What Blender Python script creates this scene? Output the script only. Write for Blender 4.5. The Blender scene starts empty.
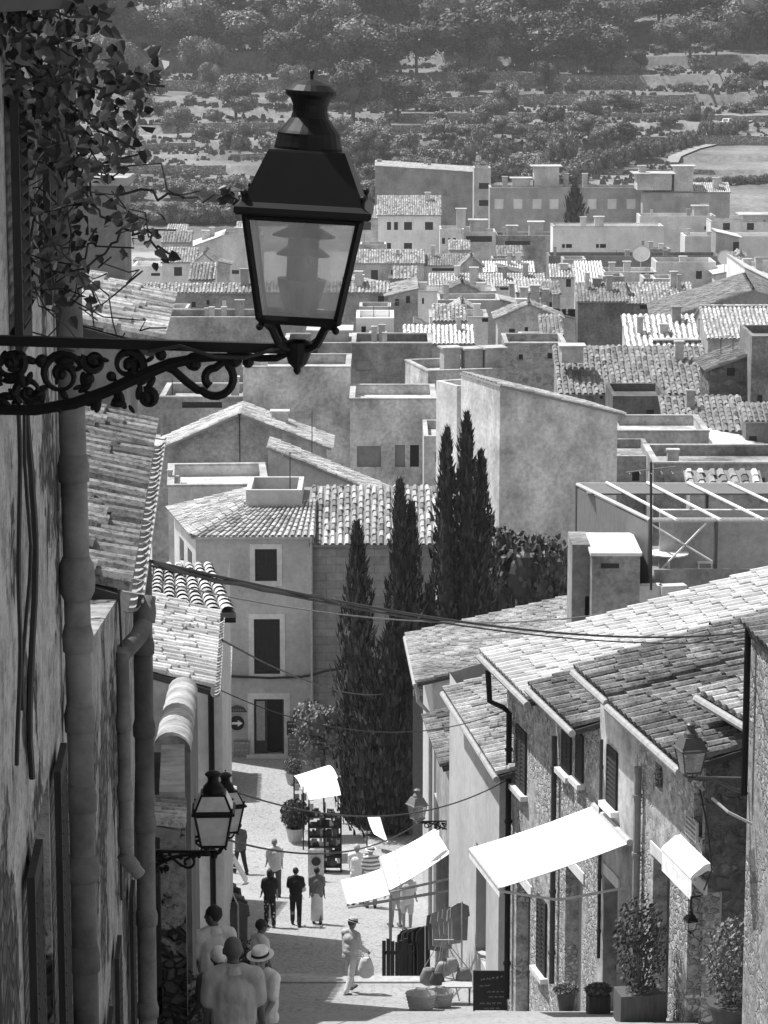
import bpy, math, random
import numpy as np
from mathutils import Vector, Matrix, noise as mnoise
R = math.radians
scene = bpy.context.scene
COL = scene.collection
rnd = random.Random(7)
# ------------------------------------------------------------------ camera geometry
F = 2800.0
PITCH = math.atan(512 / F)
CP, SP = math.cos(PITCH), math.sin(PITCH)
CAMZ = 29.4
def ray(x, y):
    u = (x - 384) / F; v = (512 - y) / F
    return Vector((u, CP + v * SP, -SP + v * CP))
def P(x, y, Y):
    """world point seen at photo position (x, y) that stands Y metres ahead"""
    d = ray(x, y); t = Y / d.y
    return Vector((d.x * t, Y, CAMZ + d.z * t))
def ppm(x, y, Y):
    return F / (Y * (CP + 0) / 1.0 * 1.0 + (CAMZ - P(x, y, Y).z) * SP)
def lerp(a, b, t): return a + (b - a) * t
# ------------------------------------------------------------------ ground profile
GP = [(-6, 28.6), (0, 27.6), (10, 24.0), (22.6, 19.85), (32, 16.9), (45, 12.6), (51.5, 10.05), (57, 8.75),
      (57.3, 8.6), (66, 4.6), (69.2, 4.3), (73.5, 3.95), (77, 3.35), (83, 2.1), (89, 1.0), (97, 0.3), (107, 0.0), (130, -0.7), (420, -9.5)]
def G(Y):
    if Y <= GP[0][0]: return GP[0][1]
    for (a, za), (b, zb) in zip(GP, GP[1:]):
        if Y <= b: return za + (zb - za) * (Y - a) / (b - a)
    return GP[-1][1]
def ground_at(x, y, Ya=2, Yb=440):
    """where the line of sight through (x, y) meets the ground"""
    d = ray(x, y); Y = Ya
    while Y < Yb:
        p = P(x, y, Y)
        if p.z < G(Y): return Vector((p.x, Y, G(Y)))
        Y += 0.05
    return P(x, y, Yb)
# ------------------------------------------------------------------ mesh builder
ORG = {}
class MB:
    def __init__(s): s.v = []; s.f = []
    def add(s, vs, fs):
        b = len(s.v); s.v += [tuple(q) for q in vs]; s.f += [tuple(i + b for i in f) for f in fs]
    def poly(s, *pts): s.add(pts, [tuple(range(len(pts)))])
    def obox(s, o, a, b, c):
        o, a, b, c = Vector(o), Vector(a), Vector(b), Vector(c)
        p = [o, o + a, o + a + b, o + b, o + c, o + a + c, o + a + b + c, o + b + c]
        s.add(p, [(0, 3, 2, 1), (4, 5, 6, 7), (0, 1, 5, 4), (1, 2, 6, 5), (2, 3, 7, 6), (3, 0, 4, 7)])
    def box(s, c, sz, rz=0.0):
        c = Vector(c); ca, sa = math.cos(rz), math.sin(rz)
        a = Vector((ca, sa, 0)) * sz[0]; b = Vector((-sa, ca, 0)) * sz[1]; h = Vector((0, 0, sz[2]))
        s.obox(c - a / 2 - b / 2 - h / 2, a, b, h)
    def prism(s, base, top):
        n = len(base); s.add(list(base) + list(top), [tuple(range(n))[::-1], tuple(range(n, 2 * n))] + [(i, (i + 1) % n, n + (i + 1) % n, n + i) for i in range(n)])
    def tube(s, path, r, n=6, cap=True, flat=1.0):
        path = [Vector(p) for p in path]
        rr = r if isinstance(r, (list, tuple)) else [r] * len(path)
        vs = []; prev = None
        for i, p in enumerate(path):
            t = (path[min(i + 1, len(path) - 1)] - path[max(i - 1, 0)])
            if t.length < 1e-9: t = Vector((0, 0, 1))
            t.normalize()
            if prev is None:
                ref = Vector((0, 0, 1)) if abs(t.z) < .9 else Vector((0, 1, 0))
                x = ref.cross(t).normalized()
            else:
                x = prev - t * prev.dot(t)
                if x.length < 1e-6: x = t.orthogonal()
                x.normalize()
            prev = x; y = t.cross(x)
            for k in range(n):
                a = 2 * math.pi * k / n
                vs.append(p + x * (math.cos(a) * rr[i]) + y * (math.sin(a) * rr[i] * flat))
        fs = []
        for i in range(len(path) - 1):
            for k in range(n):
                fs.append((i * n + k, i * n + (k + 1) % n, (i + 1) * n + (k + 1) % n, (i + 1) * n + k))
        if cap: fs.append(tuple(range(n))[::-1]); fs.append(tuple(range((len(path) - 1) * n, len(path) * n)))
        s.add(vs, fs)
    def lathe(s, prof, c=(0, 0, 0), n=12, sx=1.0, sy=1.0, rot=0.0, cap=True):
        c = Vector(c); vs = []; fs = []
        for r, z in prof:
            for k in range(n):
                a = 2 * math.pi * k / n + rot
                vs.append(c + Vector((r * math.cos(a) * sx, r * math.sin(a) * sy, z)))
        m = len(prof)
        for i in range(m - 1):
            for k in range(n):
                fs.append((i * n + k, i * n + (k + 1) % n, (i + 1) * n + (k + 1) % n, (i + 1) * n + k))
        if cap: fs.append(tuple(range(n))[::-1]); fs.append(tuple(range((m - 1) * n, m * n)))
        s.add(vs, fs)
    def ball(s, c, r, n=10, m=7, mat=None):
        c = Vector(c)
        if not isinstance(r, (tuple, list)): r = (r, r, r)
        vs = []; fs = []
        for i in range(m + 1):
            ph = math.pi * (0.02 + 0.96 * i / m) - math.pi / 2
            for k in range(n):
                a = 2 * math.pi * k / n
                q = Vector((r[0] * math.cos(ph) * math.cos(a), r[1] * math.cos(ph) * math.sin(a), r[2] * math.sin(ph)))
                if mat is not None: q = mat @ q
                vs.append(c + q)
        for i in range(m):
            for k in range(n):
                fs.append((i * n + k, i * n + (k + 1) % n, (i + 1) * n + (k + 1) % n, (i + 1) * n + k))
        fs.append(tuple(range(n))[::-1]); fs.append(tuple(range(m * n, (m + 1) * n)))
        s.add(vs, fs)
    def cone(s, a, b, ra, rb, n=10):
        """capsule-like tapered limb between two joints"""
        a, b = Vector(a), Vector(b); d = b - a; L = d.length
        q = Vector((0, 0, 1)).rotation_difference(d.normalized()).to_matrix() if L > 1e-6 else Matrix.Identity(3)
        vs = []; fs = []; prof = []
        for i in range(4): t = -math.pi / 2 * (1 - i / 3.0) * .98; prof.append((ra * math.cos(t), ra * math.sin(t)))
        for i in range(4): t = math.pi / 2 * (i / 3.0) * .98; prof.append((rb * math.cos(t), L + rb * math.sin(t)))
        for r, z in prof:
            for k in range(n):
                an = 2 * math.pi * k / n
                vs.append(a + q @ Vector((r * math.cos(an), r * math.sin(an), z)))
        for i in range(7):
            for k in range(n): fs.append((i * n + k, i * n + (k + 1) % n, (i + 1) * n + (k + 1) % n, (i + 1) * n + k))
        fs.append(tuple(range(n))[::-1]); fs.append(tuple(range(7 * n, 8 * n)))
        s.add(vs, fs)
    def mesh(s, name, origin=Vector((0, 0, 0))):
        me = bpy.data.meshes.new(name)
        v = np.array(s.v, dtype=np.float64).reshape(-1, 3) - np.array(origin)
        me.from_pydata(v.tolist(), [], s.f); me.update()
        return me
    def build(s, name, mat, parent=None, smooth=False, loc=None):
        org = Vector(loc) if loc is not None else (ORG[parent.name] if parent is not None else Vector((0, 0, 0)))
        me = s.mesh(name, org)
        if mat is not None: me.materials.append(mat)
        if smooth: me.polygons.foreach_set('use_smooth', [True] * len(me.polygons))
        o = bpy.data.objects.new(name, me); COL.objects.link(o)
        if parent is not None: o.parent = parent
        else: o.location = org
        ORG[o.name] = org
        return o
def tag(o, label=None, cat=None, group=None, kind=None):
    if label: o['label'] = label
    if cat: o['category'] = cat
    if group: o['group'] = group
    if kind: o['kind'] = kind
    return o
def thing(name, label, cat, loc, group=None):
    o = bpy.data.objects.new(name, None); COL.objects.link(o)
    o.location = loc; o.empty_display_size = .2
    ORG[o.name] = Vector(loc)
    return tag(o, label, cat, group)
def copy_tree(o, parent=None):
    c = o.copy(); COL.objects.link(c)
    if parent is not None: c.parent = parent
    for ch in list(o.children): copy_tree(ch, c)
    return c
# ------------------------------------------------------------------ materials
MATS = {}
def newmat(name):
    m = bpy.data.materials.new(name); m.use_nodes = True
    nt = m.node_tree; b = nt.nodes['Principled BSDF']
    b.inputs['Roughness'].default_value = .85
    b.inputs['Specular IOR Level'].default_value = .25
    return m, nt, b
def N(nt, t, **kw):
    n = nt.nodes.new(t)
    for k, v in kw.items():
        if k in n.inputs: n.inputs[k].default_value = v
        else: setattr(n, k, v)
    return n
def math_node(nt, op, a, b=None):
    n = nt.nodes.new('ShaderNodeMath'); n.operation = op
    for i, q in enumerate((a, b)):
        if q is None: continue
        if isinstance(q, (int, float)): n.inputs[i].default_value = q
        else: nt.links.new(q, n.inputs[i])
    return n.outputs[0]
def ramp(nt, src, pts):
    r = nt.nodes.new('ShaderNodeValToRGB'); e = r.color_ramp.elements
    while len(e) < len(pts): e.new(.5)
    for i, (p, c) in enumerate(pts): e[i].position = p; e[i].color = (c, c, c, 1)
    nt.links.new(src, r.inputs[0]); return r.outputs[0]
def bump(nt, b, h, strength=.3, dist=.02):
    n = N(nt, 'ShaderNodeBump'); n.inputs['Strength'].default_value = strength; n.inputs['Distance'].default_value = dist
    nt.links.new(h, n.inputs['Height']); nt.links.new(n.outputs[0], b.inputs['Normal'])
def wpos(nt, scale=(1, 1, 1)):
    g = N(nt, 'ShaderNodeNewGeometry'); m = N(nt, 'ShaderNodeMapping'); m.inputs['Scale'].default_value = scale
    nt.links.new(g.outputs['Position'], m.inputs[0]); return m.outputs[0]
def noise_n(nt, vec, scale, detail=4, rough=.6):
    n = N(nt, 'ShaderNodeTexNoise'); n.inputs['Scale'].default_value = scale; n.inputs['Detail'].default_value = detail
    n.inputs['Roughness'].default_value = rough; nt.links.new(vec, n.inputs['Vector']); return n.outputs[0]
def setcol(nt, b, sock): nt.links.new(sock, b.inputs['Base Color'])
def flat(name, v, rough=.8, spec=.25, metal=0):
    if name in MATS: return MATS[name]
    m, nt, b = newmat(name); b.inputs['Base Color'].default_value = (v, v, v, 1)
    b.inputs['Roughness'].default_value = rough; b.inputs['Specular IOR Level'].default_value = spec; b.inputs['Metallic'].default_value = metal
    g = wpos(nt); n = noise_n(nt, g, 9, 3)
    setcol(nt, b, math_node(nt, 'MULTIPLY', ramp(nt, n, [(.3, .8), (.7, 1.15)]), v))
    MATS[name] = m; return m
def plaster(val, stain=.5, key=''):
    name = 'plaster_%02d_%d%s' % (round(val * 100), round(stain * 10), key)
    if name in MATS: return MATS[name]
    m, nt, b = newmat(name)
    p = wpos(nt); n1 = noise_n(nt, p, .45, 5, .65); n2 = noise_n(nt, p, 5, 5, .7)
    st = noise_n(nt, wpos(nt, (.8, .8, .2)), 1.5, 5, .6)
    a = ramp(nt, n1, [(.34, 1 - .68 * stain), (.6, 1.05)])
    c = ramp(nt, n2, [(.32, 1 - .5 * stain), (.62, 1.06)])
    d = ramp(nt, st, [(.33, 1 - .3 * stain), (.6, 1.03)])
    s = math_node(nt, 'MULTIPLY', math_node(nt, 'MULTIPLY', a, c), math_node(nt, 'MULTIPLY', d, val))
    setcol(nt, b, s); bump(nt, b, n2, .25, .02); b.inputs['Roughness'].default_value = .95
    MATS[name] = m; return m
def rubble(name, lo, hi, mortar, scale=5.0, cover=.5, cover_val=.5):
    """field stones in mortar, partly covered by plaster that has come off in patches"""
    if name in MATS: return MATS[name]
    m, nt, b = newmat(name); p = wpos(nt, (1, 1, 1.35))
    wn = N(nt, 'ShaderNodeTexNoise'); wn.inputs['Scale'].default_value = 3.0; nt.links.new(p, wn.inputs['Vector'])
    mx = N(nt, 'ShaderNodeMix'); mx.data_type = 'RGBA'; mx.inputs[0].default_value = .16
    nt.links.new(p, mx.inputs[6]); nt.links.new(wn.outputs['Color'], mx.inputs[7])
    vo = N(nt, 'ShaderNodeTexVoronoi'); vo.inputs['Scale'].default_value = scale; nt.links.new(mx.outputs[2], vo.inputs['Vector'])
    ve = N(nt, 'ShaderNodeTexVoronoi'); ve.feature = 'DISTANCE_TO_EDGE'; ve.inputs['Scale'].default_value = scale; nt.links.new(mx.outputs[2], ve.inputs['Vector'])
    sep = N(nt, 'ShaderNodeSeparateColor'); nt.links.new(vo.outputs['Color'], sep.inputs[0])
    stone = ramp(nt, sep.outputs[0], [(0, lo), (1, hi)])
    edge = ramp(nt, ve.outputs['Distance'], [(.02, 0), (.16, 1)])
    n2 = noise_n(nt, p, 9, 5, .7)
    st = math_node(nt, 'MULTIPLY', stone, ramp(nt, n2, [(.3, .65), (.65, 1.1)]))
    k = N(nt, 'ShaderNodeMix'); k.data_type = 'FLOAT'; nt.links.new(edge, k.inputs[0]); k.inputs[2].default_value = mortar; nt.links.new(st, k.inputs[3])
    pl = math_node(nt, 'MULTIPLY', math_node(nt, 'MULTIPLY', ramp(nt, noise_n(nt, p, 3.2, 6, .75), [(.32, .42), (.6, 1.1)]), ramp(nt, noise_n(nt, p, 17, 4, .8), [(.34, .5), (.5, 1.04)])), cover_val)
    pm = ramp(nt, noise_n(nt, wpos(nt), .75, 6, .68), [(cover - .015, 1), (cover + .015, 0)])
    f = N(nt, 'ShaderNodeMix'); f.data_type = 'FLOAT'; nt.links.new(pm, f.inputs[0]); nt.links.new(k.outputs[0], f.inputs[2]); nt.links.new(pl, f.inputs[3])
    setcol(nt, b, f.outputs[0])
    h = math_node(nt, 'ADD', math_node(nt, 'MULTIPLY', edge, math_node(nt, 'SUBTRACT', 1.0, pm)), pm)
    hh = math_node(nt, 'ADD', h, math_node(nt, 'MULTIPLY', n2, .4))
    bump(nt, b, hh, .9, .05); b.inputs['Roughness'].default_value = .95
    MATS[name] = m; return m
def tile_mat(name, lo, hi, lich=.5):
    if name in MATS: return MATS[name]
    m, nt, b = newmat(name)
    g = N(nt, 'ShaderNodeNewGeometry'); base = ramp(nt, g.outputs['Random Per Island'], [(0, lo), (.35, lerp(lo, hi, .5)), (1, hi)])
    p = wpos(nt); n = noise_n(nt, p, 7, 5, .7); n1 = noise_n(nt, p, 1.1, 4, .6)
    c = math_node(nt, 'MULTIPLY', base, ramp(nt, n, [(.34, 1 - .5 * lich), (.62, 1.06)]))
    c = math_node(nt, 'MULTIPLY', c, ramp(nt, n1, [(.36, 1 - .55 * lich), (.58, 1.05)]))
    n3 = noise_n(nt, p, 28, 3, .7); c = math_node(nt, 'MULTIPLY', c, ramp(nt, n3, [(.36, 1 - .45 * lich), (.5, 1.03)]))
    setcol(nt, b, c); bump(nt, b, n, .4, .015); b.inputs['Roughness'].default_value = .9
    MATS[name] = m; return m
def leaf_mat(name, lo, hi, gloss=.35, trans=.0):
    if name in MATS: return MATS[name]
    m, nt, b = newmat(name)
    g = N(nt, 'ShaderNodeNewGeometry'); base = ramp(nt, g.outputs['Random Per Island'], [(0, lo), (.75, lerp(lo, hi, .55)), (1, hi)])
    setcol(nt, b, base); b.inputs['Roughness'].default_value = .55; b.inputs['Specular IOR Level'].default_value = gloss
    MATS[name] = m; return m
def wood(name, v):
    if name in MATS: return MATS[name]
    m, nt, b = newmat(name); n = noise_n(nt, wpos(nt, (6, 6, .6)), 4, 5, .7)
    setcol(nt, b, math_node(nt, 'MULTIPLY', ramp(nt, n, [(.3, .65), (.68, 1.15)]), v)); bump(nt, b, n, .2, .01)
    MATS[name] = m; return m
def paving(name, v, jl=.8):
    m, nt, b = newmat(name); p = wpos(nt)
    n1 = noise_n(nt, p, .35, 5, .6); n2 = noise_n(nt, p, 14, 4, .75)
    vo = N(nt, 'ShaderNodeTexVoronoi'); vo.feature = 'DISTANCE_TO_EDGE'; vo.inputs['Scale'].default_value = 4.5; nt.links.new(p, vo.inputs['Vector'])
    e = ramp(nt, vo.outputs['Distance'], [(.02, jl), (.07, 1)])
    c = math_node(nt, 'MULTIPLY', ramp(nt, n1, [(.3, .86), (.65, 1.04)]), ramp(nt, n2, [(.3, .78), (.65, 1.06)]))
    setcol(nt, b, math_node(nt, 'MULTIPLY', math_node(nt, 'MULTIPLY', c, e), v)); bump(nt, b, math_node(nt, 'ADD', n2, e), .35, .02)
    b.inputs['Roughness'].default_value = .95
    MATS[name] = m; return m
def ashlar(name, v, bw=.75, bh=.32):
    m, nt, b = newmat(name)
    tc = N(nt, 'ShaderNodeNewGeometry'); mp = N(nt, 'ShaderNodeMapping'); mp.inputs['Rotation'].default_value = (R(90), 0, 0)
    nt.links.new(tc.outputs['Position'], mp.inputs[0])
    br = N(nt, 'ShaderNodeTexBrick'); nt.links.new(mp.outputs[0], br.inputs['Vector']); br.inputs['Scale'].default_value = 1
    br.inputs['Brick Width'].default_value = bw; br.inputs['Row Height'].default_value = bh; br.inputs['Mortar Size'].default_value = .012
    br.inputs['Color1'].default_value = (v * 1.08,) * 3 + (1,); br.inputs['Color2'].default_value = (v * .85,) * 3 + (1,); br.inputs['Mortar'].default_value = (v * .62,) * 3 + (1,)
    n = noise_n(nt, wpos(nt), 3.5, 5, .7); n0 = noise_n(nt, wpos(nt), .5, 4, .6)
    mm = N(nt, 'ShaderNodeMix'); mm.data_type = 'RGBA'; mm.blend_type = 'MULTIPLY'; mm.inputs[0].default_value = 1
    nt.links.new(br.outputs[0], mm.inputs[6]); nt.links.new(math_node(nt, 'MULTIPLY', ramp(nt, n, [(.3, .68), (.65, 1.05)]), ramp(nt, n0, [(.3, .75), (.6, 1.05)])), mm.inputs[7])
    setcol(nt, b, mm.outputs[2]); MATS[name] = m; bump(nt, b, n, .3, .02); return m
IRON = flat('black_iron', .006, .5, .18)
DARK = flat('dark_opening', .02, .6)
SHUT = wood('dark_shutter_wood', .035)
SHUT2 = wood('grey_shutter_wood', .16)
PIPE = plaster(.22, .8, 'pipe')
ZINC = flat('zinc_gutter', .42, .5, .4)
CANVAS = flat('white_canvas', .86, .8, .1)
WHITE = flat('white_paint', .8, .6)
PALEWOOD = wood('pale_wood', .45)
WIREM = flat('cable_rubber', .03, .5)
GREYWIRE = flat('grey_cable', .2, .5)
BARK = wood('bark', .09)
# ------------------------------------------------------------------ shared shapes
def tiles(mb, A, B, C, D, pitch=.24, length=.42, rise=.075, seg=4, jit=1.0, seed=0, base=None, cov=.74):
    """rows of half-round clay tiles on the sheet with eave A-B and ridge D-C; base collects the slab under them"""
    A, B, C, D = map(Vector, (A, B, C, D)); r = random.Random(seed)
    nrm = (B - A).cross(D - A).normalized()
    if nrm.z < 0: nrm = -nrm
    L = max((B - A).length, (C - D).length); H = max((D - A).length, (C - B).length)
    nc = max(2, round(L / pitch)); nr = max(2, round(H / length))
    def S(u, v): return (A.lerp(B, u)).lerp(D.lerp(C, u), v)
    for i in range(nc):
        u = (i + .5) / nc
        off = r.uniform(-.35, .35) * jit / nr
        for j in range(nr):
            v0 = j / nr + (off if j else 0); v1 = min(1.0, (j + 1) / nr + off + .28 / nr)
            if v0 >= 1: continue
            uj = u + r.uniform(-.05, .05) * jit / nc
            lift = r.uniform(0, .012) * jit
            p0 = S(uj, max(0, v0) - (.12 / nr if j == 0 else 0)) + nrm * (.03 + lift); p1 = S(uj + r.uniform(-.05, .05) * jit / nc, v1) + nrm * (.002 + lift * .5)
            e = (S(u + .5 / nc, (v0 + v1) / 2) - S(u - .5 / nc, (v0 + v1) / 2))
            w = e * cov * .5
            vs = []
            for (p, k) in ((p0, 1.0), (p1, .84)):
                for q in range(seg + 1):
                    a = math.pi * q / seg
                    vs.append(p - w * (math.cos(a) * k) + nrm * (math.sin(a) * rise * k))
            n = seg + 1
            mb.add(vs, [(q, q + 1, n + q + 1, n + q) for q in range(seg)])
    if base is not None:
        dn = nrm * -.09
        base.prism([A + dn, B + dn, C + dn, D + dn], [A, B, C, D])
def ridge_caps(mb, a, b, r=.11, length=.42, seed=0):
    a, b = Vector(a), Vector(b); rr = random.Random(seed); n = max(2, int((b - a).length / length)); d = (b - a) / n
    side = d.cross(Vector((0, 0, 1))).normalized(); up = side.cross(d).normalized()
    if up.z < 0: up = -up
    for i in range(n):
        p0 = a + d * i + up * (.05 + rr.uniform(0, .015)); p1 = a + d * (i + 1.12) + up * .03
        vs = []
        for p, k in ((p0, 1), (p1, .86)):
            for q in range(6):
                t = math.pi * q / 5; vs.append(p - side * (math.cos(t) * r * k) + up * (math.sin(t) * r * .8 * k))
        mb.add(vs, [(q, q + 1, 6 + q + 1, 6 + q) for q in range(5)])
class Wall:
    """a vertical wall plane: u along it, z up, n towards the viewer's side; openings are real recesses"""
    def __init__(s, p0, p1, n=None):
        s.p0 = Vector((p0[0], p0[1], 0)); s.d = Vector((p1[0] - p0[0], p1[1] - p0[1], 0)); s.L = s.d.length; s.d.normalize()
        s.n = Vector((s.d.y, -s.d.x, 0)) if n is None else n
        s.cam = Vector((0, 0, CAMZ))
    def at(s, u, z, out=0.0): return s.p0 + s.d * u + Vector((0, 0, z)) + s.n * out
    def hit(s, x, y, out=0.0):
        d = ray(x, y); q = s.p0 + s.n * out
        t = (q - s.cam).dot(s.n) / d.dot(s.n)
        return s.cam + d * t
    def uz(s, x, y, out=0.0):
        p = s.hit(x, y, out); return (p - s.p0).dot(s.d), p.z
    def rect(s, x0, y0, x1, y1):
        xm = (x0 + x1) / 2; ym = (y0 + y1) / 2
        u0 = s.uz(x0, ym)[0]; u1 = s.uz(x1, ym)[0]; z1 = s.uz(xm, y0)[1]; z0 = s.uz(xm, y1)[1]
        return (min(u0, u1), max(u0, u1), z0, z1)
    def sheet(s, mb, u0, u1, z0, zt, holes=(), depth=.18, out=0.0):
        """zt: top height or function of u"""
        f = zt if callable(zt) else (lambda u: zt)
        us = sorted(set([u0, u1] + [min(max(h[i], u0), u1) for h in holes for i in (0, 1)]))
        zs = sorted(set([z0] + [h[i] for h in holes for i in (2, 3)]))
        for a, b in zip(us, us[1:]):
            if b - a < 1e-4: continue
            um = (a + b) / 2
            for i, c in enumerate(zs):
                last = i == len(zs) - 1
                d0 = zs[i + 1] if not last else None
                zm = (c + d0) / 2 if not last else c + 1e-3
                if any(h[0] < um < h[1] and h[2] - 1e-6 <= zm < h[3] - 1e-6 for h in holes): continue
                if last: mb.poly(s.at(a, c, out), s.at(b, c, out), s.at(b, f(b), out), s.at(a, f(a), out))
                else: mb.poly(s.at(a, c, out), s.at(b, c, out), s.at(b, d0, out), s.at(a, d0, out))
        for h in holes:
            a, b, c, d = h[:4]; q = out - depth
            for (m, k) in (((a, c), (b, c)), ((b, c), (b, d)), ((b, d), (a, d)), ((a, d), (a, c))):
                mb.poly(s.at(m[0], m[1], out), s.at(k[0], k[1], out), s.at(k[0], k[1], q), s.at(m[0], m[1], q))
    def slab(s, mb, u0, u1, z0, z1, out, thick):
        """a block lying on the wall: front at 'out', reaching back by thick"""
        mb.obox(s.at(u0, z0, out - thick), s.d * (u1 - u0), s.n * thick, Vector((0, 0, z1 - z0)))
    def window(s, parent, h, kind='shut', depth=.18, frame=None, fw=.1, mat=None, label=None, name=None):
        """fills opening h; kinds: shut (louvred leaves), glass, dark, door"""
        a, b, c, d = h[:4]; mb = MB()
        if kind == 'dark':
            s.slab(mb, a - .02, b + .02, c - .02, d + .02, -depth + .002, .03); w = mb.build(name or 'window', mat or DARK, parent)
        elif kind == 'shut':
            nl = max(1, 2 if b - a > .6 else 1); w = None
            for i in range(nl):
                x0 = lerp(a, b, i / nl) + .005; x1 = lerp(a, b, (i + 1) / nl) - .005
                for (q0, q1, z0, z1) in ((x0, x0 + .05, c, d), (x1 - .05, x1, c, d), (x0 + .05, x1 - .05, c, c + .07), (x0 + .05, x1 - .05, d - .07, d)):
                    s.slab(mb, q0, q1, z0, z1, -depth + .06, .04)
                nn = max(3, int((d - c) / .09))
                for j in range(nn):
                    z = lerp(c + .07, d - .07, (j + .5) / nn); hh = (d - c) / nn
                    o = s.at(x0 + .05, z + hh * .42, -depth + .03); mb.obox(o, s.d * (x1 - x0 - .1), s.n * .028 + Vector((0, 0, -hh * .8)), s.n * .004 + Vector((0, 0, .012)))
            s.slab(mb, a, b, c, d, -depth + .012, .01)
            w = mb.build(name or 'shutter', mat or SHUT, parent)
        else:
            s.slab(mb, a - .02, b + .02, c - .02, d + .02, -depth + .002, .03); w = mb.build(name or 'window', mat or GLASSD, parent)
            m2 = MB(); t = .05
            um = (a + b) / 2
            for (q0, q1, z0, z1) in ((a, a + t, c, d), (b - t, b, c, d), (a + t, b - t, c, c + t), (a + t, b - t, d - t, d), (um - t / 2, um + t / 2, c + t, d - t)):
                s.slab(m2, q0, q1, z0, z1, -depth + .045, .04)
            m2.build('frame', PALEWOOD, w)
        if label: w['label'] = label
        if frame is not None:
            m3 = MB()
            for (q0, q1, z0, z1) in ((a - fw, a, c - fw, d + fw), (b, b + fw, c - fw, d + fw), (a, b, d, d + fw), (a, b, c - fw, c)):
                s.slab(m3, q0, q1, z0, z1, .03, .05)
            m3.build('surround', frame, w)
        return w
GLASSD = flat('window_glass', .03, .12, .6)
def wire(pa, pb, sag, r, n=24): 
    pa, pb = Vector(pa), Vector(pb)
    return [pa.lerp(pb, i / n) - Vector((0, 0, sag * 4 * (i / n) * (1 - i / n))) for i in range(n + 1)]
# ------------------------------------------------------------------ camera, light, world
cam_d = bpy.data.cameras.new('camera'); cam = bpy.data.objects.new('camera', cam_d); COL.objects.link(cam)
cam_d.sensor_fit = 'VERTICAL'; cam_d.sensor_height = 36.0; cam_d.lens = F / 1024 * 36.0
cam_d.clip_start = .1; cam_d.clip_end = 5000
cam.location = (0, 0, CAMZ); cam.rotation_euler = (math.pi / 2 - PITCH, 0, 0)
scene.camera = cam
SUN_DIR = Vector((-.80, .50, 1.70)).normalized()       # towards the sun: left, ahead, high
sun_d = bpy.data.lights.new('sun', 'SUN'); sun_d.energy = 4.2; sun_d.angle = R(.55); sun_d.color = (1, 1, 1)
sun = bpy.data.objects.new('sun', sun_d); COL.objects.link(sun); sun.location = (-40, 40, 90)
sun.rotation_euler = (-SUN_DIR).to_track_quat('-Z', 'Y').to_euler()
w = bpy.data.worlds.new('World'); scene.world = w; w.use_nodes = True
nt = w.node_tree; bg = nt.nodes['Background']
sky = nt.nodes.new('ShaderNodeTexSky'); sky.sky_type = 'NISHITA'; sky.sun_disc = False
sky.sun_elevation = math.asin(SUN_DIR.z); sky.sun_rotation = math.atan2(SUN_DIR.x, SUN_DIR.y)
bw = nt.nodes.new('ShaderNodeRGBToBW'); nt.links.new(sky.outputs[0], bw.inputs[0]); nt.links.new(bw.outputs[0], bg.inputs[0])
bg.inputs[1].default_value = .15
scene.view_settings.view_transform = 'Standard'; scene.view_settings.look = 'None'
scene.view_settings.exposure = .6; scene.view_settings.gamma = 1; scene.view_settings.use_curve_mapping = False
scene.cycles.max_bounces = 6; scene.cycles.transparent_max_bounces = 12
scene.cycles.use_denoising = True
# ------------------------------------------------------------------ ground of street, plaza and town
PAVE = paving('pale_paving', .37, .66)
def ground_mat(name, lo, hi, sc=.08):
    m, nt, b = newmat(name); p = wpos(nt)
    a = ramp(nt, noise_n(nt, p, sc, 6, .65), [(.33, lo), (.66, hi)]); c = ramp(nt, noise_n(nt, p, 1.1, 5, .7), [(.3, .55), (.7, 1.2)])
    setcol(nt, b, math_node(nt, 'MULTIPLY', a, c)); bump(nt, b, noise_n(nt, p, 1.5, 4), .5, .15); b.inputs['Roughness'].default_value = 1
    return m
g = MB(); xs = [-160, -60, -20, -8, -5, -2, 0, 2, 4, 8, 20, 60, 160]
ys = sorted(set([y for y, _ in GP] + [y * 1.0 for y in range(-5, 130, 3)] + [160, 200, 260, 320, 380, 440]))
for a in ys:
    for x in xs: g.v.append((x, a, G(a)))
nx = len(xs)
for j in range(len(ys) - 1):
    for i in range(nx - 1): g.f.append((j * nx + i, j * nx + i + 1, (j + 1) * nx + i + 1, (j + 1) * nx + i))
tag(g.build('ground', PAVE), kind='structure')
st = MB()
for (Y, x0, x1) in ((57.15, -5.5, 2.2), (69.6, -4.8, 1.6), (60.0, -4.6, 1.9), (63, -4.6, 1.9)):
    st.box(((x0 + x1) / 2, Y, G(Y) + .02), (x1 - x0, .35, .2))
tag(st.build('street_steps', plaster(.42, .5)), kind='structure')
# ------------------------------------------------------------------ hillside
HP = [(430, -10.2), (470, -7.4), (500, -4.4), (600, 3.4), (660, 10.2), (760, 29.5), (850, 62), (1000, 128), (1150, 170)]
def hbase(Y):
    for (a, za), (b, zb) in zip(HP, HP[1:]):
        if Y <= b: return za + (zb - za) * (Y - a) / (b - a)
    return HP[-1][1]
TER = [512, 532, 552, 573, 595, 617, 640, 664, 690]
def tshift(k, x): return 5 * math.sin(x * .021 + k * 1.9) + 2.2 * math.sin(x * .07 + k)
def hz(x, Y):
    Ys = Y; z = hbase(Y)
    for k in range(len(TER)):
        a = TER[k] + tshift(k, x)
        b = (TER[k + 1] + tshift(k + 1, x)) if k + 1 < len(TER) else 720
        if a <= Y < b:
            z = hbase(a) + .3 * (hbase(Y) - hbase(a)); break
    return z + .5 * mnoise.noise(Vector((x * .03, Y * .03, 3.3))) + .015 * abs(x) * max(0, (Y - 520) / 500)
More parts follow.
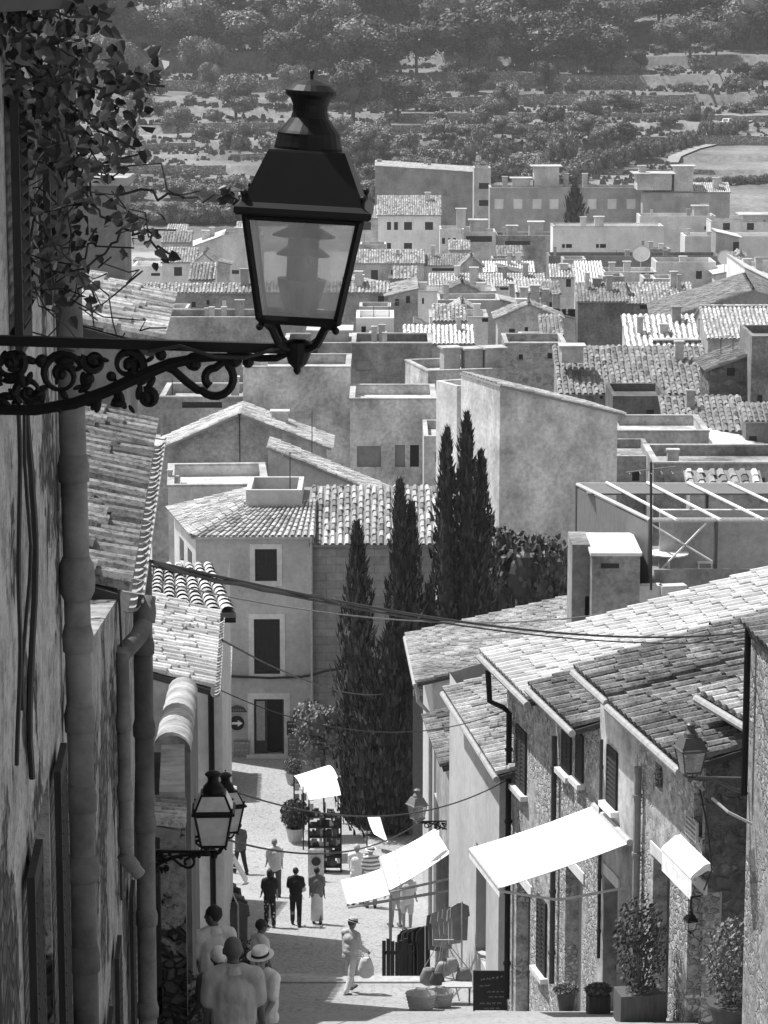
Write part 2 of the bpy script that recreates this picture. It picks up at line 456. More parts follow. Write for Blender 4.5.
hm = MB(); hx = [-420 + i * 8 for i in range(106)]
hy = [430 + i * 6 for i in range(11)] + [497 + i * 1.5 for i in range(150)] + [723 + i * 12 for i in range(36)]
for Y in hy:
    for x in hx: hm.v.append((x, Y, hz(x, Y)))
n = len(hx)
for j in range(len(hy) - 1):
    for i in range(n - 1): hm.f.append((j * n + i, j * n + i + 1, (j + 1) * n + i + 1, (j + 1) * n + i))
tag(hm.build('hillside', ground_mat('dry_grass', .09, .28, .045), smooth=True), kind='structure')
def hill_at(x, y):
    d = ray(x, y); Y = 470.0
    while Y < 1000:
        p = P(x, y, Y)
        if p.z < hz(p.x, Y): return Vector((p.x, Y, hz(p.x, Y)))
        Y += .6
    return P(x, y, 800)
# dry stone terrace walls
DRY = rubble('dry_stone', .2, .5, .12, 2.2, .0, .2)
wl = [(0, -60, 20, 'low pale dry stone wall at the foot of the terraces behind the village'), (1, -78, -30, 'dry stone terrace wall on the lower left of the hill'),
      (1, 10, 62, 'dry stone terrace wall below the diagonal hedge row'), (2, -30, 8, 'short dry stone wall in the middle of the hillside bushes'),
      (3, -90, -38, 'dry stone wall under the small trees left of the lantern'), (3, 45, 90, 'dry stone wall at the upper end of the hedge row, near the car'),
      (4, -45, 40, 'long dry stone terrace wall halfway up the hill'), (5, 0, 85, 'long terrace wall right under the round tree on the hill'),
      (6, -20, 70, 'upper dry stone terrace wall just below the round tree'), (7, -90, -25, 'upper left terrace wall under the dark wood'),
      (7, 15, 60, 'topmost terrace wall at the edge of the dark wood')]
for k, x0, x1, lab in wl:
    m = MB(); xx = x0; r = random.Random(k * 31 + int(x0))
    while xx < x1:
        e = min(xx + 4, x1)
        for q in (0,):
            Ya, Yb = TER[k] + tshift(k, xx) - .5, TER[k] + tshift(k, e) - .5
            za, zb = hz(xx, Ya - 1.2) - .4, hz(e, Yb - 1.2) - .4; ta, tb = hz(xx, Ya + 1.6) + r.uniform(.1, .35), hz(e, Yb + 1.6) + r.uniform(.1, .35)
            m.prism([(xx, Ya - .5, za), (e, Yb - .5, zb), (e, Yb + .3, zb), (xx, Ya + .3, za)], [(xx, Ya - .35, ta), (e, Yb - .35, tb), (e, Yb + .3, tb), (xx, Ya + .3, ta)])
        xx = e
    tag(m.build('dry_stone_wall', DRY, loc=((x0 + x1) / 2, TER[k], hz((x0 + x1) / 2, TER[k] - 2))), lab, 'stone wall')
# ------------------------------------------------------------------ trees
def crown_mesh(seed, nl=11, per=85, leaf=.14, flatness=.85, core=True):
    r = random.Random(seed); mb = MB(); lobes = []
    for i in range(nl):
        a = r.uniform(0, 6.28); h = r.uniform(-.55, .75); q = math.sqrt(max(0, 1 - h * h)) * r.uniform(.35, .75)
        lobes.append((Vector((q * math.cos(a), q * math.sin(a), h * flatness * .75)), r.uniform(.28, .5)))
    for c, rad in lobes:
        for i in range(per):
            d = Vector((r.gauss(0, 1), r.gauss(0, 1), r.gauss(0, 1) + .25)).normalized()
            p = c + d * rad * r.uniform(.8, 1.12); nn = (d + Vector((r.gauss(0, .5), r.gauss(0, .5), r.gauss(0, .5)))).normalized()
            t = nn.orthogonal().normalized(); t = Matrix.Rotation(r.uniform(0, 6.28), 3, nn) @ t; b = nn.cross(t)
            s = leaf * r.uniform(.5, 1.15)
            k = [p + t * s, p + b * s * .7 + nn * s * .2, p - t * s, p - b * s * .7 - nn * s * .15]
            mb.add(k, [(0, 1, 2, 3)])
        if core: mb.ball(c, (rad * .74, rad * .74, rad * .72), 7, 5)
    return mb
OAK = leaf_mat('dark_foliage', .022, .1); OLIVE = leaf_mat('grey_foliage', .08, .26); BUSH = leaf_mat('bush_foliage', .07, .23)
def trunk_mesh(seed):
    r = random.Random(seed); mb = MB()
    mb.tube([(0, 0, -1.3), (.03, .02, -.8), (r.uniform(-.08, .08), 0, -.3), (0, 0, .2)], [.09, .075, .06, .03], 6)
    for i in range(4):
        a = i * 1.57 + r.uniform(-.4, .4)
        mb.tube([(0, 0, -.55 + i * .08), (.25 * math.cos(a), .25 * math.sin(a), -.25), (.5 * math.cos(a), .5 * math.sin(a), .15)], [.045, .032, .015], 5)
    return mb
PROTO = {}
def tree_proto(kind, seed):
    k = (kind, seed)
    if k in PROTO: return PROTO[k]
    if kind == 'oak': c = crown_mesh(seed, 15, 230, .065); mat = OAK
    elif kind == 'olive': c = crown_mesh(seed, 14, 240, .06, .8); mat = OLIVE
    else: c = crown_mesh(seed, 9, 150, .09, .6); mat = BUSH
    cm = c.mesh('crown'); cm.materials.append(mat); tm = trunk_mesh(seed).mesh('trunk'); tm.materials.append(BARK)
    PROTO[k] = (cm, tm); return PROTO[k]
def put_tree(kind, seed, base, w, h, name, label, cat, group=None, rz=0, lift=None):
    """base: ground point; w crown radius, h total height"""
    cm, tm = tree_proto(kind, seed)
    if kind == 'bush': sz = h / 1.35; zc = sz * .55
    else: sz = h / 2.1; zc = sz * 1.25
    o = thing(name, label, cat, base, group); o.rotation_euler.z = rz
    c = bpy.data.objects.new('crown', cm); COL.objects.link(c); c.parent = o; c.location = (0, 0, zc); c.scale = (w, w, sz * .95)
    if kind != 'bush':
        t = bpy.data.objects.new('trunk', tm); COL.objects.link(t); t.parent = o; t.location = (0, 0, zc); t.scale = (sz * .8, sz * .8, sz)
    return o
hr = random.Random(99)
def px_tree(kind, seed, x, ybase, wpx, hpx, name, label, cat, group=None):
    b = hill_at(x, ybase); q = F / (b.y * 1.0)
    return put_tree(kind, seed, b, wpx / 2 / q, hpx / q, name, label, cat, group, hr.uniform(0, 6))
sp = [('olive', 1, 197, 80, 40, 46, 'round_tree', 'small round tree with a bare trunk, highest of the orchard trees left of the lantern'),
      ('olive', 2, 236, 119, 46, 46, 'round_tree', 'spreading orchard tree with a visible trunk just left of the lantern roof'),
      ('olive', 3, 178, 138, 34, 32, 'round_tree', 'little orchard tree low on the terraces at the left'),
      ('olive', 4, 495, 76, 46, 50, 'round_tree', 'single ball-shaped tree standing free on the upper terrace right of the lantern'),
      ('oak', 5, 353, 128, 58, 66, 'oak_tree', 'tall dark oak beside the neck of the lantern'),
      ('oak', 6, 398, 122, 52, 48, 'oak_tree', 'broad dark oak on the slope right of the lantern neck'),
      ('olive', 5, 372, 168, 44, 40, 'round_tree', 'bushy tree behind the roof of the lantern'),
      ('olive', 6, 622, 50, 48, 56, 'round_tree', 'large pale tree in front of the dark wood at the upper right'),
      ('olive', 1, 690, 64, 46, 42, 'round_tree', 'pale bushy tree above the terrace path on the right'),
      ('olive', 3, 716, 66, 36, 34, 'round_tree', 'small round tree next to the terrace path on the right'),
      ('olive', 2, 752, 40, 44, 46, 'round_tree', 'pale tree in the upper right corner of the hill'),
      ('olive', 4, 668, 52, 30, 36, 'round_tree', 'narrow pale tree by the edge of the wood on the right')]
for a in sp: px_tree(*a[:7], a[7], 'tree')
for i in range(150):                                    # the wood along the top
    x = hr.uniform(60, 800); y = hr.choice([84, 72, 60, 48, 34, 20, 8, -4]) + hr.uniform(-6, 6)
    if 150 < x < 260 and y > 62: continue
    if x > 600 and y > 54: continue
    px_tree(hr.choice(['oak', 'oak', 'oak', 'olive']), hr.randint(1, 6), x, y, hr.uniform(42, 78), hr.uniform(42, 72), 'oak_tree', 'dark bushy oak in the dense wood along the top of the hill', 'tree', 'oaks of the wood on the hilltop')
for i in range(100):                                     # bushes in rows on the terraces
    k = i % 9; x = hr.uniform(130, 770); Y = TER[k] + hr.uniform(3, 15); X = (x - 384) / F * Y
    if x > 640 and k < 4: continue
    z = hz(X, Y); q = F / Y
    if k >= 7 and hr.random() < .5: continue
    put_tree('bush', hr.randint(1, 5), Vector((X, Y, z)), hr.uniform(7, 17) / q, hr.uniform(9, 20) / q, 'bush', 'rounded bush growing on the hillside terraces', 'bush', 'bushes on the hillside terraces', hr.uniform(0, 6))
for i in range(58):
    x = hr.uniform(300, 600); y = hr.uniform(128, 190); b = hill_at(x, y); q = F / b.y
    put_tree(hr.choice(['bush', 'bush', 'olive']), hr.randint(1, 5), b, hr.uniform(11, 20) / q, hr.uniform(18, 32) / q, 'bush', 'leafy tall bush in the thicket above the far roofs', 'bush', 'bushes of the thicket above the village', hr.uniform(0, 6))
for i in range(28):                                      # the diagonal hedge row up to the car
    t = i / 27; b = hill_at(lerp(562, 742, t), lerp(184, 132, t)); q = F / b.y
    put_tree('bush', 1 + i % 5, b, lerp(11, 7, t) / q, lerp(26, 15, t) / q, 'hedge_shrub', 'dark clipped shrub in the diagonal hedge row climbing to the parked car', 'shrub', 'shrubs of the diagonal hedge row', i)
for i in range(22):
    t = i / 21; b = hill_at(lerp(678, 790, t), lerp(188, 182, t)); q = F / b.y
    put_tree('bush', 1 + i % 5, b, 6 / q, 10 / q, 'hedge_shrub', 'low shrub in the level hedge below the dry field on the right', 'shrub', 'shrubs of the hedge below the dry field', i)
# grass tufts and scrub cover that nobody could count
sc = MB()
for i in range(10000):
    X = hr.uniform(-110, 130); Y = hr.uniform(500, 720); z = hz(X, Y); s = hr.uniform(.25, .9)
    if mnoise.noise(Vector((X * .05, Y * .05, 0))) < -.18: continue
    if X > 55 and Y < 580: continue
    a = hr.uniform(0, 3.14); t = Vector((math.cos(a), math.sin(a), 0)) * s
    for (t2) in (t, Vector((-t.y, t.x, 0))):
        sc.add([(X - t2.x, Y - t2.y, z - .1), (X + t2.x, Y + t2.y, z - .1), (X + t2.x * .6, Y + t2.y * .6, z + s * 1.1), (X - t2.x * .5, Y - t2.y * .5, z + s * .9)], [(0, 1, 2, 3)])
tag(sc.build('scrub', leaf_mat('scrub_foliage', .07, .2)), 'low dry scrub and grass covering the terraces', 'scrub', None, 'stuff')
# the parked car on the hill track
def car(loc, rz):
    o = thing('parked_car', 'small pale car parked on the track at the top of the hedge row', 'car', loc)
    q = Matrix.Translation(loc) @ Matrix.Rotation(rz, 4, 'Z')
    def T(mb): mb.v = [tuple(q @ Vector(v)) for v in mb.v]; return mb
    b = MB(); pr = [(-2, .35), (-2, .85), (-1.1, .95), (1.9, .92), (2, .6), (2, .35)]
    b.prism([(x, -.82, z) for x, z in pr], [(x, .82, z) for x, z in pr]); T(b).build('body', flat('pale_car_paint', .55, .3, .5), o)
    b = MB(); pr = [(-1.2, .94), (-.6, 1.45), (.9, 1.48), (1.7, .92)]
    b.prism([(x, -.7, z) for x, z in pr], [(x, .7, z) for x, z in pr]); cb = T(b).build('cabin', flat('pale_car_paint', .55), o)
    b = MB(); b.prism([(-1.12, -.6, 1.0), (-.66, -.56, 1.4), (-.66, .56, 1.4), (-1.12, .6, 1.0)], [(-1.16, -.6, 1.0), (-.7, -.56, 1.4), (-.7, .56, 1.4), (-1.16, .6, 1.0)])
    b.box((.2, -.705, 1.2), (1.2, .02, .3)); b.box((.2, .705, 1.2), (1.2, .02, .3)); T(b).build('windscreen', GLASSD, cb)
    for x in (-1.3, 1.3):
        for y in (-.75, .75):
            b = MB(); b.tube([(x, y - .1, .32), (x, y + .1, .32)], .32, 12); T(b).build('wheel', flat('tyre', .02), o)
cp = hill_at(727, 128); car(cp, R(62))
tr = MB(); kp = [hill_at(x, y) for x, y in ((672, 164), (694, 150), (716, 138), (735, 128), (748, 122), (775, 116))]; pts = []
for a, b in zip(kp, kp[1:]):
    for i in range(8):
        q = a.lerp(b, i / 8); pts.append(Vector((q.x, q.y, max(hz(q.x - 1, q.y), hz(q.x + 1, q.y)) + .3)))
for a, b in zip(pts, pts[1:]): tr.poly(a + Vector((-1.2, 0, 0)), a + Vector((1.2, 0, 0)), b + Vector((1.2, 0, 0)), b + Vector((-1.2, 0, 0)))
tag(tr.build('track', flat('track_dust', .3)), kind='structure')
for i in range(95):                                      # thicket under the terraces behind the lantern and the plant
    x = hr.uniform(100, 380); y = hr.uniform(196, 262); b = hill_at(x, y); q = F / b.y
    put_tree(hr.choice(['bush', 'bush', 'olive']), hr.randint(1, 5), b, hr.uniform(10, 20) / q, hr.uniform(14, 26) / q, 'bush', 'leafy bush in the lower thicket left of and behind the lantern', 'bush', 'bushes of the thicket behind the lantern', hr.uniform(0, 6))

for i in range(46):                                      # more orchard trees of differing size on the terraces
    x = hr.uniform(140, 765); k = hr.randint(2, 8); Y = TER[k] + hr.uniform(3, 15); X = (x - 384) / F * Y
    if 620 < x and k < 5: continue
    q = F / Y; put_tree(hr.choice(['olive', 'olive', 'oak']), hr.randint(1, 6), Vector((X, Y, hz(X, Y))), hr.uniform(10, 18) / q, hr.uniform(20, 36) / q, 'orchard_tree', 'middling orchard tree dotted over the terraces of the hillside', 'tree', 'orchard trees dotted over the terraces', hr.uniform(0, 6))
# ------------------------------------------------------------------ houses of the village
YR = {(643, 192): 183, (378, 215): 196, (352, 218): 206, (352, 263): 250, (424, 265): 254, (484, 272): 262, (430, 286): 274, (551, 277): 265, (578, 284): 262, (578, 301): 283, (626, 303): 283, (162, 262): 248,
      (136, 292): 284, (258, 292): 282, (405, 343): 326, (628, 347): 316, (560, 393): 347, (667, 430): 397, (746, 420): 404, (690, 488): 472, (313, 541): 488}
HOUSES = []; hrn = random.Random(77)
TL = {'a': tile_mat('clay_tiles_mid', .12, .38, .6), 'b': tile_mat('clay_tiles_pale', .34, .68, .4), 'c': tile_mat('clay_tiles_dark', .09, .30, .6),
      'w': tile_mat('limed_tiles', .66, .85, .15), 'm': tile_mat('mixed_tiles', .14, .58, .5)}
SLABM = flat('roof_mortar', .22)
COPE = plaster(.68, .3); CAP = plaster(.44, .6)
def house(name, label, x0, x1, ytop, Y, dep, roof='flat', rise=1.5, wins=(), mat=None, yaw=0, tile='a', pitch=.3, over=.3, chim=(), cope=None, cat='house', zbot=None, caps=False, ucut=None):
    ya = R(yaw); u = Vector((math.cos(ya), math.sin(ya), 0)); w = Vector((-math.sin(ya), math.cos(ya), 0))
    p = P(x0, ytop, Y); p1 = P(x1, ytop, Y); zt = p.z
    if (x0, ytop) in YR and roof == 'back':              # depth that brings the ridge to where the photo shows it
        dep = 1.0; sl_ = math.tan(R(19))
        while dep < 14 and zt + dep * sl_ < P((x0 + x1) / 2, YR[(x0, ytop)], Y + dep).z: dep += .05
        rise = dep * sl_
    if roof == 'flat': dep = min(dep, 5.5)
    auto = not wins and Y > 120 and roof not in ('left', 'right') and not any(k in label for k in ('blank', 'windowless', 'dark', 'smooth'))
    if auto:
        wins = []; xx = x0 + hrn.uniform(4, 16)
        while xx < min(x1, 775) - 10:
            ww = hrn.uniform(3.5, 6.5) * 200 / max(Y, 150); y0 = ytop + (8 + hrn.uniform(0, 3)) * (1.5 if Y < 160 else 1)
            if hrn.random() < .88: wins.append((xx, y0, xx + ww, y0 + ww * hrn.uniform(1.1, 1.6), hrn.choice(['dark', 'dark', 'pale'])))
            xx += ww + hrn.uniform(8, 26)
    L = (p1.x - p.x) / (u.x - u.y * p1.x / Y)
    O = Vector((p.x, Y, 0)); q = O + u * L
    zb = zbot if zbot is not None else min(G(Y), G(Y + dep)) - .5
    if zt - zb < 2: zb = zt - 2.5
    mat = mat or plaster(.42, .5)
    root = thing(name, label, cat, Vector((O.x, O.y, zb)))
    W = Wall(O, q)
    holes = [W.rect(*h[:4]) for h in wins]
    fl = lambda uu: zt
    if roof == 'right': fl = lambda uu: zt - rise * uu / L
    if roof == 'left': fl = lambda uu: zt + rise * (uu / L - 1)
    mb = MB(); W.sheet(mb, 0, L, zb, fl, holes)
    def pt(a, b, z): return O + u * a + w * b + Vector((0, 0, z))
    if roof in ('flat', 'right', 'left'):
        tb = [fl(0), fl(L), fl(L), fl(0)]
    elif roof == 'back': tb = [zt, zt, zt + rise, zt + rise]
    else: tb = [zt] * 4
    c = [(0, 0), (L, 0), (L, dep), (0, dep)]
    for i in (1, 2, 3):
        j = (i + 1) % 4
        if i in (1, 3) and roof == 'gable':
            m = ((c[i][0] + c[j][0]) / 2, dep / 2)
            mb.poly(pt(*c[i], zb), pt(*c[j], zb), pt(*c[j], tb[j]), pt(*m, zt + rise), pt(*c[i], tb[i]))
        else: mb.poly(pt(*c[i], zb), pt(*c[j], zb), pt(*c[j], tb[j]), pt(*c[i], tb[i]))
    if roof == 'gfront':
        mb.poly(pt(0, 0, zt), pt(L, 0, zt), pt(L / 2, 0, zt + rise)); mb.poly(pt(0, dep, zt), pt(L, dep, zt), pt(L / 2, dep, zt + rise))
    if roof == 'flat':                                    # parapet with inner faces and a terrace floor below its top
        t = .22; hgt = .45
        ci = [(t, t), (L - t, t), (L - t, dep - t), (t, dep - t)]
        for i in range(4):
            j = (i + 1) % 4
            mb.poly(pt(*c[i], zt), pt(*c[j], zt), pt(*ci[j], zt), pt(*ci[i], zt))
            mb.poly(pt(*ci[i], zt), pt(*ci[j], zt), pt(*ci[j], zt - hgt), pt(*ci[i], zt - hgt))
        mb.poly(*[pt(*k, zt - hgt) for k in ci])
    wall = mb.build('wall', mat, root)
    if roof != 'flat':
        tm = MB(); sl = MB(); o = over; sd = hash(label) % 1000 if False else sum(map(ord, label)) % 1000
        if roof == 'back':
            k = rise / dep
            tiles(tm, pt(-.15, -o, zt - o * k + .06), pt(L + .15, -o, zt - o * k + .06), pt(L + .15, dep, zt + rise + .06), pt(-.15, dep, zt + rise + .06), pitch, .5, pitch * .32, 3, 1.7, seed=sd, base=sl)
            if caps: ridge_caps(tm, pt(-.1, dep, zt + rise + .05), pt(L + .1, dep, zt + rise + .05), .14)
        elif roof == 'gable':
            k = rise / (dep / 2)
            tiles(tm, pt(-.15, -o, zt - o * k + .06), pt(L + .15, -o, zt - o * k + .06), pt(L + .15, dep / 2, zt + rise + .06), pt(-.15, dep / 2, zt + rise + .06), pitch, .5, pitch * .32, 3, 1.7, seed=sd, base=sl)
            sl.prism([pt(L + .15, dep + o, zt - o * k - .03), pt(-.15, dep + o, zt - o * k - .03), pt(-.15, dep / 2, zt + rise - .03), pt(L + .15, dep / 2, zt + rise - .03)], [pt(L + .15, dep + o, zt - o * k + .06), pt(-.15, dep + o, zt - o * k + .06), pt(-.15, dep / 2, zt + rise + .06), pt(L + .15, dep / 2, zt + rise + .06)])
            ridge_caps(tm, pt(-.1, dep / 2, zt + rise + .08), pt(L + .1, dep / 2, zt + rise + .08), .15)
        elif roof == 'gfront':
            k = rise / (L / 2)
            tiles(tm, pt(-o, dep, zt - o * k + .06), pt(-o, -.15, zt - o * k + .06), pt(L / 2, -.15, zt + rise + .06), pt(L / 2, dep, zt + rise + .06), pitch, .5, pitch * .32, 3, 1.7, seed=sd, base=sl)
            tiles(tm, pt(L + o, -.15, zt - o * k + .06), pt(L + o, dep, zt - o * k + .06), pt(L / 2, dep, zt + rise + .06), pt(L / 2, -.15, zt + rise + .06), pitch, .5, pitch * .32, 3, 1.7, seed=sd + 1, base=sl)
            ridge_caps(tm, pt(L / 2, -.15, zt + rise + .08), pt(L / 2, dep, zt + rise + .08), .15)
        elif roof == 'right':
            k = rise / L
            tiles(tm, pt(L + o, -.15, zt - rise - o * k + .06), pt(L + o, dep, zt - rise - o * k + .06), pt(-.05, dep, zt + .06), pt(-.05, -.15, zt + .06), pitch, .5, pitch * .32, 3, 1.7, seed=sd, base=sl)
        elif roof == 'left':
            k = rise / L
            tiles(tm, pt(-o, dep, zt - rise - o * k + .06), pt(-o, -.15, zt - rise - o * k + .06), pt(L + .05, -.15, zt + .06), pt(L + .05, dep, zt + .06), pitch, .5, pitch * .32, 3, 1.7, seed=sd, base=sl)
        rf = sl.build('roof', SLABM, root); tm.build('roof_tiles', TL[tile], rf)
    elif cope:
        m = MB()
        for (a, b, la, lb) in ((-.04, -.04, L + .08, .3), (-.04, dep - .26, L + .08, .3)):
            m.obox(pt(a, b, zt + .003), u * la, w * lb, Vector((0, 0, .09)))
        for a in (-.04, L - .26): m.obox(pt(a, .26, zt + .003), u * .3, w * (dep - .52), Vector((0, 0, .085)))
        m.build('coping', CAP if cope.name != 'plaster_75_1' else cope, root)
    for h, wn in zip(holes, wins):
        kind = wn[4] if len(wn) > 4 else 'shut'
        W.window(root, h, kind if Y < 220 or kind != 'shut' else 'dark', frame=(COPE if len(wn) > 5 else None), fw=.14 if Y > 200 else .18, name='shutter' if kind == 'shut' else ('pale_shutter' if kind == 'pale' else None), mat={'pale': None}.get(kind) if kind != 'pale' else PALEWOOD, depth=.15) if kind != 'pale' else W.window(root, h, 'dark', name='shutter', mat=plaster(.6, .2) if Y > 200 else plaster(.24, .3, 'sh'), depth=.06 if Y > 200 else .12)
    for (cx, cyt, cw, ch) in chim:
        s = F / Y; pc = P(cx, cyt, Y + min(dep * .4, 3)); hh = ch / s; ww = cw / s
        m = MB(); m.box((pc.x, pc.y, pc.z - hh / 2), (ww, ww, hh), ya); m.box((pc.x, pc.y, pc.z + .05), (ww * 1.25, ww * 1.25, .1), ya)
        ch_ = m.build('chimney', plaster(.5, .5), root)
    if Y > 125 and 'block' not in label:                 # small vents and stubs that belong to the roof
        for k in range(hrn.randint(1, 3) if L > 4 and Y > 165 else hrn.randint(0, 1) if L > 4 else 0):
            a_ = hrn.uniform(.6, L - .6); b_ = dep * hrn.uniform(.55, .85); wv = hrn.uniform(.3, .8); hv = hrn.uniform(.5, 1.4)
            zr = zt - .45 if roof == 'flat' else (zt + rise * b_ / dep if roof == 'back' else zt - rise * .5 if roof in ('left', 'right') else zt)
            q_ = pt(a_, b_, zr); m = MB(); m.box((q_.x, q_.y, zr + hv / 2 - .1), (wv, wv * .8, hv + .2), ya); m.box((q_.x, q_.y, zr + hv + .05), (wv * 1.2, wv, .1), ya); m.build('chimney', plaster(hrn.choice([.35, .5, .62]), .5), root)
    HOUSES.append((x0, x1, ytop, Y, dep))
    return dict(root=root, W=W, pt=pt, L=L, zt=zt, zb=zb, wall=wall, O=O, u=u, w=w)
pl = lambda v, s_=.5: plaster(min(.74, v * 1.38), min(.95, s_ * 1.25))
T = house
# far row under the hill
T('apartment_building', 'long far grey apartment house with a row of pale windows and roof blocks', 490, 643, 188, 402, 9, 'flat', 0,
  [(x - 4.5, 199, x + 4.5, 209, 'pale') for x in (499, 518, 537, 554, 592, 612, 631)], pl(.24, .3), cope=pl(.55, .3), chim=[(505, 177, 5, 14), (566, 174, 5, 16), (585, 174, 5, 16), (546, 166, 25, 24), (521, 178, 18, 12)])
T('house', 'far grey building with a square tower above its pale roof, beside the apartments', 643, 730, 192, 398, 9, 'back', 1.2, [(690 + 10, 203, 709, 212, 'pale')], pl(.28, .3), tile='b', chim=[(683, 166, 19, 30), (653, 173, 34, 16), (642, 166, 7, 12), (716, 178, 6, 12)])
T('house', 'large dark grey far building left of the long apartment house, behind the white house', 375, 476, 166, 432, 14, 'right', 1.0, [], pl(.2, .4), tile='b')
T('house', 'narrow far building with two stacked balconies beside the long apartment house', 474, 491, 168, 418, 8, 'flat', 0, [(479, 183, 489, 189, 'dark'), (479, 200, 489, 206, 'dark')], pl(.34, .4))
T('house', 'far white two storey house under a pale tiled roof, right of the lantern', 378, 441, 215, 376, 10, 'back', 2.6,
  [(387, 222, 391, 230, 'dark'), (394, 222, 398, 230, 'dark'), (404, 222, 412, 230, 'dark'), (425, 222, 433, 230, 'dark'), (387, 243, 391, 249, 'dark'), (404, 243, 412, 249, 'dark')], pl(.6, .2), tile='m')
T('house', 'far grey wing with a wide dark loggia directly right of the lantern roof', 352, 379, 218, 381, 8, 'back', 2.0, [(357, 222, 371, 230, 'dark')], pl(.4, .4), tile='m')
T('house', 'small far turret house with three tiny windows beside the white house', 440, 464, 229, 366, 6, 'flat', 0, [(442, 238, 445, 244, 'dark'), (448, 238, 450, 244, 'dark'), (453, 238, 456, 244, 'dark')], pl(.46, .5), chim=[(461, 209, 9, 24)])
T('house', 'far house with a columned balcony left of the row of terraces', 463, 496, 232, 368, 8, 'flat', 0, [(466, 236, 492, 242, 'dark')], pl(.4, .5), chim=[(478, 220, 16, 14)])
T('house', 'cluttered low grey far house with a terrace, in front of the long apartment house', 496, 556, 236, 370, 10, 'flat', 0, [(505, 241, 530, 245, 'dark')], pl(.33, .7), cope=pl(.5, .5), chim=[(536, 222, 14, 14), (512, 226, 10, 10)])
T('warehouse', 'long low white far building with two groups of small vents', 553, 664, 227, 358, 10, 'flat', 0, [(x, 244, x + 3, 248, 'dark') for x in (562, 566, 569, 596, 600, 603)], pl(.5, .2), cope=pl(.55, .2), chim=[(599, 217, 9, 12)])
T('house', 'far pale house with an outside staircase below the square tower', 640, 716, 216, 388, 8, 'flat', 0, [], pl(.42, .3), chim=[(700, 206, 14, 10)])
T('house', 'far pale house with two square windows at the right edge', 711, 790, 222, 378, 9, 'flat', 0, [(723, 223, 730, 230, 'dark'), (747, 223, 754, 230, 'dark')], pl(.44, .3), cope=pl(.7, .2), chim=[(756, 214, 30, 5)])
T('house', 'plain pale far house with a blank wall at the right edge', 685, 790, 236, 356, 8, 'flat', 0, [], pl(.46, .2))
T('shed', 'tiny lean-to with a pale slanting roof and a door, on the right among far roofs', 716, 739, 232, 350, 5, 'right', .7, [(733, 242, 739, 252, 'dark')], pl(.25, .3), tile='w')
T('house', 'low dark far wall of a long house behind the round dishes', 549, 720, 256, 340, 8, 'flat', 0, [], pl(.15, .5))
T('house', 'far grey house with three dark doorways behind the lantern glass', 352, 424, 263, 332, 8, 'back', 2.2, [(371, 270, 378, 281, 'dark'), (391, 270, 398, 281, 'dark'), (407, 270, 414, 281, 'dark')], pl(.34, .5), tile='m')
T('house', 'far low house with a long shaded opening, right of the three doorways', 424, 474, 265, 333, 8, 'back', 1.8, [(432, 268, 470, 271, 'dark')], pl(.42, .4), tile='a')
T('house', 'far house under a corrugated white roof', 484, 534, 272, 318, 7, 'back', 1.3, [], pl(.45, .4), tile='w')
T('house', 'long low far house under a pale lichened roof', 430, 545, 286, 296, 8, 'back', 2.0, [(440, 287, 452, 290, 'dark'), (500, 287, 512, 290, 'dark')], pl(.45, .4), tile='b', chim=[(474, 268, 8, 14)])
T('house', 'pale far house with a small window under the two dishes', 656, 716, 262, 304, 8, 'flat', 0, [(696, 271, 702, 279, 'dark')], pl(.42, .4))
T('house', 'small far gabled house with one window right of the dishes', 716, 750, 268, 300, 7, 'left', .7, [], pl(.45, .3), tile='w')
T('house', 'far grey block with small black openings left of the dishes', 604, 657, 272, 296, 7, 'flat', 0, [(641, 273, 645, 276, 'dark'), (649, 273, 654, 277, 'dark')], pl(.42, .5), chim=[(627, 262, 7, 14), (612, 263, 6, 12)])
T('house', 'far cottage with a dark window below a bright white-edged gable roof', 551, 592, 277, 288, 8, 'back', 1.8, [(566, 279, 571, 287, 'dark')], pl(.4, .4), tile='b')
T('house', 'far house with a bright white verge on its steep roof', 578, 604, 284, 280, 8, 'back', 2.3, [], pl(.4, .4), tile='w')
T('house', 'tile-roofed house with a stained dark windowless wall, middle distance right of centre', 578, 627, 301, 240, 9, 'back', 1.9, [], pl(.19, .8), tile='a')
T('house', 'wide house under a patchy lichened roof next to the stained dark wall', 626, 694, 303, 244, 9, 'back', 2.2, [(640, 305, 655, 309, 'dark')], pl(.3, .7), tile='m', chim=[(628, 293, 9, 12)])
T('barn', 'big grey barn with a shallow gable facing us at the right edge', 655, 850, 322, 226, 14, 'gfront', 2.6, [], pl(.2, .5), tile='a', yaw=-4)
T('house', 'white-roofed long house at the far right edge behind the barn', 745, 800, 268, 262, 14, 'right', 2.6, [], pl(.5, .2), tile='w')
T('house', 'white flat-roofed house with a wide blank front, right of the lantern foot', 415, 496, 292, 262, 10, 'flat', 0, [(422, 298, 424, 304, 'dark')], pl(.58, .2), cope=pl(.6, .2), chim=[(456, 291, 3, 18), (514, 284, 10, 18)])
T('house', 'grey flat-roofed extension in front of the white flat-roofed house', 438, 500, 300, 246, 8, 'flat', 0, [], pl(.33, .3))
T('house', 'house with a slanting light wall and lumpy chimneys left of the dark stained wall', 500, 578, 300, 250, 4, 'right', 1.8, [(560, 309, 562, 314, 'dark'), (566, 309, 568, 314, 'dark')], pl(.42, .5), tile='b', chim=[(535, 286, 9, 14), (524, 288, 8, 12), (545, 290, 8, 12)])
T('house', 'gabled house with a rough pale roof in the centre of the village', 498, 560, 318, 212, 4, 'gfront', 1.0, [], pl(.36, .6), tile='m')
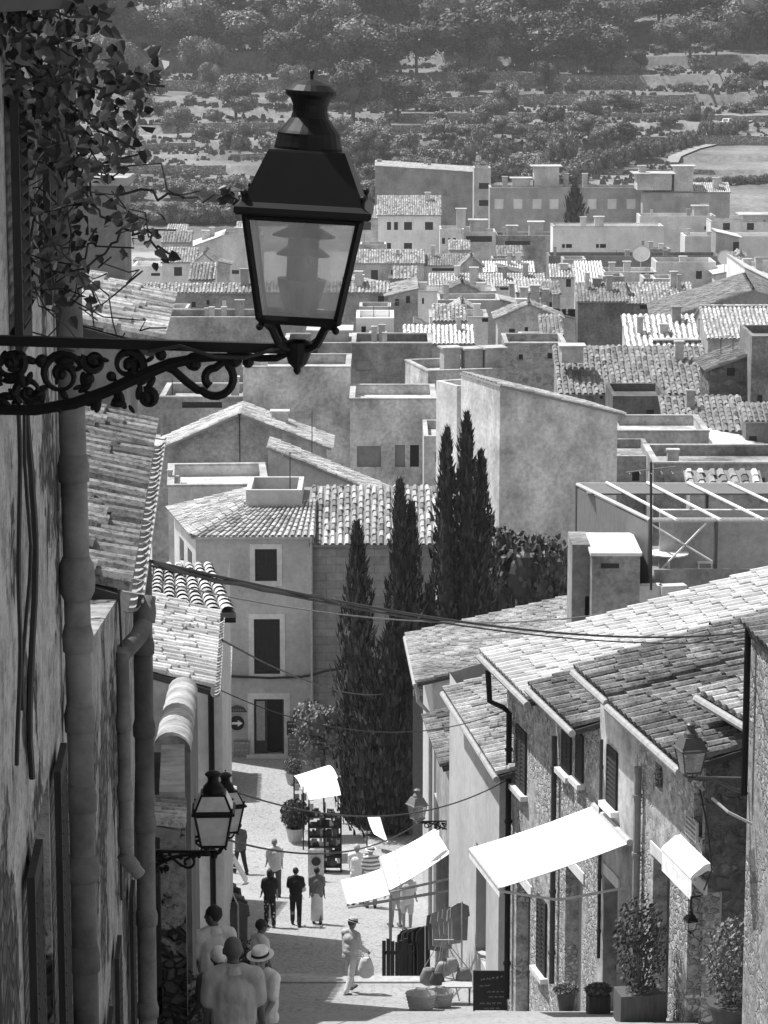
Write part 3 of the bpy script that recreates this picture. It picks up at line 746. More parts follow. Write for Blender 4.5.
T('house', 'pale house with an open covered terrace on a dark post, centre of the village', 430, 488, 318, 222, 9, 'flat', 0, [(444, 321, 452, 326, 'dark'), (482, 318, 488, 322, 'dark')], pl(.45, .4), cope=pl(.35, .3), chim=[(446, 312, 4, 34)])
T('house', 'small far house with a tiled roof and one shuttered window left of the lantern', 162, 196, 262, 300, 7, 'back', 1.7, [(174, 267, 182, 276, 'dark')], pl(.44, .3), tile='m')
T('house', 'little gabled annexe with a narrow window, left of the lantern', 195, 213, 262, 299.5, 7, 'gfront', .9, [(201, 266, 204, 276, 'dark')], pl(.5, .3), tile='m')
T('house', 'far tall grey wall with a sloping white-edged top behind the small cottage', 167, 222, 236, 338, 9, 'left', 2.4, [], pl(.4, .3), tile='w', chim=[(188, 238, 6, 12), (206, 231, 8, 10), (212, 228, 5, 12)])
T('house', 'far house with a white balcony strip, just left of the lantern glass', 221, 262, 236, 336, 9, 'flat', 0, [(231, 270, 239, 274, 'dark')], pl(.42, .3), cope=pl(.6, .2), chim=[(239, 228, 8, 14)])
T('house', 'far white low annexe with a terrace wall under the little gabled house', 132, 163, 266, 308, 8, 'flat', 0, [(151, 273, 160, 276, 'dark')], pl(.55, .2))
T('house', 'long low house with a tiled rim behind the wall left of the lantern', 136, 258, 292, 236, 9, 'back', 1.4, [], pl(.22, .6), tile='m')
T('house', 'long grey house with a blank wall crossing behind the bracket', 132, 322, 318, 212, 10, 'flat', 0, [], pl(.26, .6), cope=pl(.3, .6), chim=[(212, 308, 5, 14), (224, 308, 5, 14)])
T('house', 'house with three small windows under an uneven tiled eave, behind the lantern glass', 258, 388, 292, 238, 9, 'back', 1.5, [(338, 302, 344, 312, 'dark'), (366, 302, 373, 312, 'dark'), (378, 296, 384, 302, 'dark')], pl(.28, .6), tile='m')
T('house', 'side house with tiny windows receding to the right of the lantern', 388, 418, 289, 236, 9, 'left', .6, [(395, 299, 399, 306, 'dark'), (406, 296, 410, 303, 'dark')], pl(.30, .6), tile='m')
T('house', 'flat house with a wide overhanging terrace slab and a dark window behind the lantern foot', 284, 352, 344, 186, 10, 'flat', 0, [(296, 350, 306, 362, 'dark'), (308, 350, 318, 360, 'dark')], pl(.26, .6), cope=pl(.5, .5), chim=[(330, 329, 38, 16)])
T('stair_house', 'bright white box-shaped stair house on the roofs right of the lantern foot', 356, 394, 318, 190, 5, 'flat', 0, [], pl(.66, .1))
T('house', 'dark grey blank house below the bright white stair box', 352, 432, 344, 181, 10, 'flat', 0, [(404, 357, 412, 374, 'pale'), (356, 361, 371, 371, 'pale')], pl(.19, .6), cope=pl(.24, .5))
T('house', 'house with a bright corrugated roof left of the water tanks', 405, 473, 343, 196, 9, 'back', 1.6, [], pl(.4, .4), tile='w')
T('house', 'terrace house with two water tank cabins on its roof, left of the tall rendered block', 428, 506, 372, 166, 8, 'flat', 0, [], pl(.4, .7), yaw=14, cope=pl(.4, .6), chim=[(450, 348, 17, 26), (472, 349, 18, 24), (493, 348, 20, 26)])
T('house', 'rough stone house with a pale block parapet left of the big tiled roof', 505, 566, 344, 186, 9, 'flat', 0, [], rubble('town_rubble', .2, .45, .35, 2.5, .45, .4), cope=pl(.5, .4), chim=[(516, 358, 26, 34), (545, 352, 24, 12)])
T('house', 'house under a bright white striped roof with two chimneys on the right', 628, 712, 347, 200, 10, 'back', 3.0, [], pl(.4, .4), tile='w', pitch=.42, chim=[(640, 318, 6, 18), (664, 325, 8, 16), (675, 338, 40, 12)])
T('house', 'low house with a dark chimney block behind the ruin', 708, 790, 338, 196, 10, 'gable', 1.6, [], pl(.3, .5), tile='b', chim=[(729, 327, 22, 12)])
T('house', 'house under the biggest dark brown tiled roof on the right', 560, 712, 393, 164, 11, 'back', 3.3, [(x, 396, x + 3, 399, 'dark') for x in (572, 600, 628, 656, 684)], pl(.25, .6), tile='a', pitch=.36, chim=[(572, 346, 22, 16)])
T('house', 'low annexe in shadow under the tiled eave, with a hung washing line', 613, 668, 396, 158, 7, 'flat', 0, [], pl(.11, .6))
T('house', 'house under a steep round-tiled roof in front of the ruin', 667, 746, 430, 150, 8, 'back', 2.5, [], pl(.2, .6), tile='a', pitch=.34)
T('ruined_house', 'ruined stone gable with a black opening at the right edge', 710, 757, 352, 159, 5, 'left', 1.0, [(727, 368, 735, 376, 'dark')], rubble('ruin_stone', .07, .24, .12, 2.2, .35, .16), tile='c')
T('house', 'tall narrow weathered building cut by the right edge beside the ruin', 752, 800, 336, 157, 8, 'flat', 0, [(757, 395, 762, 430, 'dark')], pl(.22, .8))
T('house', 'dark board-walled house at the right edge under the ruin', 746, 800, 420, 148, 8, 'back', 1.0, [(749, 436, 757, 452, 'dark')], pl(.12, .5), tile='c')
T('house', 'white-walled terrace with a slanting top at the right', 708, 800, 446, 144, 6, 'right', .9, [], pl(.62, .2), tile='w')
T('house', 'pale terrace house with a long stained parapet behind the pergola', 617, 709, 432, 141, 7, 'flat', 0, [], pl(.42, .6), cope=pl(.5, .4))
T('house', 'grey terrace house with streaked walls right of the tall rendered block', 617, 655, 456, 134, 6, 'flat', 0, [], pl(.3, .8))
T('house', 'streaky grey long house with a tiled gutter behind the pergola', 654, 800, 464, 130, 8, 'flat', 0, [], pl(.28, .8), cope=pl(.45, .6))
T('house', 'low house under scalloped large tiles behind the pergola', 690, 760, 488, 112, 1.8, 'back', .35, [], pl(.35, .6), tile='m', pitch=.42)
# the tall rendered block
tb = T('tall_house', 'tall windowless rendered block with a bright left side behind the big cypresses', 500, 618, 386, 126, 4.6, 'right', 1.6, [], pl(.48, .5), yaw=21, tile='b', pitch=.3, over=.35)
T('house', 'lower lit house wing attached to the left side of the tall rendered block', 457, 502, 386, 134, 2.2, 'flat', 0, [], pl(.5, .4), yaw=26)
T('house', 'grey stained house with a shuttered window and a black one behind the cypresses', 350, 436, 400, 143, 9, 'flat', 0, [(357, 446, 381, 467, 'pale'), (395, 445, 405, 467, 'pale'), (410, 445, 419, 467, 'dark')], pl(.48, .6), cope=pl(.35, .5))
T('house', 'narrow pale house corner between the shuttered house and the tall block', 424, 458, 436, 137, 6, 'flat', 0, [], pl(.38, .5), yaw=0)
T('house', 'big blank rendered house with a bright white parapet below the lantern foot', 243, 350, 368, 148, 9, 'flat', 0, [], pl(.46, .6), cope=pl(.75, .15))
T('house', 'low building with concrete posts between the bracket scrolls', 160, 246, 398, 150, 8, 'flat', 0, [(182, 402, 222, 408, 'dark')], pl(.3, .6), cope=pl(.45, .4), chim=[(235, 378, 8, 30)])
T('house', 'shed-roofed stone house with a long slanting tiled verge left of the centre', 150, 240, 414, 131, 3.6, 'left', 1.9, [], pl(.26, .7), tile='b')
T('house', 'right half of the slanting-roofed stone house with an antenna', 239, 325, 414, 131, 3.6, 'right', 1.6, [], pl(.26, .7), tile='b')
T('house', 'house with a smooth wall and a single slope falling to the right, under the antenna', 268, 392, 448, 121, 2.6, 'right', 2.3, [], pl(.42, .3), tile='b')
T('house', 'terrace house with white pillars in its parapet left of the centre', 168, 268, 487, 115, 6, 'flat', 0, [], pl(.46, .4), cope=pl(.6, .3), yaw=4, chim=[(170, 472, 5, 38), (176, 478, 5, 34), (184, 485, 5, 28)])
# small houses that peek out between the others
for (x0, x1, yt, Y, dep) in list(HOUSES):
    if Y < 165 or Y > 345: continue
    for k in range(hrn.randint(0, 2)):
        wd_ = hrn.uniform(16, 34); xa = hrn.uniform(max(x0, 120), max(x0 + 4, min(x1 - wd_, 760))); Yn = Y + dep + hrn.uniform(1.5, 4)
        yn = yt - hrn.uniform(5, 12) * 200 / Y; rf = hrn.choice(['flat', 'flat', 'back', 'gfront', 'right'])
        if (x0, yt) in YR: yn = YR[(x0, yt)] - hrn.uniform(3, 8)
        r_ = T('house', 'small plain house squeezed in among the roofs of the old town', xa, xa + wd_, yn, Yn, hrn.uniform(3, 4), rf, hrn.uniform(.6, 1.1), [], pl(hrn.uniform(.3, .5), .5), tile=hrn.choice('abm'), over=.2)
        r_['root']['group'] = 'small houses packed into the old town'
# generic rooftop pieces that are things of their own
def dish(x, y, Y, r, label):
    c = P(x, y, Y); o = MB(); n = 14
    o.lathe([(r * .05, .0), (r * .6, .05 * r), (r, .22 * r), (r * 1.02, .24 * r)], (0, 0, 0), n, cap=False)
    o.lathe([(r * .05, -.02), (r * .6, .03 * r), (r, .20 * r)], (0, 0, 0), n)
    q = Matrix.Translation(c) @ Matrix.Rotation(R(62), 4, 'X'); o.v = [tuple(q @ Vector(v)) for v in o.v]
    root = thing('satellite_dish', label, 'satellite dish', c - Vector((0, 0, r * 1.6)))
    o.build('dish', plaster(.5, .2), root)
    m = MB(); m.tube([c - Vector((0, -.15, r * 1.8)), c + Vector((0, .15, 0))], .04); m.tube([c + Vector((0, -.1, -r * .8)), c + Vector((0, -.6 * r, 0))], .02); m.build('mast', ZINC, root)
dish(641, 254, 300, .95, 'left of the two big round dishes on the far roofs')
dish(725, 258, 296, .85, 'right of the two big round dishes on the far roofs')
dish(332, 360, 184, .5, 'round dish on the flat roof behind the lantern foot')
def antenna(x, y0, y1, Y, label, els=5, r=.02):
    a, b = P(x, y1, Y), P(x, y0, Y); root = thing('roof_antenna', label, 'antenna', a)
    m = MB(); m.tube([a, b], r); m.build('mast', WIREM, root)
    m = MB(); c = a.lerp(b, .93); m.tube([c - Vector((.7, .2, 0)), c + Vector((.7, .2, .1))], r * .6, 4)
    for i in range(els):
        p = c + Vector((lerp(-.6, .6, i / (els - 1)), 0, 0)); m.tube([p - Vector((0, .25, .05)), p + Vector((0, .25, -.05))], r * .4, 4)
    m.build('aerial', GREYWIRE, root)
antenna(312, 411, 452, 130, 'thin antenna on the slanting roofs left of the cypresses')
antenna(290, 452, 492, 112, 'short antenna above the plaza house roof')
antenna(456, 312, 345, 218, 'antenna on the pale houses in the centre of the village', r=.03)
ar = random.Random(15)
for k in range(26):
    hx0, hx1, hy_, hY, hd_ = ar.choice([q for q in HOUSES if q[3] > 140]); ax = ar.uniform(max(hx0, 130), min(hx1, 765)); l_ = 2300 / hY * ar.uniform(.8, 1.5)
    antenna(ax, hy_ - l_, hy_ + 2, hY + hd_ * .6, 'thin television aerial sticking up from the old town roofs', 4, .022)
    [o for o in COL.objects if o.name.startswith('roof_antenna')][-1]['group'] = 'television aerials on the town roofs'
antenna(699, 318, 350, 196, 'antenna standing on the white striped roof', r=.03)
# far cypress
def cypress_mesh(h, rad, seed, spires=((0, 0, 1.0),), n=2600, leaf=.2):
    r = random.Random(seed); mb = MB()
    for (sx, sy, sh) in spires:
        H = h * sh; wgt = sh / sum(s[2] for s in spires)
        core = []
        for i in range(9):
            t = i / 8; core.append((max(.03, rad * .62 * (math.sin(math.pi * min(1, t * 1.15 + .12)) ** .6 if t < .75 else (1 - t) * 2.6) * sh), H * (.04 + .9 * t)))
        core = [(rad * sh * .66 * prof(c[1] / H) * .85, c[1]) for c in core]
        mb.lathe(core, (sx, sy, 0), 9)
        for i in range(int(n * wgt)):
            t = r.random() ** .85; a = r.uniform(0, 6.283)
            lump = 1 + .24 * math.sin(a * 3 + t * 11 + seed) + .2 * math.sin(a * 7 - t * 23 + seed) + .16 * math.sin(a * 2 + t * 41)
            q = rad * sh * prof(t) * lump * r.uniform(.68, 1.08)
            p = Vector((sx + q * math.cos(a), sy + q * math.sin(a), H * t))
            out = Vector((math.cos(a), math.sin(a), 0)); up = (Vector((0, 0, 1)) + out * r.uniform(.05, .45) + Vector((r.gauss(0, .15), r.gauss(0, .15), 0))).normalized()
            sd = up.cross(out + Vector((r.gauss(0, .5), r.gauss(0, .5), 0))).normalized()
            s = leaf * r.uniform(.55, 1.3); nn = up.cross(sd)
            mb.add([p - sd * s * .32, p + sd * s * .32, p + sd * s * .2 + up * s * 1.0 + nn * s * .1, p + up * s * 1.9, p - sd * s * .22 + up * s * .9 + nn * s * .12], [(0, 1, 2, 3, 4)])
    return mb
def prof(t):
    t = max(0, min(1, t))
    return (min(1, .62 + t * 2.2) if t < .2 else 1 - .12 * (t - .2)) * (1 if t < .5 else max(.03, (1 - (t - .5) / .5) ** .62))
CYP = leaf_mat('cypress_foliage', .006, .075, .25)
def cypress(label, x, ytop, ybase, Y, wpx, seed, spires=((0, 0, 1.0),), n=2600, leaf=.2, zb=None, group=None):
    top = P(x, ytop, Y); base = Vector((top.x, Y, G(Y) if zb is None else zb)); h = top.z - base.z
    rad = wpx / 2 / (F / (Y * 1.03)); root = thing('cypress', label, 'tree', base, group)
    mb = cypress_mesh(h, rad, seed, spires, n, leaf); mb.v = [tuple(Vector(v) + base) for v in mb.v]; mb.build('crown', CYP, root)
    m = MB(); m.tube([base - Vector((0, 0, .2)), base + Vector((0, 0, h * .5))], [.16, .08], 7); m.build('trunk', BARK, root)
cypress('lone far cypress standing before the long apartment house', 575, 190, 224, 388, 15, 4, n=500, leaf=.5, zb=P(575, 226, 388).z)
# ------------------------------------------------------------------ the house on the plaza
def plaza_house():
    A = P(197, 640, 107); B = P(313, 640, 107); ze = P(250, 535, 107).z; C = P(174, 512, 113)
    root = thing('corner_house', 'pale three storey house with shuttered windows and an open shop door facing the plaza', 'house', Vector((A.x, 107, 0)))
    W = Wall(A, B); wins = [(255, 549, 277, 581), (254, 619, 280, 674)]; door = (254, 699, 284, 757)
    hs = [W.rect(*h) for h in wins]; hd = W.rect(*door); hd = (hd[0], hd[1], .12, hd[3])
    mb = MB(); W.sheet(mb, 0, W.L, -.5, ze, hs + [hd], .2)
    W2 = Wall(Vector((C.x, 113, 0)), A); s2 = [(W2.L * .25, W2.L * .45, ze - 1.9, ze - .9), (W2.L * .62, W2.L * .82, ze - 1.9, ze - .9)]
    W2.sheet(mb, 0, W2.L, -.5, ze, s2, .2)
    mb.poly(Vector((B.x, 107, -.5)), Vector((B.x, 113, -.5)), Vector((B.x, 113, ze)), Vector((B.x, 107, ze)))
    mb.poly(Vector((B.x, 113, -.5)), Vector((C.x, 113, -.5)), Vector((C.x, 113, ze)), Vector((B.x, 113, ze)))
    mb.build('wall', plaster(.5, .35), root)
    for h in hs:
        W.window(root, h, 'shut', .12, COPE, .2)
    for h in s2: W2.window(root, h, 'dark', .15)
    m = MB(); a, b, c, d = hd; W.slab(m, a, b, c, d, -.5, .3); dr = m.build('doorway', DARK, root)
    m = MB(); t = .07
    for q in ((a, a + t, c, d), (a + .45, a + .52, c, d), (a + t, a + .45, c, c + .5), (a + t, a + .45, d - .1, d), (b - t, b, c, d)): W.slab(m, q[0], q[1], q[2], q[3], -.1, .06)
    m.build('door_leaf', wood('dark_door', .06), dr)
    m = MB(); W.slab(m, a + .09, a + .43, c + .52, d - .12, -.13, .01); m.build('door_pane', flat('frosted_pane', .35, .2), dr)
    m = MB(); f = .24
    for q in ((a - f, a, -.1, d + f), (b, b + f, -.1, d + f), (a, b, d, d + f)): W.slab(m, q[0], q[1], q[2], q[3], .03, .08)
    m.build('door_surround', COPE, root)
    m = MB(); W.slab(m, a - .3, b + .3, -.1, .115, .25, .5); m.build('door_step', COPE, root)
    # hip roof
    sl = MB(); tm = MB(); o = .35
    e0 = Vector((C.x - .3, 113, ze)); e1 = Vector((A.x - .15, 106.65, ze)); e2 = Vector((B.x + .1, 106.65, ze)); r = P(250, 503, 109.8); r.z = ze + .85; r2 = Vector((B.x + .1, 109.8, ze + .85)); r3 = Vector((r.x, 113, ze + .85))
    tiles(tm, e1, e2, r2, r, .25, .42, .075, 4, seed=3, base=sl); tiles(tm, e0, e1, r, r3, .25, .42, .06, 4, seed=4, base=sl)
    ridge_caps(tm, e1, r, .11); sl.poly(r, r2, Vector((r2.x, 113, r.z)), r3)
    rf = sl.build('roof', SLABM, root); tm.build('roof_tiles', tile_mat('plaza_tiles', .28, .66, .4), rf)
    m = MB(); bx = P(246, 500, 109.2), P(302, 500, 109.2); zt = P(270, 490, 109.2).z; 
    x0, x1 = bx[0].x, bx[1].x; y0, y1, th = 109.2, 112.2, .2
    for q in ((x0, y0, x1 - x0, th), (x0, y1, x1 - x0, th), (x0, y0 + th, th, y1 - y0 - th), (x1 - th, y0 + th, th, y1 - y0 - th)):
        m.obox((q[0], q[1], ze + .1), (q[2], 0, 0), (0, q[3], 0), (0, 0, zt - ze - .1))
    m.build('roof_terrace', plaster(.5, .3), root)
    m = MB(); m.tube([W.at(.05, ze - .05, .3), W.at(W.L, ze - .05, .3)], .07, 8); m.tube([W.at(W.L - .05, ze - .1, .12), W.at(W.L - .05, 0, .08)], .05, 8); m.build('gutter', ZINC, root)
    return W
WP = plaza_house()
T('stone_house', 'block-stone house with the rough mottled roof behind the front cypress', 313, 436, 541, 107.3, 4.4, 'back', 1.35, [], ashlar('block_stone', .33), tile='m', pitch=.27, over=.4, zbot=-.4)
# signs by the shop door
def disc_sign():
    c = WP.hit(237, 723, .05); o = thing('arrow_sign', 'round dark sign with a white arrow pointing right, beside the plaza shop door', 'sign', c - Vector((0, 0, .3)))
    m = MB(); m.tube([c, c - Vector((0, .04, 0))], .29, 24); m.build('disc', flat('sign_dark', .02), o)
    m = MB(); y = c.y - .046
    m.prism([(c.x - .2, y, c.z - .045), (c.x + .03, y, c.z - .045), (c.x + .03, y, c.z + .045), (c.x - .2, y, c.z + .045)], [(c.x - .2, y - .006, c.z - .045), (c.x + .03, y - .006, c.z - .045), (c.x + .03, y - .006, c.z + .045), (c.x - .2, y - .006, c.z + .045)])
    m.prism([(c.x + .03, y, c.z - .13), (c.x + .22, y, c.z), (c.x + .03, y, c.z + .13)], [(c.x + .03, y - .006, c.z - .13), (c.x + .22, y - .006, c.z), (c.x + .03, y - .006, c.z + .13)])
    m.build('arrow', WHITE, o)
    c = WP.hit(237, 709, .03); o = thing('arched_plaque', 'dark arched plaque on the wall above the round arrow sign', 'sign', c)
    m = MB(); pts = [(-.4, -.12), (.4, -.12), (.28, .06), (0, .16), (-.28, .06)]
    m.prism([(c.x + a, c.y, c.z + b) for a, b in pts], [(c.x + a, c.y - .04, c.z + b) for a, b in pts]); m.build('board', flat('old_sign', .08), o)
    m = MB()
    for k in range(6): m.box((c.x - .22 + k * .09, c.y - .045, c.z - .03), (.05, .01, .06))
    m.build('lettering', flat('faded_letters', .25), o)
disc_sign()
def panel(x0, y0, x1, y1, Wl, out, mat, name, label, cat, detail=0):
    u0, u1, z0, z1 = Wl.rect(x0, y0, x1, y1); m = MB(); Wl.slab(m, u0, u1, z0, z1, out, .04); o = m.build(name, mat, loc=Wl.at((u0 + u1) / 2, z0, out)); tag(o, label, cat)
    m = MB(); r = random.Random(int(x0 * 7 + y0))
    for (q0, q1, w0, w1) in ((u0, u1, z0, z0 + .03), (u0, u1, z1 - .03, z1)): Wl.slab(m, q0, q1, w0, w1, out + .012, .012)
    m.build('frame', SHUT2, o)
    if detail:
        m = MB()
        for i in range(detail):
            z = lerp(z1 - .1, z0 + .06, i / max(1, detail - 1)); a = u0 + .06
            while a < u1 - .1:
                l = r.uniform(.04, .12); Wl.slab(m, a, min(a + l, u1 - .05), z - .02, z + .02, out + .008, .008); a += l + r.uniform(.03, .06)
        m.build('print', flat('print_pale', .5), o)
panel(234, 740, 250, 758, WP, .1, flat('grey_board', .26), 'notice_board', 'grey notice board standing on the ground left of the shop door', 'board', 3)
panel(293, 710, 301, 720, WP, .08, flat('sign_dark', .02), 'wall_box', 'small dark box on the wall right of the shop door', 'box')
panel(287, 720, 297, 734, WP, .2, flat('dark_cards', .05), 'postcard_rack', 'dark postcard rack hanging right of the shop door', 'rack', 3)
panel(288, 736, 299, 754, WP, .25, flat('grey_cards', .2), 'postcard_rack', 'grey low rack of cards standing right of the shop door', 'rack', 4)
# cypresses by the plaza
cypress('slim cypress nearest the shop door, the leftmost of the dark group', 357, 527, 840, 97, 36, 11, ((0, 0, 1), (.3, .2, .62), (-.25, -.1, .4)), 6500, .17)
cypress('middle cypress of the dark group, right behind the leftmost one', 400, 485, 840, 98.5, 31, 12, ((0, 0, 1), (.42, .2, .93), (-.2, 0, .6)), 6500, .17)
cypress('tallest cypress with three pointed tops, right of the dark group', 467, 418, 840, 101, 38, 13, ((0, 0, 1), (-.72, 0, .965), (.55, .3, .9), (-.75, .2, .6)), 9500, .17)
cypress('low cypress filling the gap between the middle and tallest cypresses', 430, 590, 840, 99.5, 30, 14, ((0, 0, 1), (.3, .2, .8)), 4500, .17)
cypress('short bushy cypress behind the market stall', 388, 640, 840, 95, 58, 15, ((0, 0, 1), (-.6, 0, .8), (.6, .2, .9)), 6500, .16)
put_tree('olive', 3, Vector((P(322, 740, 103).x, 103, 0)), 1.2, 3.4, 'olive_tree', 'light leafy young tree between the shop door and the cypresses', 'tree')
put_tree('oak', 2, Vector((P(522, 600, 104).x, 104, 2.0)), 2.0, 8.0, 'broad_tree', 'round dark tree right of the tallest cypress, under the tall block', 'tree')
put_tree('oak', 4, Vector((P(560, 600, 108).x, 108, 2.0)), 1.6, 7.2, 'broad_tree', 'smaller dark tree at the foot of the tall block beside the terrace', 'tree')
def banner():
    a = P(413, 690, 92); b = P(427, 690, 92); zt = P(420, 684, 92).z
    o = thing('dark_pillar_sign', 'tall dark grey sign panel with pale letters at its top, right of the cypresses', 'sign', Vector(((a.x + b.x) / 2, 92, G(92))))
    m = MB(); m.obox((a.x, 92, G(92) - .1), (b.x - a.x, 0, 0), (0, .12, 0), (0, 0, zt - G(92) + .1)); m.build('panel', flat('panel_grey', .1), o)
    m = MB(); n = 5; wd = (b.x - a.x) / n
    for i in range(n):
        x = a.x + wd * i + wd * .2; z = zt - .3
        m.box((x, 91.99, z), (.035, .012, .22)); m.box((x + .07, 91.99, z + .09), (.1, .012, .035)); m.box((x + .07, 91.99, z - .01), (.08, .012, .03))
        if i % 2: m.box((x + .12, 91.99, z - .05), (.03, .012, .12))
    m.build('lettering', flat('pale_letters', .4), o)
banner()
# ------------------------------------------------------------------ right row of houses
STONE = rubble('rubble_wall', .2, .66, .44, 9.5, .50, .46)
STONE2 = rubble('rubble_wall_rough', .2, .7, .42, 11, .44, .42)
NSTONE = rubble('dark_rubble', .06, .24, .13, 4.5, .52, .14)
RF = Wall(P(506, 850, 52), P(703, 850, 40))
def U(x, y=800): return RF.uz(x, y)[0]
def gutter_part(mb, a, b, r=.065):
    mb.tube([Vector(a), Vector(b)], r, 8, True)
DSLAB = flat('dark_mortar', .05)  # slab coloured dark to deepen the shade in the tile gaps
def rhouse(label, Wl, ua, ub, eave, wid, slope, mat, tkey, holes, zb, over=.42, gut=True, ga=None, near_wall=True, pitch=.255, seed=1, length=.42, jit=1.3, name='stone_house', tslope=0):
    """a house whose front lies on Wl from ua to ub (far to near); eave z (may tilt by tslope per metre); ridge wid metres behind the front"""
    root = thing(name, label, 'house', Wl.at((ua + ub) / 2, zb))
    n = Wl.n; k = math.tan(R(slope))
    ze = lambda u: eave + tslope * (u - ua)
    mb = MB(); Wl.sheet(mb, ua, ub, zb, ze, [h[:4] for h in holes], .26)
    for u in (ua, ub):
        mb.poly(Wl.at(u, zb), Wl.at(u, zb, -wid), Wl.at(u, ze(u) + k * wid, -wid), Wl.at(u, ze(u)))
    mb.poly(Wl.at(ua, zb, -wid), Wl.at(ub, zb, -wid), Wl.at(ub, ze(ub) + k * wid, -wid), Wl.at(ua, ze(ua) + k * wid, -wid))
    mb.build('wall', mat, root)
    tm = MB(); sl = MB(); g0, g1 = (ua, ub) if ga is None else ga
    A = Wl.at(g0, ze(g0) - k * over + .1, over); B = Wl.at(g1, ze(g1) - k * over + .1, over); C = Wl.at(g1, ze(g1) + k * wid + .1, -wid); D = Wl.at(g0, ze(g0) + k * wid + .1, -wid)
    tiles(tm, A, B, C, D, pitch, length, pitch * .46, 5, jit, seed, sl, .72)
    rf = sl.build('roof', DSLAB, root); tm.build('roof_tiles', TL[tkey] if tkey in TL else MATS[tkey], rf)
    if gut:
        m = MB(); gutter_part(m, A + Wl.n * .06 - Vector((0, 0, .06)), B + Wl.n * .06 - Vector((0, 0, .06))); m.build('gutter', flat('gutter_pale', .34, .5), root)
    for h in holes:
        kind = h[4]; hh = h[:4]
        if kind == 'door':
            m = MB(); Wl.slab(m, hh[0], hh[1], hh[2], hh[3], -.24, .05); d = m.build('door', h[5] if len(h) > 5 else wood('grey_door', .12), root)
            m = MB(); Wl.slab(m, hh[0] - .12, hh[1] + .12, hh[3] + .003, hh[3] + .2, .025, .05); m.build('lintel', COPE, root)
            m = MB(); Wl.slab(m, hh[0] - .1, hh[1] + .1, hh[2] - .2, hh[2] - .002, .25, .4); m.build('doorstep', COPE, root)
        elif kind == 'dark': Wl.window(root, hh, 'dark', .22)
        else:
            Wl.window(root, hh, 'shut', .02, mat=SHUT if kind == 'shut' else SHUT2)
            m = MB(); Wl.slab(m, hh[0] - .08, hh[1] + .08, hh[2] - .1, hh[2] - .005, .14, .2); m.build('sill', COPE, root)
    return root
def hole(Wl, x0, y0, x1, y1, kind, *a):
    r = Wl.rect(x0, y0, x1, y1); return tuple(r) + (kind,) + a
def eave_from(Wl, x0, y0, x1, y1, out=.48):
    a, b = Wl.hit(x0, y0, out), Wl.hit(x1, y1, out); return (a - Wl.p0).dot(Wl.d), (b - Wl.p0).dot(Wl.d), a.z, b.z
OLD = tile_mat('old_clay_tiles', .15, .36, 1.0); LOLD = tile_mat('left_clay_tiles', .13, .33, 1.0); LIME = tile_mat('limed_near_tiles', .46, .66, .3); MID = tile_mat('worn_pale_tiles', .28, .54, .8)
TL.update(old=OLD, lold=LOLD, lime=LIME, mid=MID)
zb = 8.6
def lower(h, z): return (h[0], h[1], z, h[3]) + tuple(h[4:])
EW = eave_from(RF, 483, 672, 530, 700); EG = eave_from(RF, 530, 702, 576, 732); EB = eave_from(RF, 577, 685, 616, 708); EA = eave_from(RF, 608, 720, 649, 752); EA2 = eave_from(RF, 652, 753, 695, 779)
print('eaves', [tuple(round(q, 2) for q in e) for e in (EW, EG, EB, EA, EA2)], 'U', [round(U(x), 2) for x in (506, 551, 599, 636, 703)])
kk = math.tan(R(14)) * .42
r3w = rhouse('stone house under the bright white limed roof, with the far end of the big awning', RF, U(506), U(551), (EW[2] + EW[3]) / 2 + kk, 9, 14, STONE, 'lime',
       [hole(RF, 517, 728, 527, 790, 'shut'), lower(hole(RF, 516, 886, 530, 1000, 'door'), 10.1), hole(RF, 538, 898, 547, 972, 'shut')], zb, ga=(U(506) - .25, U(551) + .1), seed=11)
r3g = rhouse('stone house with two open dark shutters under a worn roof, next to the white-roofed one', RF, U(551), U(599), (EG[2] + EG[3]) / 2 + kk, 9, 14, STONE2, 'old',
       [hole(RF, 563, 733, 572, 772, 'shut'), hole(RF, 577, 733, 584, 780, 'shut'), lower(hole(RF, 565, 872, 582, 1000, 'door', wood('pale_door', .35)), 10.9)], zb + .4, ga=(U(551) + .1, U(599)), seed=12)
hb = rhouse('narrow stone house with one tall louvred window behind the big awning', RF, U(599), U(636), (EB[2] + EB[3]) / 2 + kk, 10, 14, plaster(.52, .8, 'hb'), 'old',
       [hole(RF, 608, 748, 618, 806, 'shut'), lower(hole(RF, 603, 880, 617, 1000, 'door'), 11.6)], zb + .9, ga=(U(599), U(636) - .1), seed=13)
ha = rhouse('nearest rubble stone house with an arched doorway and a white rolled awning', RF, U(636), U(703), (EA[2] + EA2[3]) / 2 + kk, 9, 14, STONE, 'old',
       [hole(RF, 655, 764, 663, 790, 'dark'), lower(hole(RF, 652, 862, 669, 1010, 'door'), 12.2), lower(hole(RF, 687, 884, 702, 1020, 'door', wood('pale_door', .35)), 13.0), hole(RF, 694, 788, 703, 836, 'dark')], zb + 1.4, ga=(U(636) - .1, U(703) + .35), seed=14)
# near end wall of that house, rough dark stone in the shade
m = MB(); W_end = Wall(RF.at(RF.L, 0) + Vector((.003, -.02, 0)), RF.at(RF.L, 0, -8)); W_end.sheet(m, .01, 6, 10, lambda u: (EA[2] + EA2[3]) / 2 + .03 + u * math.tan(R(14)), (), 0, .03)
m.build('end_wall', NSTONE, ha)
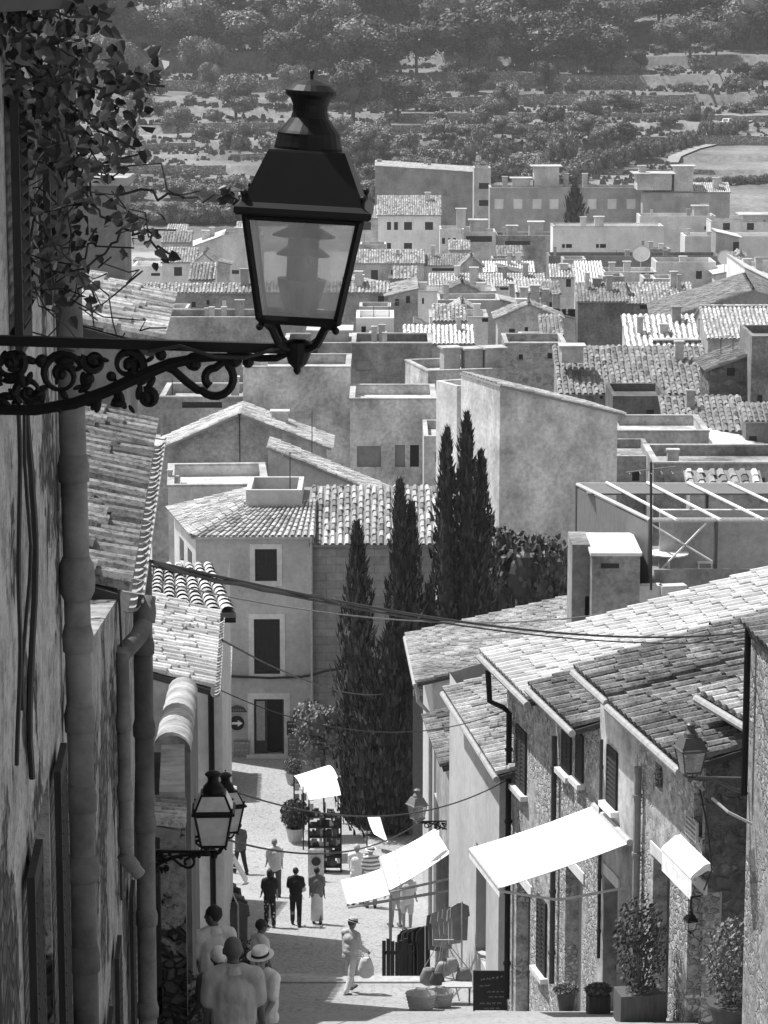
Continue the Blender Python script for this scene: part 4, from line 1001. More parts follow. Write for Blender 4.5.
# rear storey that rises out of the nearest roof
U0_, U1_ = P(699, 706, 41.2), P(756, 732, 39.2)
RU = Wall(Vector((U0_.x + .3, U0_.y + .08, 0)), Vector((U1_.x + .3, U1_.y + .08, 0))); eu = (0, RU.L, U0_.z, U1_.z)
rhouse('upper rear storey with its own small tiled roof and gutter above the nearest stone roof', RU, eu[0] + .1, eu[1], (eu[2] + eu[3]) / 2 + .08, 6, 12, plaster(.16, .7), 'mid', [], 17.2, over=.3, ga=(eu[0], eu[1]), seed=15, name='house')
# house beside the lens at the right edge
RN = Wall(P(746, 850, 36.5), P(800, 850, 33.5))
rhouse('rubble walled house cut by the right edge of the photo', RN, 0, RN.L + 4, P(745, 640, 36).z, 6, 12, rubble('edge_rubble', .12, .5, .3, 10, .5, .3), 'old', [], 13, over=.1, gut=False, seed=16)
m = MB(); RNE = Wall(RN.at(0, 0, .15), RN.at(0, 0, .15) + Vector((.14, -.02, 0)))
pp = RN.at(.25, 0, .1); m.tube([Vector((pp.x, pp.y, P(752, 632, 36).z)), Vector((pp.x, pp.y, P(748, 800, 36).z))], .045, 8)
tag(m.build('iron_pipe', IRON, loc=(pp.x, pp.y, P(748, 800, 36).z)), 'black iron pipe on the rubble corner at the right edge', 'pipe')
# further houses of the right row
RS = Wall(P(449, 850, 59.5), P(499, 850, 53.2)); es = eave_from(RS, 443, 705, 497, 772, .4)
rhouse('low house with a pale tiled roof between the white-roofed house and the far right house', RS, 0, RS.L, (es[2] + es[3]) / 2 + .1, 5.2, 15, plaster(.5, .25, 'rs'), 'mid', [hole(RS, 476, 850, 486, 960, 'dark')], 6, over=.35, ga=(es[0], es[1]), seed=17)
Q0_, Q1_ = P(420, 725, 65.5), P(438, 772, 61)
RQ = Wall(Vector((Q0_.x + .4, Q0_.y + .06, 0)), Vector((Q1_.x + .4, Q1_.y + .06, 0))); eq = (0, RQ.L, Q0_.z, Q1_.z)
rhouse('tiny lean-to house under a brownish roof at the end of the right row', RQ, 0, RQ.L, (eq[2] + eq[3]) / 2 + .1, 5, 15, plaster(.42, .6), 'old', [hole(RQ, 434, 800, 439, 850, 'dark')], 4, over=.3, ga=(eq[0], eq[1]), seed=18, gut=False)
E0_, E1_ = P(407, 648, 84), P(417, 677, 78)
RR = Wall(Vector((E0_.x + .5, E0_.y + .08, 0)), Vector((E1_.x + .5, E1_.y + .08, 0))); er = (-.05, RR.L + .05, E0_.z, E1_.z)
rr_ = rhouse('far right house with a broad pale roof and smooth end wall, beside the tallest cypress', RR, 0, RR.L, (er[2] + er[3]) / 2 + .1, 11, 13, plaster(.46, .25), 'mid', [], 0, over=.5, ga=(-.05, RR.L + .1), seed=19)
m = MB(); a = RR.at(RR.L - .1, 0, .1); zt = (er[2] + er[3]) / 2
m.tube([RR.at(RR.L - .2, zt - .1, .5), RR.at(RR.L - .15, zt - .5, .45), RR.at(RR.L - .15, zt - .9, .1), Vector((a.x, a.y, 2.5))], .06, 8); m.build('downpipe', flat('gutter_pale', .34), rr_)
def downpipe(Wl, x, y0, y1, parent, mat, r=.05, out=.09, ytop=None):
    p = Wl.hit(x, (y0 + y1) / 2, out); z0 = Wl.hit(x, y1, out).z; z1 = Wl.hit(x, y0, out).z; m = MB()
    path = [Vector((p.x, p.y, z0)), Vector((p.x, p.y, z1))]
    if ytop: path += [p + Wl.n * .12 + Vector((0, 0, z1 + .12 - p.z)), p + Wl.n * .38 + Vector((0, 0, z1 + .25 - p.z)), p + Wl.n * .42 + Vector((0, 0, z1 + .25 + ytop - p.z))]
    m.tube(path, r, 8)
    for i in range(4): z = lerp(z0, z1, (i + .5) / 4); m.tube([Vector((p.x, p.y, z - .03)), Vector((p.x, p.y, z + .03))], r * 1.35, 8)
    m.build('downpipe', mat, parent)
downpipe(RF, 508, 712, 1000, r3w, IRON, .055, .09, .6)
downpipe(RF, 553, 735, 985, r3g, flat('dark_pipe', .06), .05, .09)
downpipe(RF, 600, 738, 960, hb, flat('dark_pipe', .06), .03, .07)
downpipe(RF, 636, 765, 1000, ha, flat('grey_pipe', .24), .06, .09)
# roof plants and weeds along the courses of the old roofs
wd = MB(); r = random.Random(5)
for i in range(40):
    k = r.uniform(.3, 4.5); hs_, e_ = r.choice((((U(551), U(599)), (EG[2] + EG[3]) / 2), ((U(599), U(636)), (EB[2] + EB[3]) / 2), ((U(636), U(703)), (EA[2] + EA2[3]) / 2), ((U(636), U(703)), (EA[2] + EA2[3]) / 2)))
    q = RF.at(r.uniform(*hs_), 0, -k); z0 = e_ + kk + math.tan(R(14)) * k + .14
    for j in range(16):
        c = Vector((q.x + r.gauss(0, .12), q.y + r.gauss(0, .05), z0 - .03)); s = r.uniform(.03, .07); a = r.uniform(0, 6.28); t = Vector((math.cos(a), math.sin(a), 0)) * s
        wd.add([c - t * .5, c + t * .5, c + t * .7 + Vector((0, 0, s)), c - t * .2 + Vector((0, 0, s * 1.3))], [(0, 1, 2, 3)])
for i in range(70):
    Yq = r.uniform(18, 24); k = r.uniform(.5, 2.2)
    for j in range(12):
        X_ = -1.2 - .055 * (Yq - 8) - k + r.gauss(0, .08); Y_ = Yq + r.gauss(0, .08); c = Vector((X_, Y_, 25.55 + .31 * k + .16)); s = r.uniform(.015, .045); a = r.uniform(0, 6.28); t = Vector((math.cos(a), math.sin(a), 0)) * s
        wd.add([c - t * .5, c + t * .5, c + t * .7 + Vector((0, 0, s)), c - t * .2 + Vector((0, 0, s * 1.3))], [(0, 1, 2, 3)])
tag(wd.build('roof_weeds', leaf_mat('dry_weeds', .03, .2)), 'dry weeds and moss growing between the tiles of the right roofs', 'weeds', None, 'stuff')
# pergola terrace behind the right roofs
def pergola():
    y0, y1 = 79.0, 85.0
    zf = P(640, 592, y0).z; zt = P(640, 520, y0).z
    a = P(577, 510, y1); xl = a.x; xr = xl + 11
    base = thing('roof_terrace_house', 'house with a flat roof terrace under the pergola frame', 'house', Vector((xl, y0, 0)))
    m = MB(); m.obox((xl - .2, y0 - .6, 0), (12, 0, 0), (0, 7.5, 0), (0, 0, zf)); m.build('wall', plaster(.22, .6), base)
    o = thing('pergola', 'steel pergola frame with pale rafters over the roof terrace on the right', 'pergola', Vector((xl, y0, zf)))
    xp = P(650, 530, y0).x; pos = [(xl, y1), (xl + 4, y1), (xl + 8, y1), (xp, y0), (P(716, 530, y0).x, y0), (P(785, 530, y0).x, y0)]
    for (x, y) in pos:
        m = MB(); m.tube([(x, y, zf), (x, y, zt)], .06, 6); m.build('post', flat('steel_post', .09), o)
    m = MB(); m.tube([(xp, y0, zt), (xr, y0, zt)], .07, 6); m.tube([(xl, y1, zt), (xr, y1, zt)], .06, 6); m.tube([(xl, y1, zt), (xp, y0, zt)], .06, 6)
    m.build('beam', PALEWOOD, o)
    for i in range(8):
        x = xl + .9 + i * 1.25; m = MB(); m.tube([(x, y1, zt + .06), (x + (xp - xl) * .9, y0 - .3, zt + .06)], .045, 5); m.build('rafter', flat('white_rafter', .7), o)
    m = MB(); q = Vector((xp - xl, y0 - y1, 0))
    m.prism([(xl - .02, y1, zf), (xl - .02 + q.x, y1 + q.y, zf), (xl + .02 + q.x, y1 + q.y, zf), (xl + .02, y1, zf)], [(xl - .02, y1, zt - .1), (xl - .02 + q.x, y1 + q.y, zt - .1), (xl + .02 + q.x, y1 + q.y, zt - .1), (xl + .02, y1, zt - .1)])
    m.build('reed_screen', wood('reeds', .16), o)
    m = MB(); x2 = xp; m.tube([(x2, y0, zf + .3), (x2 + 1.6, y0, zt - .1)], .03, 5); m.tube([(x2, y0, zt - .1), (x2 + 1.8, y0, zf + .9)], .03, 5); m.build('brace', flat('white_rafter', .7), o)
    t = thing('terrace_table', 'round pale table standing in the shade under the pergola', 'table', Vector((P(668, 580, 81).x, 81, zf)))
    c = ORG[t.name]; m = MB(); m.lathe([(.6, .72), (.6, .76)], c, 16); m.build('table_top', WHITE, t); m = MB(); m.lathe([(.3, 0), (.05, .06), (.05, .71)], c, 10); m.build('leg', WHITE, t)
    for (dx, lab) in ((-1.0, 'white terrace chair left of the round table under the pergola'), (1.1, 'white terrace chair right of the round table under the pergola')):
        c2 = c + Vector((dx, .3, 0)); t = thing('terrace_chair', lab, 'chair', c2)
        m = MB(); m.box(c2 + Vector((0, 0, .44)), (.45, .45, .05)); m.build('seat', WHITE, t); m = MB(); m.box(c2 + Vector((0, .22, .7)), (.45, .04, .48)); m.build('backrest', WHITE, t)
        for sx in (-.19, .19):
            for sy in (-.19, .19): m = MB(); m.box(c2 + Vector((sx, sy, .21)), (.04, .04, .42)); m.build('leg', WHITE, t)
    m = MB(); m.obox((xp + .5, y0 + 2.2, zf), (3.4, 0, 0), (0, .2, 0), (0, 0, 2.0)); m.obox((xp + 4.0, y0 + 1.4, zf), (5, 0, 0), (0, .2, 0), (0, 0, 2.3)); m.build('terrace_wall', plaster(.5, .5), base)
    m = MB(); m.obox((xl + .2, y0 + 4.4, zt - .05), (9.5, 0, 0), (0, 1.6, 0), (0, 0, .05)); m.build('reed_roof', wood('reeds', .16), o)
    m = MB(); m.obox((xp + .1, y0 - .45, zf), (8, 0, 0), (0, .15, 0), (0, 0, .75)); m.build('parapet', plaster(.3, .8), base)
    # rendered roof block with a slot, in front of the terrace
    b0 = P(592, 570, 77.5); b1 = P(640, 570, 77.5); zz = P(610, 556, 77.5).z
    o = thing('roof_block', 'weathered rendered stair block with a dark slot on the broad pale roof', 'stair block', Vector((b0.x, 77.5, zf - 2)))
    m = MB(); m.obox((b0.x, 77.5, zf - 3.2), (b1.x - b0.x, 0, 0), (0, 3, 0), (0, 0, zz - zf + 3.2)); m.build('wall', plaster(.36, .9), o)
    m = MB(); m.obox((b0.x - .5, 78.4, zf - 3.2), (.498, 0, 0), (0, 2, 0), (0, 0, zz - zf + 3.35)); m.build('side_wall', plaster(.3, .8), o)
    m = MB(); m.obox((b0.x - .05, 77.45, zz + .003), (b1.x - b0.x + .1, 0, 0), (0, 3.1, 0), (0, 0, .09)); m.build('cap', COPE, o)
    s0, s1 = P(601, 566, 77.5), P(619, 566, 77.5); m = MB(); m.obox((s0.x, 77.47, s0.z - .06), (s1.x - s0.x, 0, 0), (0, .06, 0), (0, 0, .13)); m.build('slot', DARK, o)
    for i, (x, lab) in enumerate(((648, 'left of the two pale planters at the edge of the roof terrace'), (672, 'right of the two pale planters at the edge of the roof terrace'))):
        p = P(x, 578 + i * 4, 78.2); t = thing('planter', lab, 'planter', Vector((p.x, 78.2, zf)))
        m = MB(); m.box((p.x, 78.0, zf + .2), (.75, .4, .45), .2); m.build('box', plaster(.55, .3), t)
pergola()
antenna(651, 462, 590, 76.5, 'tall black antenna mast in front of the pergola', r=.035)
# ------------------------------------------------------------------ left row
def XA(Y): return -1.2 - .055 * (Y - 8)
def XB(Y): return -2.4 - .0433 * (Y - 25)
LA = Wall((XA(5), 5), (XA(25), 25)); LB = Wall((XB(25), 25), (XB(88), 88))
def uA(Y): return (Vector((XA(Y), Y, 0)) - LA.p0).dot(LA.d)
def uB(Y): return (Vector((XB(Y), Y, 0)) - LB.p0).dot(LB.d)
OLDW = rubble('flaked_wall', .04, .22, .06, 9, .56, .38)
OLDW2 = rubble('flaked_wall_dark', .03, .22, .06, 10, .53, .30)
def lhouse(label, Wl, ua, ub, ztop, zb, wid, slope, mat, tkey, over=.25, ga=None, holes=(), pitch=.24, seed=1, gut=None, roof=True, name='old_house', ztf=None):
    root = thing(name, label, 'house', Wl.at((ua + ub) / 2, zb)); k = math.tan(R(slope)); f = ztf or (lambda u: ztop)
    mb = MB(); Wl.sheet(mb, ua, ub, zb, f, [h[:4] for h in holes], .2)
    for u in (ua, ub): mb.poly(Wl.at(u, zb), Wl.at(u, zb, -wid), Wl.at(u, f(u) + (k * wid if roof else 0), -wid), Wl.at(u, f(u)))
    mb.poly(Wl.at(ua, zb, -wid), Wl.at(ub, zb, -wid), Wl.at(ub, f(ub) + (k * wid if roof else 0), -wid), Wl.at(ua, f(ua) + (k * wid if roof else 0), -wid))
    if not roof: mb.poly(Wl.at(ua, f(ua)), Wl.at(ub, f(ub)), Wl.at(ub, f(ub), -wid), Wl.at(ua, f(ua), -wid))
    mb.build('wall', mat, root)
    if roof:
        g0, g1 = ga or (ua, ub); tm = MB(); sl = MB()
        A = Wl.at(g0, ztop - k * over + .1, over); B = Wl.at(g1, ztop - k * over + .1, over); C = Wl.at(g1, ztop + k * wid + .1, -wid); D = Wl.at(g0, ztop + k * wid + .1, -wid)
        tiles(tm, A, B, C, D, pitch, .38, pitch * .48, 6, 1.7, seed, sl, .7)
        rf = sl.build('roof', DSLAB, root); tm.build('roof_tiles', TL[tkey], rf)
        if gut:
            m = MB(); a = A + Wl.n * .07 + Vector((0, 0, -.05)); b = B + Wl.n * .07 + Vector((0, 0, -.05)); n = 7
            d = (b - a).normalized(); vs = []
            for p in (a, b):
                for q in range(n + 1):
                    t = math.pi * q / n; vs.append(p + Wl.n * (-math.cos(t) * .075) - Vector((0, 0, math.sin(t) * .075)))
            m.add(vs, [(q, q + 1, n + 2 + q, n + 1 + q) for q in range(n)]); m.add([v - Wl.n * .004 + Vector((0, 0, .006)) for v in vs], [(q, q + 1, n + 2 + q, n + 1 + q) for q in range(n)])
            m.tube([a + Wl.n * .075, b + Wl.n * .075], .009, 6); gt = m.build('gutter', ZINC, root)
            nn = 16
            for i in range(nn):
                m = MB(); p = a.lerp(b, (i + .5) / nn + .01 * math.sin(i * 3.1)); m.tube([p - Wl.n * .08 + Vector((0, 0, .03)), p + Wl.n * .075 + Vector((0, 0, .004))], .006, 4); m.build('hook', ZINC, gt)
    for h in holes:
        Wl.window(root, h[:4], h[4] if len(h) > 4 else 'dark', .15)
    return root
def leaf_shutter(parent, u, w, z0, z1, Wl=None, mat=SHUT):
    Wl = Wl or LA; m = MB(); t = .028
    for q in ((u, u + .05, z0, z1), (u + w - .05, u + w, z0, z1), (u + .05, u + w - .05, z0, z0 + .08), (u + .05, u + w - .05, z1 - .08, z1)): Wl.slab(m, q[0], q[1], q[2], q[3], .02 + t, t)
    n = int((z1 - z0) / .06)
    for i in range(n):
        z = lerp(z0 + .08, z1 - .08, (i + .5) / n); m.obox(Wl.at(u + .05, z + .02, .018), Wl.d * (w - .1), Wl.n * .034 + Vector((0, 0, -.03)), Vector((0, 0, .008)))
    return m.build('shutter', mat, parent)
nl = lhouse('nearest flaking house wall with open louvred shutters at the left edge', LA, uA(5.4), uA(12.6), 29.435, 20, 4, 18, OLDW, 'mid', .24, holes=[(uA(10.05), uA(11.1), 28.25, 29.05), (uA(10.0), uA(11.0), 24.9, 26.3)], seed=31, ga=(uA(5.4), uA(12.9)))
for ch in nl.children:
    if ch.name.startswith('roof'):
        ch.data.materials[0] = flat('old_dark_timber', .03)  # eave colours darkened because the slab caught too much light
        for c2 in ch.children: c2.data.materials[0] = TL['c']
for (Y, z0, z1) in ((9.55, 28.2, 29.1), (11.15, 28.2, 29.1), (9.5, 24.5, 26.35), (11.05, 24.5, 26.3)): leaf_shutter(nl, uA(Y), .46, z0, z1)
a2 = lhouse('old low house with a crumbling tiled roof and open gutter behind the big pipe', LA, uA(12.62), uA(24.4), 25.55, 17, 5.6, 17, OLDW2, 'lold', .03, ga=(uA(17.6), uA(24.5)), seed=32, gut=True,
            holes=[(uA(15.4), uA(16.1), 22.2, 23.6), (uA(19), uA(19.8), 21.5, 23.2)])
for (Y, z0, z1) in ((14.9, 22.1, 23.7), (16.15, 22.1, 23.7), (18.5, 21.3, 23.3)): leaf_shutter(a2, uA(Y), .45, z0, z1)
# lump of old masonry that joins the two houses under the elbow pipe
m = MB(); r = random.Random(3)
LA.sheet(m, uA(12.62), uA(17.55), 25.3, lambda u: lerp(26.35, 25.62, (u - uA(12.62)) / (uA(17.55) - uA(12.62))), (), 0, .012)
m.poly(LA.at(uA(17.55), 25.3, .012), LA.at(uA(17.55), 25.3, -.6), LA.at(uA(17.55), 25.62, -.6), LA.at(uA(17.55), 25.62, .012))
m.poly(LA.at(uA(12.62), 26.35, .012), LA.at(uA(17.55), 25.62, .012), LA.at(uA(17.55), 25.62, -.6), LA.at(uA(12.62), 26.35, -.6))
m.build('masonry', OLDW2, a2)
def clay_pipe(label, path, r, joints, parent=None, name='drain_pipe', fat=()):
    path = [Vector(p) for p in path]; m = MB(); m.tube(path, r, 14)
    tot = sum((b - a).length for a, b in zip(path, path[1:]))
    def at(s):
        for a, b in zip(path, path[1:]):
            l = (b - a).length
            if s <= l: return a.lerp(b, s / l), (b - a).normalized()
            s -= l
        return path[-1], (path[-1] - path[-2]).normalized()
    for s in joints:
        p, d = at(s); m.tube([p - d * .07, p - d * .02, p + d * .05], [r * 1.02, r * 1.2, r * 1.16], 14)
    for s, k, h in fat:
        p, d = at(s); m.tube([p - d * h, p - d * h * .6, p, p + d * h * .6, p + d * h], [r, r * k * .92, r * k, r * k * .95, r], 14)
    o = m.build(name, PIPE, parent, smooth=True, loc=None if parent else path[-1])
    if not parent: tag(o, label, 'pipe')
    return o
c = P(77, 500, 12.0); cx = XA(12.0) + .075
zs = [P(76, y, 12).z for y in (470, 578, 640, 720, 800, 870, 960)]
clay_pipe('thick grey clay drain pipe running down beside the nearest wall', [(cx - .02, 12, 29.2), (cx, 12, 27), (cx + .01, 12, 21.5)], .058, [29.2 - z for z in zs], fat=((29.2 - zs[1], 1.42, .1), (29.2 - zs[5], 1.4, .05)))
# elbow from the gutter
e0 = LA.at(uA(17.7), 25.42, .2); 
def pA(x, y, Y): q = P(x, y, Y); return q
clay_pipe('bent grey elbow pipe dropping from the gutter end to the wall', [P(147, 596, 17.75), P(145, 618, 17.7), P(139, 636, 17.6), P(126, 650, 17.5), P(112, 663, 17.4), P(103, 680, 17.3), P(100, 700, 17.25)], .058, [.12, .52])
clay_pipe('slim grey pipe with a flared foot on the old low house', [LA.at(uA(17.0), 25.4, .065), LA.at(uA(17.0), 24.15, .065), LA.at(uA(17.0), 24.05, .08), LA.at(uA(17.02), 23.95, .15)], .042, [.45, .9, 1.2, 1.36])
clay_pipe('long straight grey pipe at the far corner of the old low house', [LA.at(uA(19.3), 25.5, .12), LA.at(uA(19.3), 19, .1)], .068, [.6, 1.2, 1.9, 2.6, 3.3, 4.0])
m = MB(); p = P(4, 600, 8.0); m.tube([(XA(8) + .03, 8.0, 28.4), (XA(8) + .03, 8.0, 24)], .022, 8); tag(m.build('iron_pipe', IRON, loc=(XA(8) + .03, 8, 24)), 'dark iron conduit at the very left edge of the wall', 'pipe')
def cable(label, pts, r, mat=WIREM, name='cable', n=6):
    pts = [Vector(p) for p in pts]; m = MB(); m.tube(pts, r, n); return tag(m.build(name, mat, loc=pts[0]), label, 'cable')
r = random.Random(8)
def wall_cable(label, Y, x0, ya, yb, rr=.006, amp=.05):
    z0, z1 = P(20, ya, Y).z, P(20, yb, Y).z; pts = []
    for i in range(18):
        t = i / 17; pts.append(LA.at(uA(Y) + amp * math.sin(t * 9 + x0) + r.gauss(0, .008), lerp(z0, z1, t), .03 + .015 * math.sin(t * 5)))
    cable(label, pts, rr)
wall_cable('black cable sagging down the nearest wall, closest to the left edge', 9.3, 1, 395, 760, .008, .12)
wall_cable('black cable looping down the nearest wall beside the iron conduit', 9.7, 2.4, 380, 700, .007, .16)
wall_cable('thick bundled cable on the nearest wall between the shutters', 9.9, 4, 400, 780, .012, .07)
wall_cable('thin cable following the thick bent pipe on the low house', 17.4, .5, 590, 900, .008, .05)
wall_cable('thin cable hanging beside the long straight pipe', 20.0, 2, 580, 860, .008, .06)
# roofs further down the left side
b0 = lhouse('old house with a bulging tile roof end directly above the bracket', LB, uB(25.2), uB(29), P(160, 338, 26).z, 17, 5, 16, plaster(.26, .7), 'mid', .35, seed=33, pitch=.22)
lb = T('rendered_block', 'tall blank rendered wall under the climbing plant, topped with pale coping tiles', 12, 124, 186, 32, .8, 'flat', 0, [], plaster(.24, .5), cope=COPE, zbot=14)
# garden wall with a rounded coping
def garden_wall():
    o = thing('garden_wall', 'garden wall with a bright rounded coping behind the long pipe', 'wall', Vector((XB(31), 31, G(31))))
    a = P(172, 752, 28.5); b = P(183, 690, 36.5); m = MB(); rr = .2
    d = (b - a); s = Vector((d.y, -d.x, 0)).normalized(); vs = []
    for i in range(13):
        p = a.lerp(b, i / 12) + Vector((0, 0, .02 * math.sin(i * 2.1)))
        for q in range(9): t = math.pi * q / 8; vs.append(p + s * (-math.cos(t) * rr) + Vector((0, 0, math.sin(t) * rr * .9)))
    m.add(vs, [(i * 9 + q, i * 9 + q + 1, i * 9 + 10 + q, i * 9 + 9 + q) for i in range(12) for q in range(8)] + [tuple(range(9))])
    m.build('coping', plaster(.52, .95, 'cop'), o, smooth=True)
    m = MB(); m.prism([a - s * rr * .95 + Vector((0, 0, -6)), a + s * rr * .95 + Vector((0, 0, -6)), b + s * rr * .95 + Vector((0, 0, -5)), b - s * rr * .95 + Vector((0, 0, -5))], [a - s * rr * .95, a + s * rr * .95, b + s * rr * .95, b - s * rr * .95]); m.build('wall', plaster(.2, .7), o)
    o = thing('garden_wall', 'lower stepped garden wall with a flat white top and a few tiles', 'wall', Vector((XB(27), 27, G(27))))
    a = P(172, 800, 25.6); b = P(173, 752, 28.3); d = b - a; s = Vector((d.y, -d.x, 0)).normalized(); w = .12; m = MB()
    m.prism([a - s * w, a + s * w, b + s * w, b - s * w], [q + Vector((0, 0, .08)) for q in (a - s * w, a + s * w, b + s * w, b - s * w)]); m.build('coping', plaster(.6, .7, 'cop'), o)
    m = MB(); m.prism([q - Vector((0, 0, 4)) for q in (a - s * w, a + s * w, b + s * w, b - s * w)], [q - Vector((0, 0, .003)) for q in (a - s * w, a + s * w, b + s * w, b - s * w)]); m.build('wall', OLDW2, o)
    m = MB(); sl = MB(); c0, c1 = P(181, 832, 24.2), P(181, 806, 25.5); tiles(m, c0, c1, c1 - s * .5 + Vector((0, 0, .12)), c0 - s * .5 + Vector((0, 0, .12)), .2, .3, .07, 5, 1, 4, sl)
    t = sl.build('tile_course', SLABM, o); m.build('roof_tiles', MID, t)
garden_wall()
# house with the light tiled eave
LC = Wall((XB(42.6), 42.6), (XB(48), 48)); ec = P(221, 688, 43).z
b2 = lhouse('house with a light tiled eave just above the rounded garden wall', LC, 0, LC.L, ec + .1, 8, 4.5, 17, plaster(.34, .5), 'b', .45, seed=34, pitch=.22, gut=True)
# house with tile ends facing us
def porch():
    y0 = 49.6; a = P(158, 613, y0); b = P(236, 613, y0); zt = b.z; y1 = 54.2; tz = P(190, 566, y1).z
    o = thing('old_house', 'pale fronted house with scalloped tile ends and a black gutter facing up the street', 'house', Vector((P(200, 700, 50.2).x, 50.2, G(50))))
    x1 = P(222, 700, 50.2).x; W = Wall((a.x - 1, 50.2), (x1, 50.2)); m = MB(); W.sheet(m, 0, W.L, 6, zt - .12)
    m.poly(Vector((x1, 50.2, 6)), Vector((x1 - .1, 55, 6)), Vector((x1 - .1, 55, tz)), Vector((x1, 50.2, zt - .12))); m.build('wall', plaster(.62, .3, 'porch'), o)
    tm = MB(); sl = MB(); tiles(tm, (a.x - 1, y0, zt), (b.x, y0, zt), (P(212, 566, y1).x, y1, tz), (a.x - 1, y1, tz), .27, .4, .1, 6, .7, 9, sl, .97)
    rf = sl.build('roof', SLABM, o); tm.build('roof_tiles', TL['b'], rf)
    m = MB(); m.tube([(a.x - 1, y0 - .1, zt - .1), (b.x, y0 - .1, zt - .1)], .06, 8); px = P(211, 700, 50.1).x
    m.tube([(px, y0 - .05, zt - .1), (px, 50.08, zt - .6), (px, 50.08, 8)], .055, 8); m.build('gutter', IRON, o)
porch()
for i, (Ya, Yb, zt, rise, lab) in enumerate(((55, 64, 14.2, 18, 'house with a plain shaded front down the left side of the street'), (64, 76, 11.6, 20, 'stone house at the bend of the street on the left'), (76, 83, 5.6, 22, 'last left house beside the open plaza'), (101, 105.5, 4.0, 22, 'unseen gabled house added left of the plaza for its shadow'))):  # the last house is unseen, put in to cast its shadow on the plaza
    sx_ = 1.1 if Ya > 95 else 0; Wq = Wall((XB(Ya) - sx_, Ya), (XB(Yb) - sx_, Yb)); lhouse(lab, Wq, 0, Wq.L, zt, 0, 4, rise, plaster(.4, .5), 'b', .3, seed=40 + i, pitch=.24)
Wq = Wall((XB(29.2), 29.2), (XB(42.5), 42.5))
lhouse('flaking low house wall between the lanterns on the left', Wq, 0, Wq.L, 0, 8, 2.5, 10, plaster(.30, .8), 'b', roof=False, ztf=lambda u: lerp(20.6, 17.6, u / Wq.L), holes=[(2, 2.7, 17.2, 18.6), (7, 7.8, 14.6, 16.6)])
Wq2 = Wall((XB(24.6), 24.6), (XB(29.1), 29.1))
lhouse('narrow stepped wall front beside the long grey pipe', Wq2, 0, Wq2.L, 0, 14, .5, 10, plaster(.24, .8), 'b', roof=False, ztf=lambda u: lerp(21.0, 20.8, u / Wq2.L))
